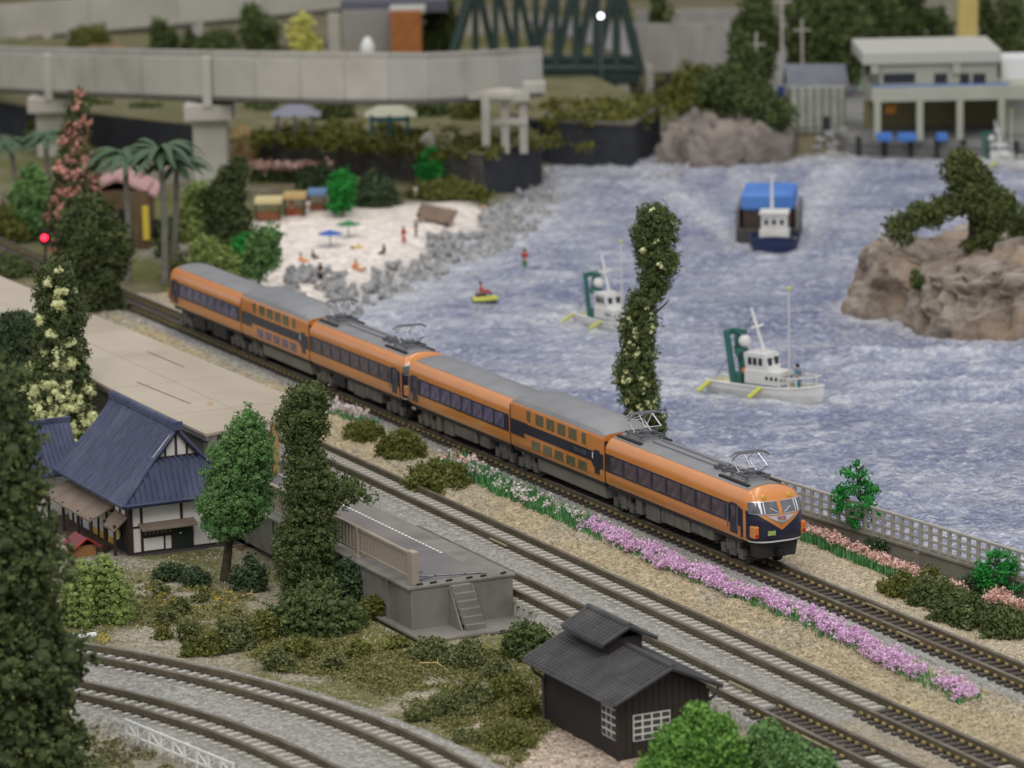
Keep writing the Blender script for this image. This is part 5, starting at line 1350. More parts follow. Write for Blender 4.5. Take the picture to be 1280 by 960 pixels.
def fishing_boat(o, h, L, label, group='white fishing boats with green gantries'):
    t = thing('fishing_boat', label, 'boat', o, group); k = L/44
    W = 11.5*k
    hull(o, h, L, W, 3.4*k, 2.6*k, BWHITE, t)
    def P(nm, m_, fn, par=None, **kw):
        mb = LMB(o, h); fn(mb); return mb.build(nm, m_, par or t, **kw)
    cab = P('cabin', BWHITE, lambda m: m.box(15*k, 29*k, -4*k, 4*k, 1.5*k, 8.5*k), bev=.3)
    wh = P('wheelhouse', BWHITE, lambda m: m.add([(15.5*k,-3.6*k,8.5*k),(24.5*k,-3.6*k,8.5*k),(24.5*k,3.6*k,8.5*k),(15.5*k,3.6*k,8.5*k),(14.8*k,-3.9*k,14*k),(23.0*k,-3.9*k,14*k),(23.0*k,3.9*k,14*k),(14.8*k,3.9*k,14*k)], [(0,3,2,1),(4,5,6,7),(0,1,5,4),(1,2,6,5),(2,3,7,6),(3,0,4,7)]))
    for i, x in enumerate((17.2, 19.2, 21.4)):
        for sg in (-1, 1): P('window', HOLE, lambda m: m.box((x-.7)*k, (x+.7)*k, sg*3.62*k, sg*3.95*k, 10.2*k, 12.6*k), wh)
    for y in (-1.9, 1.9): P('window', HOLE, lambda m: m.box(23.3*k, 24.2*k, (y-.9)*k, (y+.9)*k, 10.2*k, 12.6*k), wh)
    for i in range(4): P('porthole', HOLE, lambda m: m.box(29*k, 29.15*k, (-3+i*2-.5)*k, (-3+i*2+.5)*k, 5.6*k, 6.8*k), cab)
    for i in range(3): P('porthole', HOLE, lambda m: m.box((24+i*1.9-.5)*k, (24+i*1.9+.5)*k, -4.12*k, -4.0*k, 5.6*k, 6.8*k), cab)
    P('mast', BWHITE, lambda m: (m.tube([(20.5*k,0,14*k),(17.5*k,0,22*k),(15.2*k,0,28.5*k)], .65*k, 6, .45*k), m.tube([(17.8*k,-3*k,22.6*k),(17.2*k,0,22*k),(17.8*k,3*k,22.6*k)], .5*k, 5)))
    pole = P('pole', mat('pole_grey', (196,194,192), .5), lambda m: m.tube([(31*k,-1*k,2*k),(31*k,-1*k,36*k)], .42*k, 6, .3*k))
    P('pole_lamp', YELF, lambda m: m.ball((31*k,-1*k,36.4*k), .7*k, 7, 5), pole)
    P('radar_dome', BWHITE, lambda m: m.ball((12.5*k,0,17*k), 2.2*k, 9, 6))
    g_ = P('stern_gantry', TEAL, lambda m: ([m.obox((8.6*k, sg*2.9*k, 11.6*k), (1.9*k, 1.1*k, 18*k), 0, Matrix.Rotation(-.16, 4, 'Y')) for sg in (-1, 1)], m.box(6.2*k, 8.2*k, -2.9*k, 2.9*k, 19*k, 20.6*k), m.box(6.4*k, 13*k, -.7*k, .7*k, 19.4*k, 20.8*k)))
    P('winch', TEAL, lambda m: (m.tube([(11*k,-2.4*k,13.6*k),(11*k,2.4*k,13.6*k)], 1.3*k, 8), m.box(9*k,10*k,-1*k,1*k,13*k,19*k), m.box(9.2*k,13*k,-3*k,3*k,2*k,6.4*k)))
    P('roller', mat('buoy_orange', (206,110,60), .5), lambda m: m.ball((13.8*k,-1.8*k,7.4*k), 1.2*k, 7, 5))
    for (x, sg) in ((2.5,-1),(23,-1),(3,1),(22,1)):
        P('outrigger_float', YELF, lambda m: m.tube([((x)*k, sg*(W*.5+.2), 3.4*k), ((x-2.2)*k, sg*(W*.5+4.2*k), .4*k)], .75*k, 6))
    for sg in (-1, 1):
        P('rigging', DULLM, lambda m: (m.tube([(17.5*k,0,22*k),(40*k,sg*.6*k,5*k)], .12*k, 4), m.tube([(16*k,0,26*k),(3*k,sg*4*k,3.6*k)], .12*k, 4)))
        P('deck_rail', BWHITE, lambda m: (m.tube([(30*k,sg*5.3*k,7*k),(36*k,sg*4.2*k,7.4*k),(42.5*k,sg*.8*k,8.2*k)], .22*k, 5), [m.tube([(x_*k,sg*y_*k,3*k),(x_*k,sg*y_*k,z_*k)], .2*k, 4) for x_, y_, z_ in ((30,5.3,7),(33,4.8,7.2),(36,4.2,7.4),(39.5,2.6,7.8))]))
    P('stripe', mat('boat_stripe', (92,112,140), .5), lambda m: m.box(15*k, 29.1*k, -4.06*k, 4.06*k, 3.4*k, 3.9*k), cab)
    return t
def person(loc, h, pose, shirt, label, face=0.0, group=None, legs=None):
    t = thing('person', label, 'person', loc, group)
    if pose == 'stand': J = dict(p=(0,0,.52), c=(0,0,.74), n=(0,0,.84), hd=(0,0,.93), k1=(.02,.06,.27), f1=(0,.06,.02), k2=(.02,-.06,.27), f2=(0,-.06,.02), s1=(0,.11,.80), e1=(.06,.15,.64), w1=(.16,.12,.58), s2=(0,-.11,.80), e2=(.05,-.15,.64), w2=(.15,-.13,.56))
    elif pose == 'sit': J = dict(p=(0,0,.06), c=(-.05,0,.28), n=(-.06,0,.38), hd=(-.04,0,.48), k1=(.24,.07,.17), f1=(.42,.07,.02), k2=(.24,-.07,.14), f2=(.44,-.07,.02), s1=(-.05,.11,.34), e1=(.02,.16,.18), w1=(.14,.12,.1), s2=(-.05,-.11,.34), e2=(-.14,-.16,.18), w2=(-.2,-.14,.03))
    else: J = dict(p=(0,0,.07), c=(-.22,0,.07), n=(-.32,0,.08), hd=(-.41,0,.09), k1=(.26,.06,.06), f1=(.5,.07,.03), k2=(.25,-.06,.07), f2=(.5,-.07,.03), s1=(-.28,.1,.07), e1=(-.14,.17,.05), w1=(0,.18,.05), s2=(-.28,-.1,.07), e2=(-.4,-.18,.05), w2=(-.52,-.12,.05))
    keys = list(J); ed = [('p','c'),('c','n'),('n','hd'),('p','k1'),('k1','f1'),('p','k2'),('k2','f2'),('c','s1'),('s1','e1'),('e1','w1'),('c','s2'),('s2','e2'),('e2','w2')]
    rad = dict(p=.085, c=.095, n=.04, hd=.075, k1=.05, f1=.035, k2=.05, f2=.035, s1=.045, e1=.034, w1=.028, s2=.045, e2=.034, w2=.028)
    ca, sa = math.cos(face), math.sin(face)
    R = lambda q: ((q[0]*ca-q[1]*sa)*h*S, (q[0]*sa+q[1]*ca)*h*S, q[2]*h*S)
    def skin(name, ks, grow, m_):
        es = [(a, b) for a, b in ed if a in ks and b in ks]
        me = bpy.data.meshes.new(name); me.from_pydata([R(J[k]) for k in ks], [(ks.index(a), ks.index(b)) for a, b in es], []); me.materials.append(m_)
        o = bpy.data.objects.new(name, me); COL.objects.link(o); o.parent = t; ORG[o.name] = ORG[t.name]
        o.modifiers.new('skin', 'SKIN')
        lay = me.skin_vertices[0] if me.skin_vertices else None
        if lay is None: 
            bpy.context.view_layer.objects.active = o
            return o
        for i, k in enumerate(ks):
            lay.data[i].radius = (rad[k]*h*S*grow,)*2; lay.data[i].use_root = (i == 0)
        sb = o.modifiers.new('sub', 'SUBSURF'); sb.levels = 1; sb.render_levels = 1
        return o
    skin('body', keys, 1.0, SKIN)
    skin('shirt', ['p','c','s1','e1','s2','e2'], 1.22, shirt)
    skin('trousers', ['p','k1','f1','k2','f2'], 1.2, legs or shirt)
    q = R(J['hd']); hb = MB(); hb.ball((ORG[t.name][0]+q[0]/S-.01*h, ORG[t.name][1]+q[1]/S, ORG[t.name][2]+q[2]/S+.02*h), .082*h, 8, 6); hb.build('hair', HAIR, t)
    return t
def bvec(a, b):
    h = heading(a, b); L = math.hypot(b[0]-a[0], b[1]-a[1]); return h, L
h1, L1 = bvec(b1s, b1b); o1 = np.array([b1s[0], b1s[1], -13.6])
fishing_boat(o1, h1, L1, 'white fishing boat with green stern gantry and a crewman in teal on the bow deck')
CL = {k: mat('cloth_'+k, c, .7) for k, c in dict(teal=(48,124,140), red=(176,52,46), blue=(52,90,170), dark=(40,42,52), orange=(220,140,60), yellow=(222,196,70), white=(220,216,212), green=(52,120,70)).items()}
pp = loc2w(o1, h1, (33.5*L1/44, .5, 2.2*L1/44)); person(pp, 10.5, 'stand', CL['teal'], 'small figure in teal overalls standing on the fishing boat bow', h1)
h2_, L2 = bvec(b2s, b2b); o2 = np.array([b2s[0], b2s[1], -13.6])
fishing_boat(o2, h2_-.15, max(34, L1*.9), 'white fishing boat with green gantry in the waves beside the column-like tree')
p4 = at(1222, 204, -14); fishing_boat(np.array([p4[0], p4[1], -13.6]), -YAW-.9, 36, 'white fishing boat moored at the stilted station quay')
# tug and barge
h3 = -math.pi/2-YAW-.12
p3 = at(966, 318, -14); 
fwv = np.array([math.cos(h3), math.sin(h3), 0]); 
o3 = np.array([p3[0], p3[1], -13.8]) - fwv*30
t3_ = thing('tug_boat', 'small tug with white wheelhouse and navy hull in front of the blue-covered barge', 'boat', o3)
hull(o3, h3, 30, 23, 5.0, 2.6, NAVYB, t3_)
def TB(nm, m_, fn, par=None, **kw):
    mb = LMB(o3, h3); fn(mb); return mb.build(nm, m_, par or t3_, **kw)
TB('cabin', BWHITE, lambda m: m.box(7,19,-6.8,6.8,2,9), bev=.4)
wh = TB('wheelhouse', BWHITE, lambda m: m.box(8,17.5,-6,6,9,16), bev=.3)
TB('wheelhouse_roof', BWHITE, lambda m: m.box(7,18.6,-6.8,6.8,16,17.6), wh, bev=.3)
for y in (-3.6,0,3.6): TB('window', HOLE, lambda m: m.box(17.5,17.7,y-.9,y+.9,11.6,14), wh)
TB('mast', BWHITE, lambda m: m.tube([(12,-1.2,17),(12,-1.2,33)], .8, 6, .6))
for y in (-6,-2,2,6): TB('tyre_fender', BLACKM, lambda m: m.tube([(27.8-abs(y)*.62,y,2.8),(29.4-abs(y)*.62,y,2.8)], 2.0, 9))
o5 = np.array([p3[0], p3[1], -13.9]) - fwv*80 - RH*4.5
bg = thing('barge', 'dark barge carrying a big bright blue covered cargo behind the tug', 'barge', o5)
def BG(nm, m_, fn, par=None, **kw):
    mb = LMB(o5, h3); fn(mb); return mb.build(nm, m_, par or bg, **kw)
BG('hull', mat('barge_dark', (58,58,58), .7, (78,70,66), 6), lambda m: m.box(0,46,-14.5,14.5,-2,6), bev=.5)
for sg in (-1,1): BG('side_coaming', mat('barge_side', (112,108,106), .7), lambda m: m.box(2,44,sg*13.2,sg*14.9,6,15))
BG('cargo_hold', mat('hold_dark', (50,54,48), .8, (90,60,52), 6), lambda m: m.box(4,40,-11.5,11.5,6,14))
BG('tarpaulin', BLUEB, lambda m: m.box(3,40.5,-12.6,12.6,14,22), bev=1.4)
# jet ski and swimmer
pj = at(606, 376, -14); js = thing('jet_ski', 'yellow jet ski crossing the bay before the breakwater', 'jet ski', pj)
hj = -YAW+.2
mb = LMB(pj, hj); mb.grid([[(x, -w, 0.4), (x, -w*.8, 1.6), (x, 0, 2.6-.1*abs(x)), (x, w*.8, 1.6), (x, w, .4)] for x, w in ((-5.5,1.9),(-3,2.2),(0,2.2),(3,1.6),(5.8,.2))]); mb.build('hull', YELF, js, smooth=True)
mb = LMB(pj, hj); mb.box(-5.4,5,-2.2,2.2,-.6,.5); mb.build('keel', mat('jet_dark', (70,86,60), .6), js)
mb = LMB(pj, hj); mb.box(-4,.8,-.9,.9,2.2,3.2); mb.tube([(2.2,-1.6,4.4),(1.8,0,4.2),(2.2,1.6,4.4)], .25, 5); mb.tube([(2.6,0,2.2),(1.9,0,4.2)], .35, 5); mb.build('seat_and_handlebar', UNDERD, js)
person(loc2w(pj, hj, (-1.2,0,3.0)), 10, 'sit', CL['red'], 'rider in red seated on the yellow jet ski', hj)
ps = at(656, 334, -14); person((ps[0], ps[1], -15.0), 9.5, 'stand', CL['red'], 'bather in red standing in the shallow water beyond the jet ski', 1.0, legs=CL['green'])

# rock island
ROCK = mat('island_rock', (162,150,138), .85, (106,93,81), 11, 2.0, 2.4, lo=.36, hi=.64, dirt=(158,132,108), dfeat=26, detail=10)
def build_island():
    isl = thing('rock_island', 'big brown rock island with crooked pine rising from the sea', 'island', (ISLAND_C[0], ISLAND_C[1], SEA_Z))
    nt, nr = 220, 80; th = np.linspace(0, 2*math.pi, nt); rows = []
    c, s_ = math.cos(YAW), math.sin(YAW)
    for i in range(nr):
        q = i/(nr-1)
        # first 55% of the rows climb the cliff, the rest cross the top
        cl = min(1.0, q/.55); tp = max(0.0, (q-.55)/.45)
        R = island_r(th)*(1.02-.13*cl**1.5)*(1-tp)
        x = ISLAND_C[0]+R*np.cos(th); y = ISLAND_C[1]+R*np.sin(th)
        u = (x-ISLAND_C[0])*c-(y-ISLAND_C[1])*s_; w = (x-ISLAND_C[0])*s_+(y-ISLAND_C[1])*c   # right / away in the room
        top = 5 + 6*sstep(-60, 10, u) + 10*sstep(0, 70, u) + 7*(fbm(x,y,34,3,201)-.5) + 10*np.exp(-(((u+12)/26)**2+((w+38)/24)**2)) + 8*np.exp(-(((u+70)/22)**2+((w-8)/40)**2))
        z = -17 + (top+17)*cl**.8
        # ledges and cracks
        strata = fbm(th*38, np.full(nt, z.mean()/5.0), 2.2, 4, 31)
        crack = np.abs(fbm(x*1.0, y*1.0, 13, 4, 205)-.5)*2
        k = (11.0*(strata-.5) - 8.0*(1-sstep(0,.16,crack)))*math.sin(math.pi*min(1,q*1.15+.08))**.5*(1-tp)
        x = x + k*np.cos(th); y = y + k*np.sin(th)
        z = z + (4.5*(fbm(x,y,8,4,210)-.5) - 4.0*(1-sstep(0,.18,crack)))*min(1.0, q*4)
        z[-1] = z[0]; x[-1] = x[0]; y[-1] = y[0]
        rows.append(np.c_[x, y, z])
    G = np.array(rows); G[:, -1] = G[:, 0]
    mb = MB(); mb.grid(G); mb.build('rock', ROCK, isl, smooth=True)
build_island()
def rowsp(*a): return list(a)
def pine_branch(base):
    out = []; s = pxmm(base); bx, by = base_px(base)
    for (px, py, q) in ((1128,292,4.5),(1120,282,5),(1136,276,5.5),(1152,266,6),(1168,262,6),(1182,262,6),(1165,274,4),(1196,252,7)):
        p = np.array([base[0],base[1],0]) + np.array([_r[0],_r[1],0])*(px-bx)/s
        out.append((p[0], p[1], base[2]+(by-py)/s/.98, q, q, q*.75))
    return out
tree('pine_tree', 'crooked pine with a long bent limb on the rock island', 1228, 335, 4, [(1203,196,26),(1204,212,46),(1214,230,52),(1228,246,60),(1240,262,66),(1236,284,48),(1226,306,36)], leafmat('foam_pine_light', (58,66,34),(76,84,44),(92,100,54),(112,116,66)), 1.5, 1.0, 4.5, 2.2, 141, trunk_r=2.0, extra=pine_branch, base=(at(1228,330,6)))
bush('shrub', 'small green shrub clinging to the island rock face', 1150, 358, 18, 24, G_DARK, 1.2, 2.6, 2.0, 143, z=2)
tree('pine_tree', 'low bushy pine behind the crooked one at the island edge', 1290, 320, 6, [(1286,272,40),(1284,290,56),(1280,312,44)], G_DARK, 1.5, 1.0, 4.5, 2.2, 145, trunk_r=1.5)

# breakwater of tetrapods
TET = mat('tetrapod_concrete', (178,176,174), .85, (118,118,120), 1.2)
def tetra_mesh():
    mb = MB(); r = 1.0
    for d in ((0,0,1),(.943,0,-.333),(-.471,.816,-.333),(-.471,-.816,-.333)):
        d = np.array(d); mb.tube([d*.0, d*.9, d*2.1], [1.0,.95,.62], 7)
    return mb.mesh('tetrapod', TET)
TM = tetra_mesh(); r = np.random.default_rng(77)
bands = [([(345,372),(380,352),(440,352),(480,340),(500,356),(470,378),(430,398),(370,402)], 78), ([(480,338),(540,305),(600,285),(640,262),(665,285),(610,318),(560,340),(500,362)], 96), ([(600,285),(610,262),(640,250),(660,222),(690,205),(700,228),(690,262),(660,285)], 74), ([(790,215),(820,195),(860,205),(850,216),(800,222)], 14), ([(1005,196),(1030,176),(1060,180),(1058,200),(1020,206)], 20)]
for poly, k in bands:
    c = 0; pa = np.array(poly, float)
    while c < k:
        x = r.uniform(pa[:,0].min(), pa[:,0].max()); y = r.uniform(pa[:,1].min(), pa[:,1].max())
        if not inpoly(np.array([x]), np.array([y]), pa)[0]: continue
        p = at(x, y, -12); z, sd_ = land_h(np.array([p[0]]), np.array([p[1]]))
        o = bpy.data.objects.new('tetrapod', TM); COL.objects.link(o); sc = r.uniform(1.15, 2.2)
        o.location = [p[0]*S, p[1]*S, (max(float(z[0]), -16)+sc*.9)*S]; o.rotation_euler = tuple(r.uniform(0, 6.28, 3)); o.scale = (sc,)*3
        tag(o, 'grey concrete tetrapod heaped along the breakwater shore', 'tetrapod', 'tetrapods of the breakwater'); c += 1

# ================================================================== BACKGROUND
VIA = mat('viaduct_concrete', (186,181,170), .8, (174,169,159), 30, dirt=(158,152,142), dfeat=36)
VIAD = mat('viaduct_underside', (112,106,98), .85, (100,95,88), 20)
STONE = mat('quay_dark', (56,58,64), .85, (44,45,50), 12, .4, 5)
STONEW = mat('stone_wall', (96,92,84), .9, (66,63,58), 7, .8, 6)
GTRUSS = mat('truss_green', (38,58,51), .6, (31,48,42), 12)
RHV = np.array([math.cos(YAW), -math.sin(YAW), 0.0]); FHV = np.array([math.sin(YAW), math.cos(YAW), 0.0])
def cbox(mb, px0, px1, py0, py1, p_or_d, thick, back=0.0):
    """upright box, front face given by photo extents at the depth of a known point"""
    dep = p_or_d if np.isscalar(p_or_d) else float((np.asarray(p_or_d)-CAM)@FW)
    dep = dep+back; s = FPX/dep
    p = atD((px0+px1)/2, py1, dep); w = (px1-px0)/s; h = (py1-py0)/s/.98
    c = p + np.array([0,0,h/2]) + FHV*thick/2
    mb.obox(c, (w, thick, h), -YAW); return c
def CB(name, m_, parent, *a, bev=0.0, **k):
    mb = MB(); cbox(mb, *a, **k); return mb.build(name, m_, parent, bev=bev)
def dep_of(p): return float((np.asarray(p)-CAM)@FW)
# ---- promontory with stone wall
PL = [P2(320,204,-6), P2(420,212,-6), P2(520,226,-6), P2(604,250,-12), P2(678,233,-14), (P2(678,233,-14)[0]+20, P2(678,233,-14)[1]+60), (P2(660,200,-10)[0]+40, P2(660,200,-10)[1]+200), (330,1500), (60,1500), (150,1050)]
TOPZ = 10.5
pr = thing('retaining_wall', 'dark stone quay with mossy top below the concrete viaduct', 'quay wall', (P2(604,250)[0], P2(604,250)[1], -16))
mb = MB(); mb.prism([(x, y) for x, y in PL], 'z', -20, TOPZ); mb.build('wall', STONE, pr)
mb = MB(); mb.prism([(x, y) for x, y in PL], 'z', TOPZ, TOPZ+.6); mb.build('top_soil', mat('quay_soil', (118,110,84), .9, (92,92,52), 22, .6, 5), pr)
n = len(PL)
mb = MB()
for i in range(3):
    a, b = np.array(PL[i]), np.array(PL[i+1]); d = b-a; L = np.linalg.norm(d); mid = (a+b)/2; nrm = np.array([d[1], -d[0]])/L
    if nrm @ (CAM[:2]-mid) < 0: nrm = -nrm
    mb.obox((mid[0]+nrm[0]*.6, mid[1]+nrm[1]*.6, 0), (L, 2.4, 2*TOPZ-2), math.atan2(d[1], d[0]))
mb.build('stone_facing', STONEW, pr)
r = np.random.default_rng(5)
def mossy(name, pxs, z, w, n, m_, seed, label, size=2.2, sp=3.2, per=24):
    r = np.random.default_rng(seed)
    W = np.array([at(x, y, z)[:2] for x, y in pxs]); L = np.r_[0, np.cumsum(np.linalg.norm(np.diff(W, axis=0), axis=1))]
    s = r.random(n)*L[-1]; x = np.interp(s, L, W[:,0])+w*(r.random(n)-.5); y = np.interp(s, L, W[:,1])+w*(r.random(n)-.5)
    B = [(a, b, z+sp*.2*r.random(), sp*(.5+r.random()), sp*(.5+r.random()), sp*(.3+.6*r.random())) for a, b in zip(x, y)]
    V, Fc, tn = leaf_cloud(B, n*per, size, .7, seed); o = set_tint(link_mesh(name, V, Fc, m_, None, (x[0], y[0], z), False, 0, 'stuff'), tn); return tag(o, label, 'ground cover')
G_HILL = leafmat('moss_hill', (92,94,36), (110,110,44), (78,82,34), (126,120,54))
mossy('moss', [(330,172),(430,178),(520,184),(600,190)], TOPZ, 34, 170, G_HILL, 301, 'olive moss along the top of the stone quay')
mossy('moss', [(380,160),(470,168),(560,175),(640,178),(672,182)], TOPZ, 46, 170, G_HILL, 302, 'olive moss behind the quay edge under the viaduct end')
mossy('moss', [(560,232),(600,245)], -6, 16, 30, G_HILL, 303, 'brownish moss at the foot of the dark quay by the beach')
# dark dock
DK = [P2(665,206,-15), P2(790,213,-15), P2(826,188,-15)]
e1 = np.array(DK[2]); DKp = DK + [(e1[0]+60, e1[1]+260), (DK[0][0]+40, DK[0][1]+330)]
dk = thing('dark_dock', 'black dock wall below the green truss bridge', 'dock wall', (DK[1][0], DK[1][1], -16))
mb = MB(); mb.prism(DKp, 'z', -20, 8.5); mb.build('wall', STONE, dk)
mb = MB(); mb.prism(DKp, 'z', 8.5, 9.0); mb.build('top_soil', MATS['quay_soil'], dk)
mb = MB(); mb.prism([(DK[0][0]-.6,DK[0][1]-.6),(DK[1][0],DK[1][1]-1.2),(DK[2][0]+1,DK[2][1]-.6),(DK[2][0]+2,DK[2][1]+4),(DK[1][0],DK[1][1]+5),(DK[0][0],DK[0][1]+4)], 'z', 8.5, 10.2); mb.build('coping', mat('dock_coping', (104,98,90), .8), dk)
mossy('moss', [(690,150),(760,152),(815,146)], 9.2, 14, 60, G_HILL, 304, 'olive moss on top of the black dock')
mossy('moss', [(700,136),(790,136),(860,128)], 9.2, 60, 130, G_HILL, 305, 'olive moss on the slope behind the black dock')
# ---- main viaduct
via = thing('viaduct', 'long curved concrete railway viaduct with panelled parapet behind the beach', 'viaduct', (at(240,245,-6)))
VP = [(-60,64,2260),(0,67,2200),(60,69,2140),(118,70,2085),(176,71,2035),(258,73,1985),(318,74,1960),(375,75,1945),(430,76,1940),(485,76,1945),(535,76,1965),(580,74,2000),(625,72,2040),(678,69,2090)]
HV = 19.0
tops = [atD(x, y, d) for x, y, d in VP]
ZT = float(np.mean([p[2] for p in tops])); 
for i, (a, b) in enumerate(zip(tops[:-1], tops[1:])):
    a, b = a.copy(), b.copy(); d = b-a; u = d/np.linalg.norm(d); a = a+u*.25; b = b-u*.1
    mb = MB(); mb.slab([[a-[0,0,HV], b-[0,0,HV]], [a, b]], FHV*2.5); mb.build('parapet_panel', VIA, via)
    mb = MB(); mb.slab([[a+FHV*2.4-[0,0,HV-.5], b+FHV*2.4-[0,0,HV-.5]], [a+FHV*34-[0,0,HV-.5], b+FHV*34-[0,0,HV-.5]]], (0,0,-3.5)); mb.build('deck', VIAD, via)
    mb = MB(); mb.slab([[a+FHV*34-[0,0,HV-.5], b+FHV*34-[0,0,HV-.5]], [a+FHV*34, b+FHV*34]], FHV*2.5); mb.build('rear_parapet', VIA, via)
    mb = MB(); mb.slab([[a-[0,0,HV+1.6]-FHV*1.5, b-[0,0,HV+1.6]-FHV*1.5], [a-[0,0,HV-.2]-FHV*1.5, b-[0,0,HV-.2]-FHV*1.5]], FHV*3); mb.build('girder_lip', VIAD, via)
for i in (2, 5):
    p = tops[i]; d = dep_of(p)
    mb = MB(); mb.obox(p+np.array([0,0,-HV-8])-[0,0,0]+FHV*12, (24,30,8), -YAW); mb.build('pier_cap', VIA, via, bev=.6)
    mb = MB(); hh = p[2]-HV-12+8; mb.obox((p[0]+FHV[0]*14, p[1]+FHV[1]*14, (p[2]-HV-12-8)/2), (17,20,hh), -YAW); mb.build('pier', VIA, via, bev=.8)
    mb = MB(); mb.obox(p+np.array([0,0,-HV/2-2])-FHV*2.0, (4.5,5,HV+6), -YAW); mb.build('bracket', VIA, via, bev=.4)
# end portal
pb = at(628, 190, TOPZ); dpt = dep_of(pb)
for x in (608, 632, 655):
    CB('portal_post', VIA, via, x-5, x+5, 122, 192, dpt, 5, back=0 if x < 620 else 10)
CB('portal_beam', VIA, via, 600, 662, 116, 127, dpt, 12); CB('portal_beam', VIA, via, 608, 660, 148, 156, dpt, 4, back=6)
CB('portal_cap', VIA, via, 585, 640, 118, 124, dpt, 26, back=-4)
CB('bearing', VIA, via, 655, 682, 104, 116, dpt, 10)
# ---- upper viaduct
uv = thing('viaduct', 'upper concrete viaduct crossing behind the first in the distance', 'viaduct', at(330,120,8))
UP_ = [(-80,14,2560),(0,6,2560),(110,-3,2570),(220,-12,2580),(330,-22,2600),(450,-34,2640)]
tp = [atD(x, y, d) for x, y, d in UP_]
for a, b in zip(tp[:-1], tp[1:]):
    u = (b-a)/np.linalg.norm(b-a); a = a+u*.3
    mb = MB(); mb.slab([[a-[0,0,22], b-[0,0,22]], [a, b]], FHV*3); mb.build('parapet_panel', VIA, uv)
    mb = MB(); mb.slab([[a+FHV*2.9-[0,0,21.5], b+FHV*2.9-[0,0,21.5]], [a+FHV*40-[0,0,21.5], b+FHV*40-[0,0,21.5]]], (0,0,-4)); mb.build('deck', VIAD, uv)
for x in (30, 62, 92): CB('pier', VIA, uv, x-5, x+5, 46, 120, 2570, 8)
for x in (250, 330, 420): CB('pier', VIA, uv, x-7, x+7, 20, 130, 2600, 10)
# ---- truss bridge
tb = thing('truss_bridge', 'dark green steel truss railway bridge above the black dock', 'bridge', at(740,150,8.5))
DT = 2330
def strut(mb, a, b, w): mb.tube([a, b], w, 4)
for side, off in (('near', 0), ('far', 44)):
    def TP(x, y): return atD(x, y, DT) + FHV*off
    for nm, pts, w in (('bottom_chord', [(560,86),(802,86)], 3.0), ('top_chord', [(594,-26),(772,-26)], 2.4), ('end_post', [(562,86),(594,-26)], 3.2), ('end_post', [(800,86),(772,-26)], 3.2)):
        mb = MB(); strut(mb, TP(*pts[0]), TP(*pts[1]), w); mb.build(nm, GTRUSS, tb)
    xs_ = list(np.linspace(594, 772, 8))
    for i, x in enumerate(xs_):
        mb = MB(); strut(mb, TP(x, 86), TP(x, -26), 2.0); mb.build('vertical', GTRUSS, tb)
        if i < 7:
            p_, q_ = ((x, -26), (xs_[i+1], 86)) if i < 3 else ((x, 86), (xs_[i+1], -26))
            mb = MB(); strut(mb, TP(*p_), TP(*q_), 1.7); mb.build('diagonal', GTRUSS, tb)
for x in (594, 665, 736, 772):
    mb = MB(); strut(mb, atD(x, -26, DT), atD(x, -26, DT)+FHV*44, 1.3); mb.build('cross_beam', GTRUSS, tb)
CB('deck_girder', GTRUSS, tb, 560, 800, 84, 106, DT, 5); CB('deck', VIAD, tb, 566, 800, 96, 104, DT, 44, back=5)
for x in (705, 780): CB('pier', VIA, tb, x-7, x+7, 104, 152, DT, 16, back=6)
CB('abutment_beam', VIAD, tb, 690, 800, 104, 114, DT, 30, back=8)
lp = atD(751, 20, 2300); mb = MB(); mb.ball(lp, 1.6, 8, 6); ls = thing('street_lamp', 'tiny lit white lamp glowing behind the green truss', 'lamp', (lp[0], lp[1], 10)); mb.build('lamp_head', mat('lamp_glow', (235,240,255), .4, emit=6), ls)
mb = MB(); mb.tube([(lp[0],lp[1],8),(lp[0],lp[1],lp[2])], .5, 6); mb.build('post', DULLM, ls)
# ---- approach viaduct behind
av = thing('viaduct', 'concrete approach viaduct leading away from the truss bridge', 'viaduct', at(860,150,8))
AP = [(798,30,2345),(840,30,2400),(885,30,2460),(935,28,2530)]
tp = [atD(x, y, d) for x, y, d in AP]
for a, b in zip(tp[:-1], tp[1:]):
    mb = MB(); mb.slab([[a-[0,0,29], b-[0,0,29]], [a, b]], FHV*3); mb.build('parapet_panel', VIA, av)
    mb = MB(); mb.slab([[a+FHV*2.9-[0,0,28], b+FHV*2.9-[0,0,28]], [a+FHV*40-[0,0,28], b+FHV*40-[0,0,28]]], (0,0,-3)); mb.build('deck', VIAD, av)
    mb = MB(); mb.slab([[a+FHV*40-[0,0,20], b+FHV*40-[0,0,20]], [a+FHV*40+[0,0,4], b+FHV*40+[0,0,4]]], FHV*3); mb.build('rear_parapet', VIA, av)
for x, d in ((812,2352),(838,2415),(862,2455)): CB('pier', VIA, av, x-5, x+5, 84, 150, d, 10, back=8)
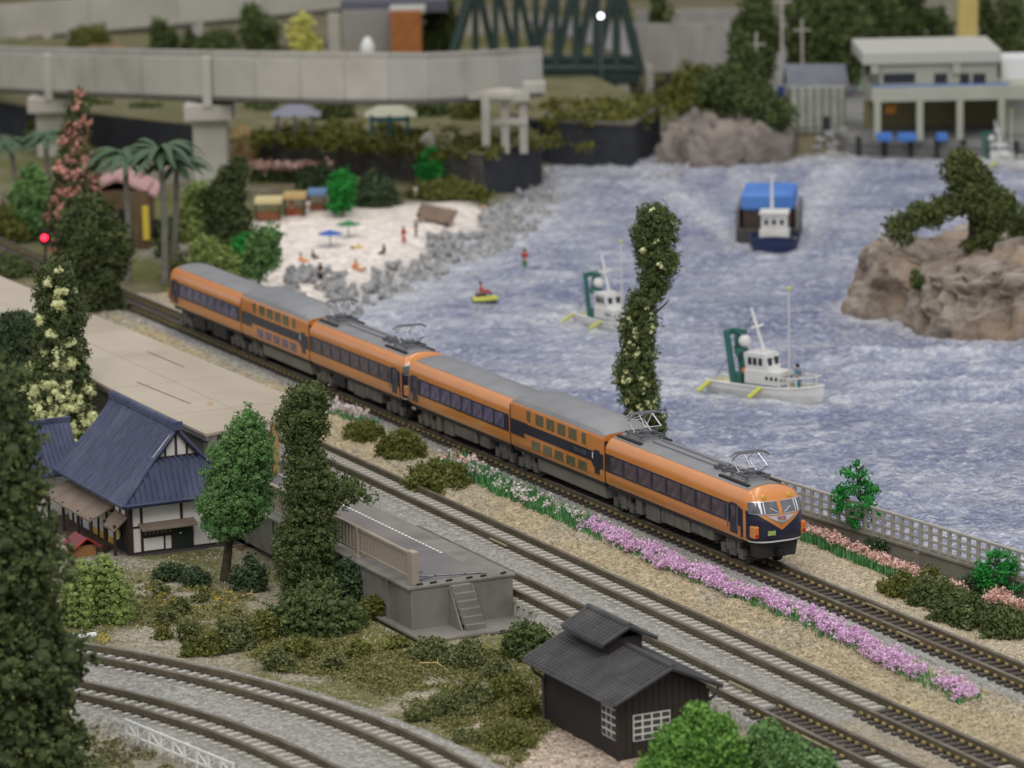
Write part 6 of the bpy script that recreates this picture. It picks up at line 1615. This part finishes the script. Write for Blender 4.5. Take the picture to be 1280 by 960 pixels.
# ---- shore rocks right of the dock
RCK = mat('shore_rock', (144,134,126), .9, (104,96,90), 14, 1.0, 5, dirt=(164,146,132), dfeat=20)
def boulder(px, py, w, h, lab, seed, z=-15):
    p = at(px, py, z); s = pxmm(p); rr = np.random.default_rng(seed); a = w/2/s; hh = h/s
    ph = rr.random(6)*6.28; mb = MB(); G = []
    th = np.linspace(0, 2*math.pi, 56)
    for i in range(26):
        f = i/25; k = 1+.16*np.sin(2*th+ph[0])+.10*np.sin(5*th+ph[1]+3*f)
        R = a*k*(math.cos(f*math.pi/2)**.5)
        x = p[0]+R*np.cos(th); y = p[1]+a*.6+R*.8*np.sin(th); z_ = z-3+(hh+3)*math.sin(f*math.pi/2)**.9*(1+.08*np.sin(4*th+ph[3]))
        cr_ = np.abs(fbm(x+z_*.7+seed*13, y-z_*.6, 9, 4, seed)-.5)*2
        dd = -3.4*(1-sstep(0,.25,cr_)) + 4.0*(fbm(x+z_, y-z_, 6, 3, seed+3)-.5)
        x = x+dd*np.cos(th)*math.cos(f*1.4); y = y+dd*np.sin(th)*math.cos(f*1.4); z_ = z_+dd*math.sin(f*1.5)
        row = np.c_[x, y, z_]; row[-1] = row[0]; G.append(row)
    mb.grid(G); o = mb.build('boulder', RCK, None, org=p, smooth=True); tag(o, lab, 'boulder', 'shore boulders beside the dock')
for i, (x, y, w, h) in enumerate(((866,206,72,48),(905,210,104,54),(960,206,96,50),(890,196,84,54),(935,192,110,50),(985,196,60,40))):
    boulder(x, y, w, h, 'rounded grey brown boulder on the shore between dock and warehouse', 400+i)
# ---- land behind: harbour platform
hb = [P2(985,182,-14), P2(1060,193,-14), P2(1290,200,-14), P2(1700,225,-14)]
HB = hb + [(hb[-1][0]+200, hb[-1][1]+600), (hb[0][0]+150, hb[0][1]+700)]
qy = thing('quay', 'grey harbour quay with dark fender posts under the stilted station', 'quay', (hb[1][0], hb[1][1], -15))
mb = MB(); mb.prism(HB[1:-1]+[(hb[1][0]+120, hb[1][1]+640)], 'z', -19, -4.5); mb.build('quay_wall', mat('quay_grey', (140,138,134), .85, (124,122,120), 14), qy)
a, b = np.array(hb[1]), np.array(hb[2]); d = b-a; L = np.linalg.norm(d); u = d/L
for i in range(8):
    q = a+u*(L*(i+.4)/7); mb = MB(); mb.obox((q[0]-FHV[0]*1.0, q[1]-FHV[1]*1.0, -10), (2.4,2.4,12), -YAW); mb.build('fender_post', UNDERD, qy)
for z in (-7.5, -11): mb = MB(); mb.obox(((a+b)[0]/2-FHV[0]*.6, (a+b)[1]/2-FHV[1]*.6, z), (L, 1.6, 1.2), math.atan2(d[1], d[0])); mb.build('fender_beam', MATS['quay_grey'], qy)
# warehouse
pw = at(1022, 166, -6); dw = dep_of(pw)
wr = thing('warehouse', 'pale timber-framed boathouse with slate roof on the shore', 'boathouse', pw)
WHW = mat('warehouse_wall', (176,176,166), .8, (150,152,140), 8); WFRM = mat('frame_green', (104,112,98), .8)
CB('wall', WHW, wr, 988, 1056, 110, 166, dw, 30)
for z in (118,132,146,160): CB('frame_beam', WFRM, wr, 987, 1057, z-1, z+1.2, dw, .6, back=-.5)
for x in (988,998,1008,1018,1028,1038,1048,1056): CB('frame_post', WFRM, wr, x-1, x+1, 110, 166, dw, .7, back=-.6)
CB('window', HOLE, wr, 1022, 1042, 120, 128, dw, .6, back=-.7); CB('door', HOLE, wr, 1028, 1038, 146, 164, dw, .6, back=-.7)
s = FPX/dw; p0 = atD(984, 112, dw); p1 = atD(1060, 112, dw); q0 = atD(984, 112, dw)+FHV*18+np.array([0,0,12]); q1 = q0+(p1-p0)
mb = MB(); mb.slab([[p0-FHV*2, p1-FHV*2+RHV*1], [q0, q1]], (0,0,-1.2)); mb.build('roof_slope', mat('slate', (112,114,122), .7, (100,102,110), 10), wr)
r0 = p0+FHV*36; r1 = p1+FHV*36; mb = MB(); mb.slab([[q0, q1], [r0, r1]], (0,0,-1.2)); mb.build('roof_slope', MATS['slate'], wr)
mb = MB(); mb.add([p1+FHV*1, p1+FHV*31, q1], [(0,1,2)]); mb.build('gable', WFRM, wr)
p = at(977, 150, -4); sg_ = thing('blue_banner', 'narrow blue upright sign beside the boathouse', 'sign', p); CB('board', mat('banner_blue', (72,96,170), .6), sg_, 972, 981, 108, 140, dep_of(p), 1.5); CB('post', DULLM, sg_, 975.5, 977.5, 138, 158, dep_of(p), 1.0)
# stilted station
pst = at(1160, 176, -4.5); ds = dep_of(pst)
ss = thing('harbour_station', 'pale green two-storey harbour building raised on stilts with wide flat roof', 'building', pst)
SG = mat('station_pale', (172,172,156), .75, (162,162,147), 20); SGR = mat('station_roof', (180,178,168), .7)
CB('roof', SGR, ss, 1078, 1252, 64, 80, ds, 66, back=-6, bev=.8)
CB('upper_wall', SG, ss, 1100, 1246, 80, 108, ds, 50)
CB('balcony', SG, ss, 1090, 1290, 108, 126, ds, 60, back=-4, bev=.4)
CB('balcony_rail', mat('rail_blue', (92,118,176), .6), ss, 1090, 1262, 105.5, 109, ds, 1.5, back=-5)
for x0, x1 in ((1104,1144),(1168,1184),(1200,1212),(1216,1232)): CB('window', HOLE, ss, x0, x1, 92, 104, ds, .8, back=-.6)
for x in (1097, 1150, 1200, 1252): 
    for bk_ in (0, 46): CB('stilt', SG, ss, x-4, x+4, 124, 176, ds, 4, back=bk_)
for x in (1094, 1196): CB('roof_bracket', SG, ss, x-5, x+5, 78, 92, ds, 5, back=-4)
CB('rear_wall', mat('station_back', (150,138,104), .8), ss, 1080, 1300, 124, 172, ds, 2, back=58)
wh_ = thing('harbour_annex', 'white annex building beside the stilted harbour building', 'building', atD(1275,140,ds+30)); CB('wall', WHITEP, wh_, 1252, 1320, 74, 108, ds+20, 30); CB('base', SG, wh_, 1256, 1320, 106, 178, ds+20, 28)
for i, (x, w_, c_) in enumerate(((1106,20,'banner_blue'),(1134,24,'banner_blue'),(1178,14,'banner_blue'))):
    o = MB(); cbox(o, x-w_/2, x+w_/2, 167, 177, ds-4, 6); oo = o.build('tarp_bundle', BLUEB, None, org=atD(x,177,ds-4), bev=.8); tag(oo, 'blue tarpaulin bundle on the quay below the stilted building', 'tarp', 'blue tarps on the quay')
oo = MB(); cbox(oo, 1108, 1120, 132, 142, ds+30, 5); o = oo.build('hanging_sign', CL['orange'], None, org=atD(1114,142,ds+30)); tag(o, 'orange sign hanging in the shade under the stilted building', 'sign')
# yellow tower, poles
pt = at(1210, 110, 0); yt = thing('yellow_tower', 'tall yellow chimney tower behind the harbour building', 'tower', pt); dy = dep_of(pt)
CB('shaft', mat('tower_yellow', (204,184,112), .7, (188,164,96), 20), yt, 1198, 1222, -60, 112, dy, 12)
for i, (x, y0, y1, lb) in enumerate(((1003,24,120,'slender pale utility pole behind the boathouse roof'),(946,40,150,'grey utility pole among the trees beyond the boulders'),(978,-20,140,'tall thin pole between the dark trees'))):
    p = at(x, y1, -2); u_ = thing('utility_pole', lb, 'utility pole', p); d_ = dep_of(p)
    mb = MB(); mb.tube([p, p+np.array([0,0,(y1-y0)/pxmm(p)])], .9, 6, .7); mb.build('pole', VIA, u_)
    mb = MB(); q = p+np.array([0,0,(y1-y0)/pxmm(p)*.86]); mb.tube([q-RHV*5, q+RHV*5], .5, 5); mb.build('cross_arm', VIA, u_)
# ---- distant trees
tg = 'dark trees behind the harbour'
for i, (x, yb, yt_, w, m_, lb) in enumerate(((945,130,-10,52,G_DARK,'tall dark tree left of the slender poles behind the boathouse'),(930,150,50,46,G_DARK,'dark tree beside the boulders behind the approach viaduct'),(905,155,85,60,G_DARK,'low dark tree above the boulders'),(1015,110,-10,60,G_DARK,'dark tree just behind the boathouse roof'),(1052,110,-14,60,G_DARK,'dark broad tree between boathouse and pale green lamp'),(1095,100,-14,60,G_DARK,'dark broad tree beside the pale green lamp column'),(1135,90,-14,50,G_DARK,'dark tree behind the left end of the harbour roof'),(1174,90,12,34,G_DARK,'small dark tree between harbour roof and yellow tower'),(1235,90,-8,30,G_DARK,'dark tree right of the yellow tower'),(1268,90,-8,36,G_DARK,'dark tree behind the white annex'),(825,90,-18,26,G_DARK,'narrow dark tree rising behind the approach viaduct parapet'),(548,100,-6,44,G_DARK,'dark tree beside the orange brick building'),(325,100,10,44,G_DARK,'dark tree under the upper viaduct'),(870,140,90,70,G_OLIVE,'olive bush-like tree on the slope behind the dock'),(960,165,120,60,G_DARK,'dark low tree at the boathouse corner'),(205,100,28,40,G_DARK,'dark tree between the two viaducts beside a brown mound'),(240,100,40,30,G_DARK,'small dark tree between the two viaducts'))):
    hgt = yb-yt_
    tree('dark_tree', lb, x, yb, 0, [(x, yt_, w*.35), (x-2, yt_+hgt*.15, w*.75), (x+3, yt_+hgt*.35, w), (x-3, yt_+hgt*.6, w*.95), (x+2, yt_+hgt*.85, w*.8)], m_, 2.4, .9, 5.5, 1.8, 500+i, group=tg, trunk_r=1.6, limbs=())
pgl = at(1076, 110, 0); gl = thing('green_lamp_column', 'pale mint green lamp column among the dark trees', 'lamp post', pgl); CB('column', mat('mint', (170,206,176), .6), gl, 1072, 1080, 10, 112, dep_of(pgl), 4)
# ---- city bits on the left
p = at(508, 100, 8); ob = thing('brick_building', 'small orange brick building behind the viaduct', 'building', p); do_ = dep_of(p)
CB('wall', mat('brick_orange', (168,104,56), .8, (150,90,48), 6), ob, 490, 528, 16, 100, do_, 20); CB('roof', SGR, ob, 487, 531, 11, 17, do_, 24, back=-2)
for x in (500, 512): 
    for y in (34, 56): CB('window', HOLE, ob, x-4, x+4, y-5, y+4, do_, .6, back=-.5)
p = at(400, 110, 8); gb_ = thing('grey_building', 'long grey building with pale roof in the far background', 'building', p); dg_ = dep_of(p)+60
CB('wall', mat('grey_wall', (150,146,140), .8), gb_, 430, 490, 15, 100, dg_, 20); CB('roof', mat('grey_roof', (96,94,104), .8), gb_, 426, 560, 2, 16, dg_, 30, back=-3)
p = at(460, 100, 8); fg_ = thing('white_statue', 'small white rounded monument beside the brick building', 'monument', p); d_ = dep_of(p); q = atD(460, 74, d_)
mb = MB(); mb.tube([q, q+[0,0,8], q+[0,0,13]], [5,4.2,1.5], 10); mb.build('body', WHITEP, fg_, smooth=True); CB('plinth', VIA, fg_, 448, 472, 74, 100, d_, 8, back=-3)
tree('flowering_tree', 'yellow blossoming tree behind the viaduct parapet', 383, 110, 8, [(382,22,18),(378,42,30),(385,60,34),(382,85,26)], leafmat('blossom_yellow', (196,190,90),(210,206,120),(180,176,76)), 2.4, .9, 4.5, 1.6, 520, trunk_r=1.0, limbs=())
# pavilions under the viaduct
for (x0,x1,yr,ye,yb,lb,mc) in ((338,400,128,146,172,'grey-roofed pavilion on thin posts under the viaduct',(128,128,140)),(455,520,126,146,176,'teal-posted pavilion with pale roof under the viaduct',(172,170,150))):
    p = at((x0+x1)/2, yb, TOPZ); d_ = dep_of(p); pv = thing('pavilion', lb, 'pavilion', p); mp = mat('pav_'+lb[:4], mc, .7); pm_ = mat('teal_post', (36,86,92), .6) if 'teal' in lb else DULLM
    s = FPX/d_; a = atD(x0, ye, d_); b = atD(x1, ye, d_); ap = atD((x0+x1)/2, yr, d_)+FHV*10
    mb = MB(); mb.add([a, b, b+FHV*20, a+FHV*20, ap], [(0,1,4),(1,2,4),(2,3,4),(3,0,4),(3,2,1,0)]); mb.build('roof', mp, pv)
    for x in (x0+10, (x0+x1)/2, x1-10):
        for bk_ in (2, 17): CB('post', pm_, pv, x-2, x+2, ye-1, yb, d_, 1.6, back=bk_)
    if 'teal' in lb: CB('rail', pm_, pv, x0+8, x1-8, ye+1, ye+6, d_, 1.5, back=1)
# tan and white rocks near the wall
for i, (x, y, w, h, c_, lb) in enumerate(((310,205,46,54,(158,132,88),'tan boulder beside the big viaduct pier'),(538,190,20,28,(196,190,172),'pale standing stone on the quay top'),(275,208,30,20,(140,116,80),'small tan rock at the foot of the viaduct pier'))):
    p = at(x, y, -4 if i != 1 else TOPZ); s = pxmm(p); rr = random.Random(i); mb = MB(); mb.ball((p[0],p[1]+w/2/s*.6,p[2]+h/s*.35), w/2/s, 10, 7, h/w*1.1, .35); o = mb.build('standing_rock', mat('rock_'+str(i), c_, .9, tuple(int(v*.75) for v in c_), 6, .6, 4), None, org=p, smooth=True); tag(o, lb, 'rock')
# hut with pink roof
p = at(150, 308, -6); hd = dep_of(p); ht = thing('hut', 'brown timber hut with faded pink roof behind the palms', 'hut', p)
CB('wall', mat('hut_brown', (112,92,68), .8, (96,78,58), 6), ht, 112, 188, 240, 310, hd, 30)
s = FPX/hd; a = atD(100, 246, hd); b = atD(196, 246, hd)
PKR = mat('roof_pink', (186,146,140), .8, (170,132,128), 10)
mb = MB(); m0 = (a+b)/2+np.array([0,0,8]); mb.slab([[a-FHV*4, m0-FHV*4, b-FHV*4], [a+FHV*34, m0+FHV*34, b+FHV*34]], (0,0,1.6)); mb.build('roof', PKR, ht)
CB('door', HOLE, ht, 150, 166, 262, 308, hd, .8, back=-.6); CB('sign_board', CL['yellow'], ht, 179, 187, 258, 300, hd, 1.0, back=-3)
# signal with red lamp
p = at(58, 345, -5); sgn = thing('railway_signal', 'slim railway signal showing a red light beside the rear track', 'signal', p); z0 = (345-296)/pxmm(p)-5
mb = MB(); mb.tube([p, (p[0],p[1],z0+3)], .6, 6); mb.build('mast', UNDERD, sgn); mb = MB(); mb.obox((p[0],p[1],z0), (4,1.6,7), -YAW); hd_ = mb.build('signal_head', BLACKM, sgn, bev=.3)
mb = MB(); mb.ball((p[0]-FHV[0]*1.4,p[1]-FHV[1]*1.4,z0), 1.5, 9, 6); mb.build('red_lamp', mat('signal_red', (255,36,60), .3, emit=5), hd_)
# palms
PALM = leafmat('palm_frond', (78,98,76), (94,112,86), (64,84,66), (108,124,92)); PTR = mat('palm_trunk', (128,124,112), .8, (108,104,94), 3)
def palm(px, py, ty, R, label, seed, z=-6, tr=1.5):
    b = at(px, py, z); s = pxmm(b); H = (py-ty)/s/.98; r = np.random.default_rng(seed); t = thing('palm_tree', label, 'palm tree', b, 'palm trees by the hut')
    top = b+np.array([r.normal()*1.5, r.normal()*1.5, H]); mb = MB(); mb.tube([b-[0,0,1], (b+top)/2+[1,0,0], top], [tr*1.2, tr, tr*.8], 8); mb.build('trunk', PTR, t)
    n = 26
    for i in range(n):
        a = 6.28*i/n+r.random()*.3; el = r.uniform(-.1, 1.1); L = R*(.85+.3*r.random()); pts = []
        d = np.array([math.cos(a), math.sin(a), 0])
        for k in range(8):
            u = k/7; pts.append(top + d*L*u*(1-.12*el) + np.array([0,0,L*(el*u*1.0 - (.35+.8*el)*u*u)]))
        w = [.3, 1.1, 1.6, 1.8, 1.7, 1.4, .9, .15]; sd_ = np.array([-d[1], d[0], 0]); V = []; Fc = []
        for k, p in enumerate(pts): V += [p-sd_*w[k]-[0,0,w[k]*.5], p, p+sd_*w[k]-[0,0,w[k]*.5]]
        for k in range(7): Fc += [(k*3,k*3+1,k*3+4,k*3+3),(k*3+1,k*3+2,k*3+5,k*3+4)]
        mb = MB(); mb.add(V, Fc); mb.build('frond', PALM, t)
palm(206, 352, 192, 22, 'tall palm with wide fronds nearest the rear train track', 1); palm(160, 350, 196, 20, 'palm with slim trunk beside the hut wall', 2); palm(214, 345, 205, 17, 'shorter palm tucked beside the tallest palm', 3)
palm(18, 250, 178, 13, 'small far palm at the foot of the viaduct, beside a similar one', 4); palm(60, 250, 172, 14, 'small far palm nearer the viaduct pier', 5)
# trees between track and beach
def bt(lb, x, yb, rows, m_, sz, seed, z=-6, cr=3.6, tr=1.2, bl=None): tree('broadleaf_tree' if 'dark' not in lb else 'dark_tree', lb, x, yb, z, rows, m_, sz, .95, cr, 2.0, seed, trunk_r=tr, blossom=bl, limbs=())
bt('dark tree between canopy roof and palms', 118, 400, [(112,252,40),(118,280,74),(122,315,80),(116,350,74),(116,385,60)], G_PINE, 1.7, 601)
bt('tall dark green tree at the left end of the beach', 290, 338, [(304,206,26),(290,225,40),(282,250,48),(290,280,50),(286,310,48)], G_PINE, 1.7, 602)
bt('rounded pale green tree beside the train tail', 268, 368, [(258,304,34),(266,322,60),(270,345,72),(270,360,60)], G_LIGHT, 1.7, 603)
bt('bright green tree with forked trunk at the beach corner', 322, 366, [(336,290,30),(330,308,40),(328,326,40),(318,336,30)], G_MID, 1.7, 604, tr=1.0)
bt('vivid green little tree beside the tall dark tree', 306, 350, [(308,300,20),(306,316,34),(306,330,28)], G_BRIGHT, 1.8, 605, tr=.8)
bt('pale green tree left of the tall dark beach tree', 246, 312, [(250,236,22),(244,262,38),(244,288,44)], G_LIGHT, 1.9, 606)
bt('cone-shaped green tree left of the pink blossom tree', 44, 296, [(44,216,18),(44,240,46),(44,262,58),(42,284,58)], G_MID, 2.0, 607)
bt('dark tree with pink blossom masses in front of the viaduct pier', 96, 330, [(108,118,12),(104,150,24),(98,185,36),(100,215,54),(98,245,60),(88,275,50),(80,305,36)], G_PINE, 1.8, 608, bl=(C_PINK, lambda b,base,s: .85, 5200, 1.7, .72))
bt('vivid green round tree against the stone quay wall', 537, 234, [(537,192,20),(537,206,30),(537,220,28)], G_BRIGHT, 2.0, 609, tr=.9)
bt('vivid green round tree at the back of the beach', 428, 268, [(430,222,20),(427,238,32),(426,254,32)], G_BRIGHT, 2.0, 610, tr=.9)
for i, (x, y, w, h, m_, lb) in enumerate(((475,258,62,38,G_BLUE,'dark shrub at the back of the beach beside the vivid round tree'),(405,240,50,34,G_BLUE,'dark shrub between the pink hedge and vivid round tree'),(215,300,34,36,G_BLUE,'dark shrub behind the tall palm trunks'),(20,300,60,40,G_OLIVE,'olive shrub by the red signal'),(30,345,60,20,G_DARK,'dark low shrub before the red signal'),(215,318,30,40,G_DARK,'dark green shrub at the palm feet'),(560,246,90,16,G_OLIVE,'long olive shrub at the foot of the quay wall'),(20,430,70,50,G_DARK,'dark shrub beside the canopy roof edge'),(36,420,54,40,G_BLUE,'dark bluish shrub touching the canopy roof edge'),(60,560,50,50,G_OLIVE,'olive shrub under the cream blossom tree'),(230,345,36,24,G_OLIVE,'olive shrub beside the train tail'))):
    bush('shrub', lb, x, y, w, h, m_, 1.9, 4.0, 1.8, 650+i, z=-6)
# pink hedge
p = at(360, 226, -6); B = [(at(x, 226, -6)[0]+r.normal(), at(x,226,-6)[1]+r.normal(), -6+hh, 3.4, 3.4, 2.8) for x in np.linspace(318,402,20) for hh in (1.5, 5)]
hg = thing('flower_hedge', 'long hedge topped with pale pink flowers behind the beach stalls', 'hedge', p); foliage('leaves', B, 1500, 1.9, G_DARK, hg, seed=5)
B2 = [(b[0], b[1]-1, b[2]+2.4, 3.2, 3.0, 1.8) for b in B[1::2]]; foliage('blossom', B2, 900, 1.8, PPF, hg, seed=6, corek=.7)
# beach stalls and visitors
for i, (x0,x1,yt_,yb,lb,c_) in enumerate(((318,352,250,275,'low beach stall with cream awning at the left end of the beach',(206,190,140)),(354,382,244,270,'low beach stall with ochre awning beside the cream one',(190,160,104)),(384,408,240,264,'low beach stall with blue and yellow awning by the vivid round tree',(110,140,180)))):
    p = at((x0+x1)/2, yb, -6); d_ = dep_of(p); st = thing('beach_stall', lb, 'stall', p); CB('awning', mat('awn%d' % i, c_, .7), st, x0, x1, yt_, yt_+5, d_, 14, back=-3)
    for x in (x0+2, x1-2): CB('post', TIM, st, x-1, x+1, yt_+4, yb, d_, 1.2); CB('post', TIM, st, x-1, x+1, yt_+4, yb-4, d_, 1.2, back=10)
    CB('counter', mat('counter', (140,88,60), .7), st, x0+2, x1-2, yb-9, yb, d_, 4, back=3)
SH = mat('shelter_brown', (128,108,92), .8, (112,94,80), 6)
p = at(545, 280, -8); d_ = dep_of(p); bs = thing('beach_shelter', 'small brown slant-roofed shelter on the sand below the quay', 'shelter', p)
a, b = atD(520, 268, d_), atD(562, 280, d_); mb = MB(); mb.slab([[a, b], [atD(526, 258, d_)+FHV*12, atD(572, 268, d_)+FHV*12]], (0,0,-1)); mb.build('roof', SH, bs)
for x, y in ((524,268),(558,278)): CB('post', TIM, bs, x-1, x+1, y, y+12, d_, 1.2)
for (x, y, c_, lb) in ((413,296,'blue','open blue beach parasol on the sand'),(436,284,'green','open green beach parasol on the sand')):
    p = at(x, y+14, -8); pr_ = thing('parasol', lb, 'parasol', p); mb = MB(); mb.tube([p, p+[0,0,8]], .3, 5); mb.build('pole', DULLM, pr_); mb = MB()
    ring_ = [(p[0]+6*math.cos(t_), p[1]+6*math.sin(t_), p[2]+6.6) for t_ in np.linspace(0, 6.28, 11)[:-1]]; mb.add(ring_+[(p[0],p[1],p[2]+8.6)], [(i_, (i_+1)%10, 10) for i_ in range(10)]); mb.build('canopy', CL[c_], pr_)
p = at(360, 334, -9); mb = MB(); mb.obox((p[0],p[1],p[2]+.6), (9,5,.8), .4); o = mb.build('beach_mat', CL['blue'], None, org=p); tag(o, 'blue beach mat lying on the sand beside the forked tree', 'mat')
VG = 'bathers on the beach'
for i, (x, y, ps_, c_, lb) in enumerate(((401,357,'stand','dark','figure in dark clothes standing on the sand at the tetrapods'),(377,328,'sit','orange','bather in orange sitting on the sand near the blue mat'),(392,324,'sit','dark','bather in dark clothes sitting on the sand near the blue mat'),(445,348,'sit','orange','bather in orange sitting close to the tetrapods'),(448,352,'lie','orange','bather in orange lying close to the tetrapods'),(480,328,'sit','dark','bather in dark clothes sitting alone in the middle of the sand'),(505,310,'stand','red','bather in red standing by the sea edge of the sand'),(520,300,'stand','dark','bather in dark clothes standing below the shelter'),(447,310,'lie','yellow','bather in yellow lying beside the parasols'),(540,312,'lie','red','bather in red lying at the sea edge of the sand'),(520,250,'stand','white','figure in white standing at the back of the sand'),(365,270,'stand','red','visitor in red standing at the stalls'),(385,268,'stand','white','visitor in white standing at the stalls'),(405,262,'stand','white','visitor in white standing between stalls and round tree'),(228,300,'stand','white','visitor in white walking beside the palms'),(605,285,'sit','orange','angler in orange sitting on the tetrapods below the quay'))):
    p = at(x, y, -7); z, _s = land_h(np.array([p[0]]), np.array([p[1]])); p = at(x, y, float(z[0])); z, _s = land_h(np.array([p[0]]), np.array([p[1]]))
    person((p[0], p[1], float(z[0])), 7.8, ps_, CL[c_], lb, -1.5+i, VG)

p = at(150, 110, 8); s = pxmm(p); mb = MB(); random.seed(3); mb.ball((p[0], p[1]+20, 8), 36/s*1.6, 14, 8, .9, .3); o = mb.build('brown_mound', mat('mound_brown', (128,104,72), .9, (96,84,58), 12, .8, 6), None, org=p, smooth=True); tag(o, 'brown earth mound seen between the two viaducts', 'mound')

# dark planting under the viaducts
for i, (x, y, w, h, z, m_, lb) in enumerate(((300,150,60,30,-4,G_DARK,'dark shrub behind the tan boulder under the viaduct'),(425,150,56,26,TOPZ,G_DARK,'dark shrub between the two pavilions'),(545,146,50,26,TOPZ,G_DARK,'dark shrub right of the teal-posted pavilion'),(590,150,40,24,TOPZ,G_OLIVE,'olive shrub beside the portal pier under the viaduct'),(330,138,40,24,TOPZ,G_DARK,'dark shrub behind the grey-roofed pavilion'),(190,170,60,40,-4,G_DARK,'dark shrub between palms and big viaduct pier'),(120,165,70,40,-4,G_DARK,'dark shrub behind the pink blossom tree'),(60,175,50,24,-4,G_OLIVE,'olive shrub below the small far palms'),(120,62,60,26,TOPZ,G_OLIVE,'olive shrub between the two viaducts above the left pier'),(280,62,50,26,TOPZ,G_DARK,'dark shrub between the two viaducts near the yellow tree'),(470,120,60,20,TOPZ,G_OLIVE,'olive shrub behind the teal-posted pavilion'))):
    bush('shrub', lb, x, y, w, h, m_, 2.2, 4.5, 1.7, 800+i, z=z)
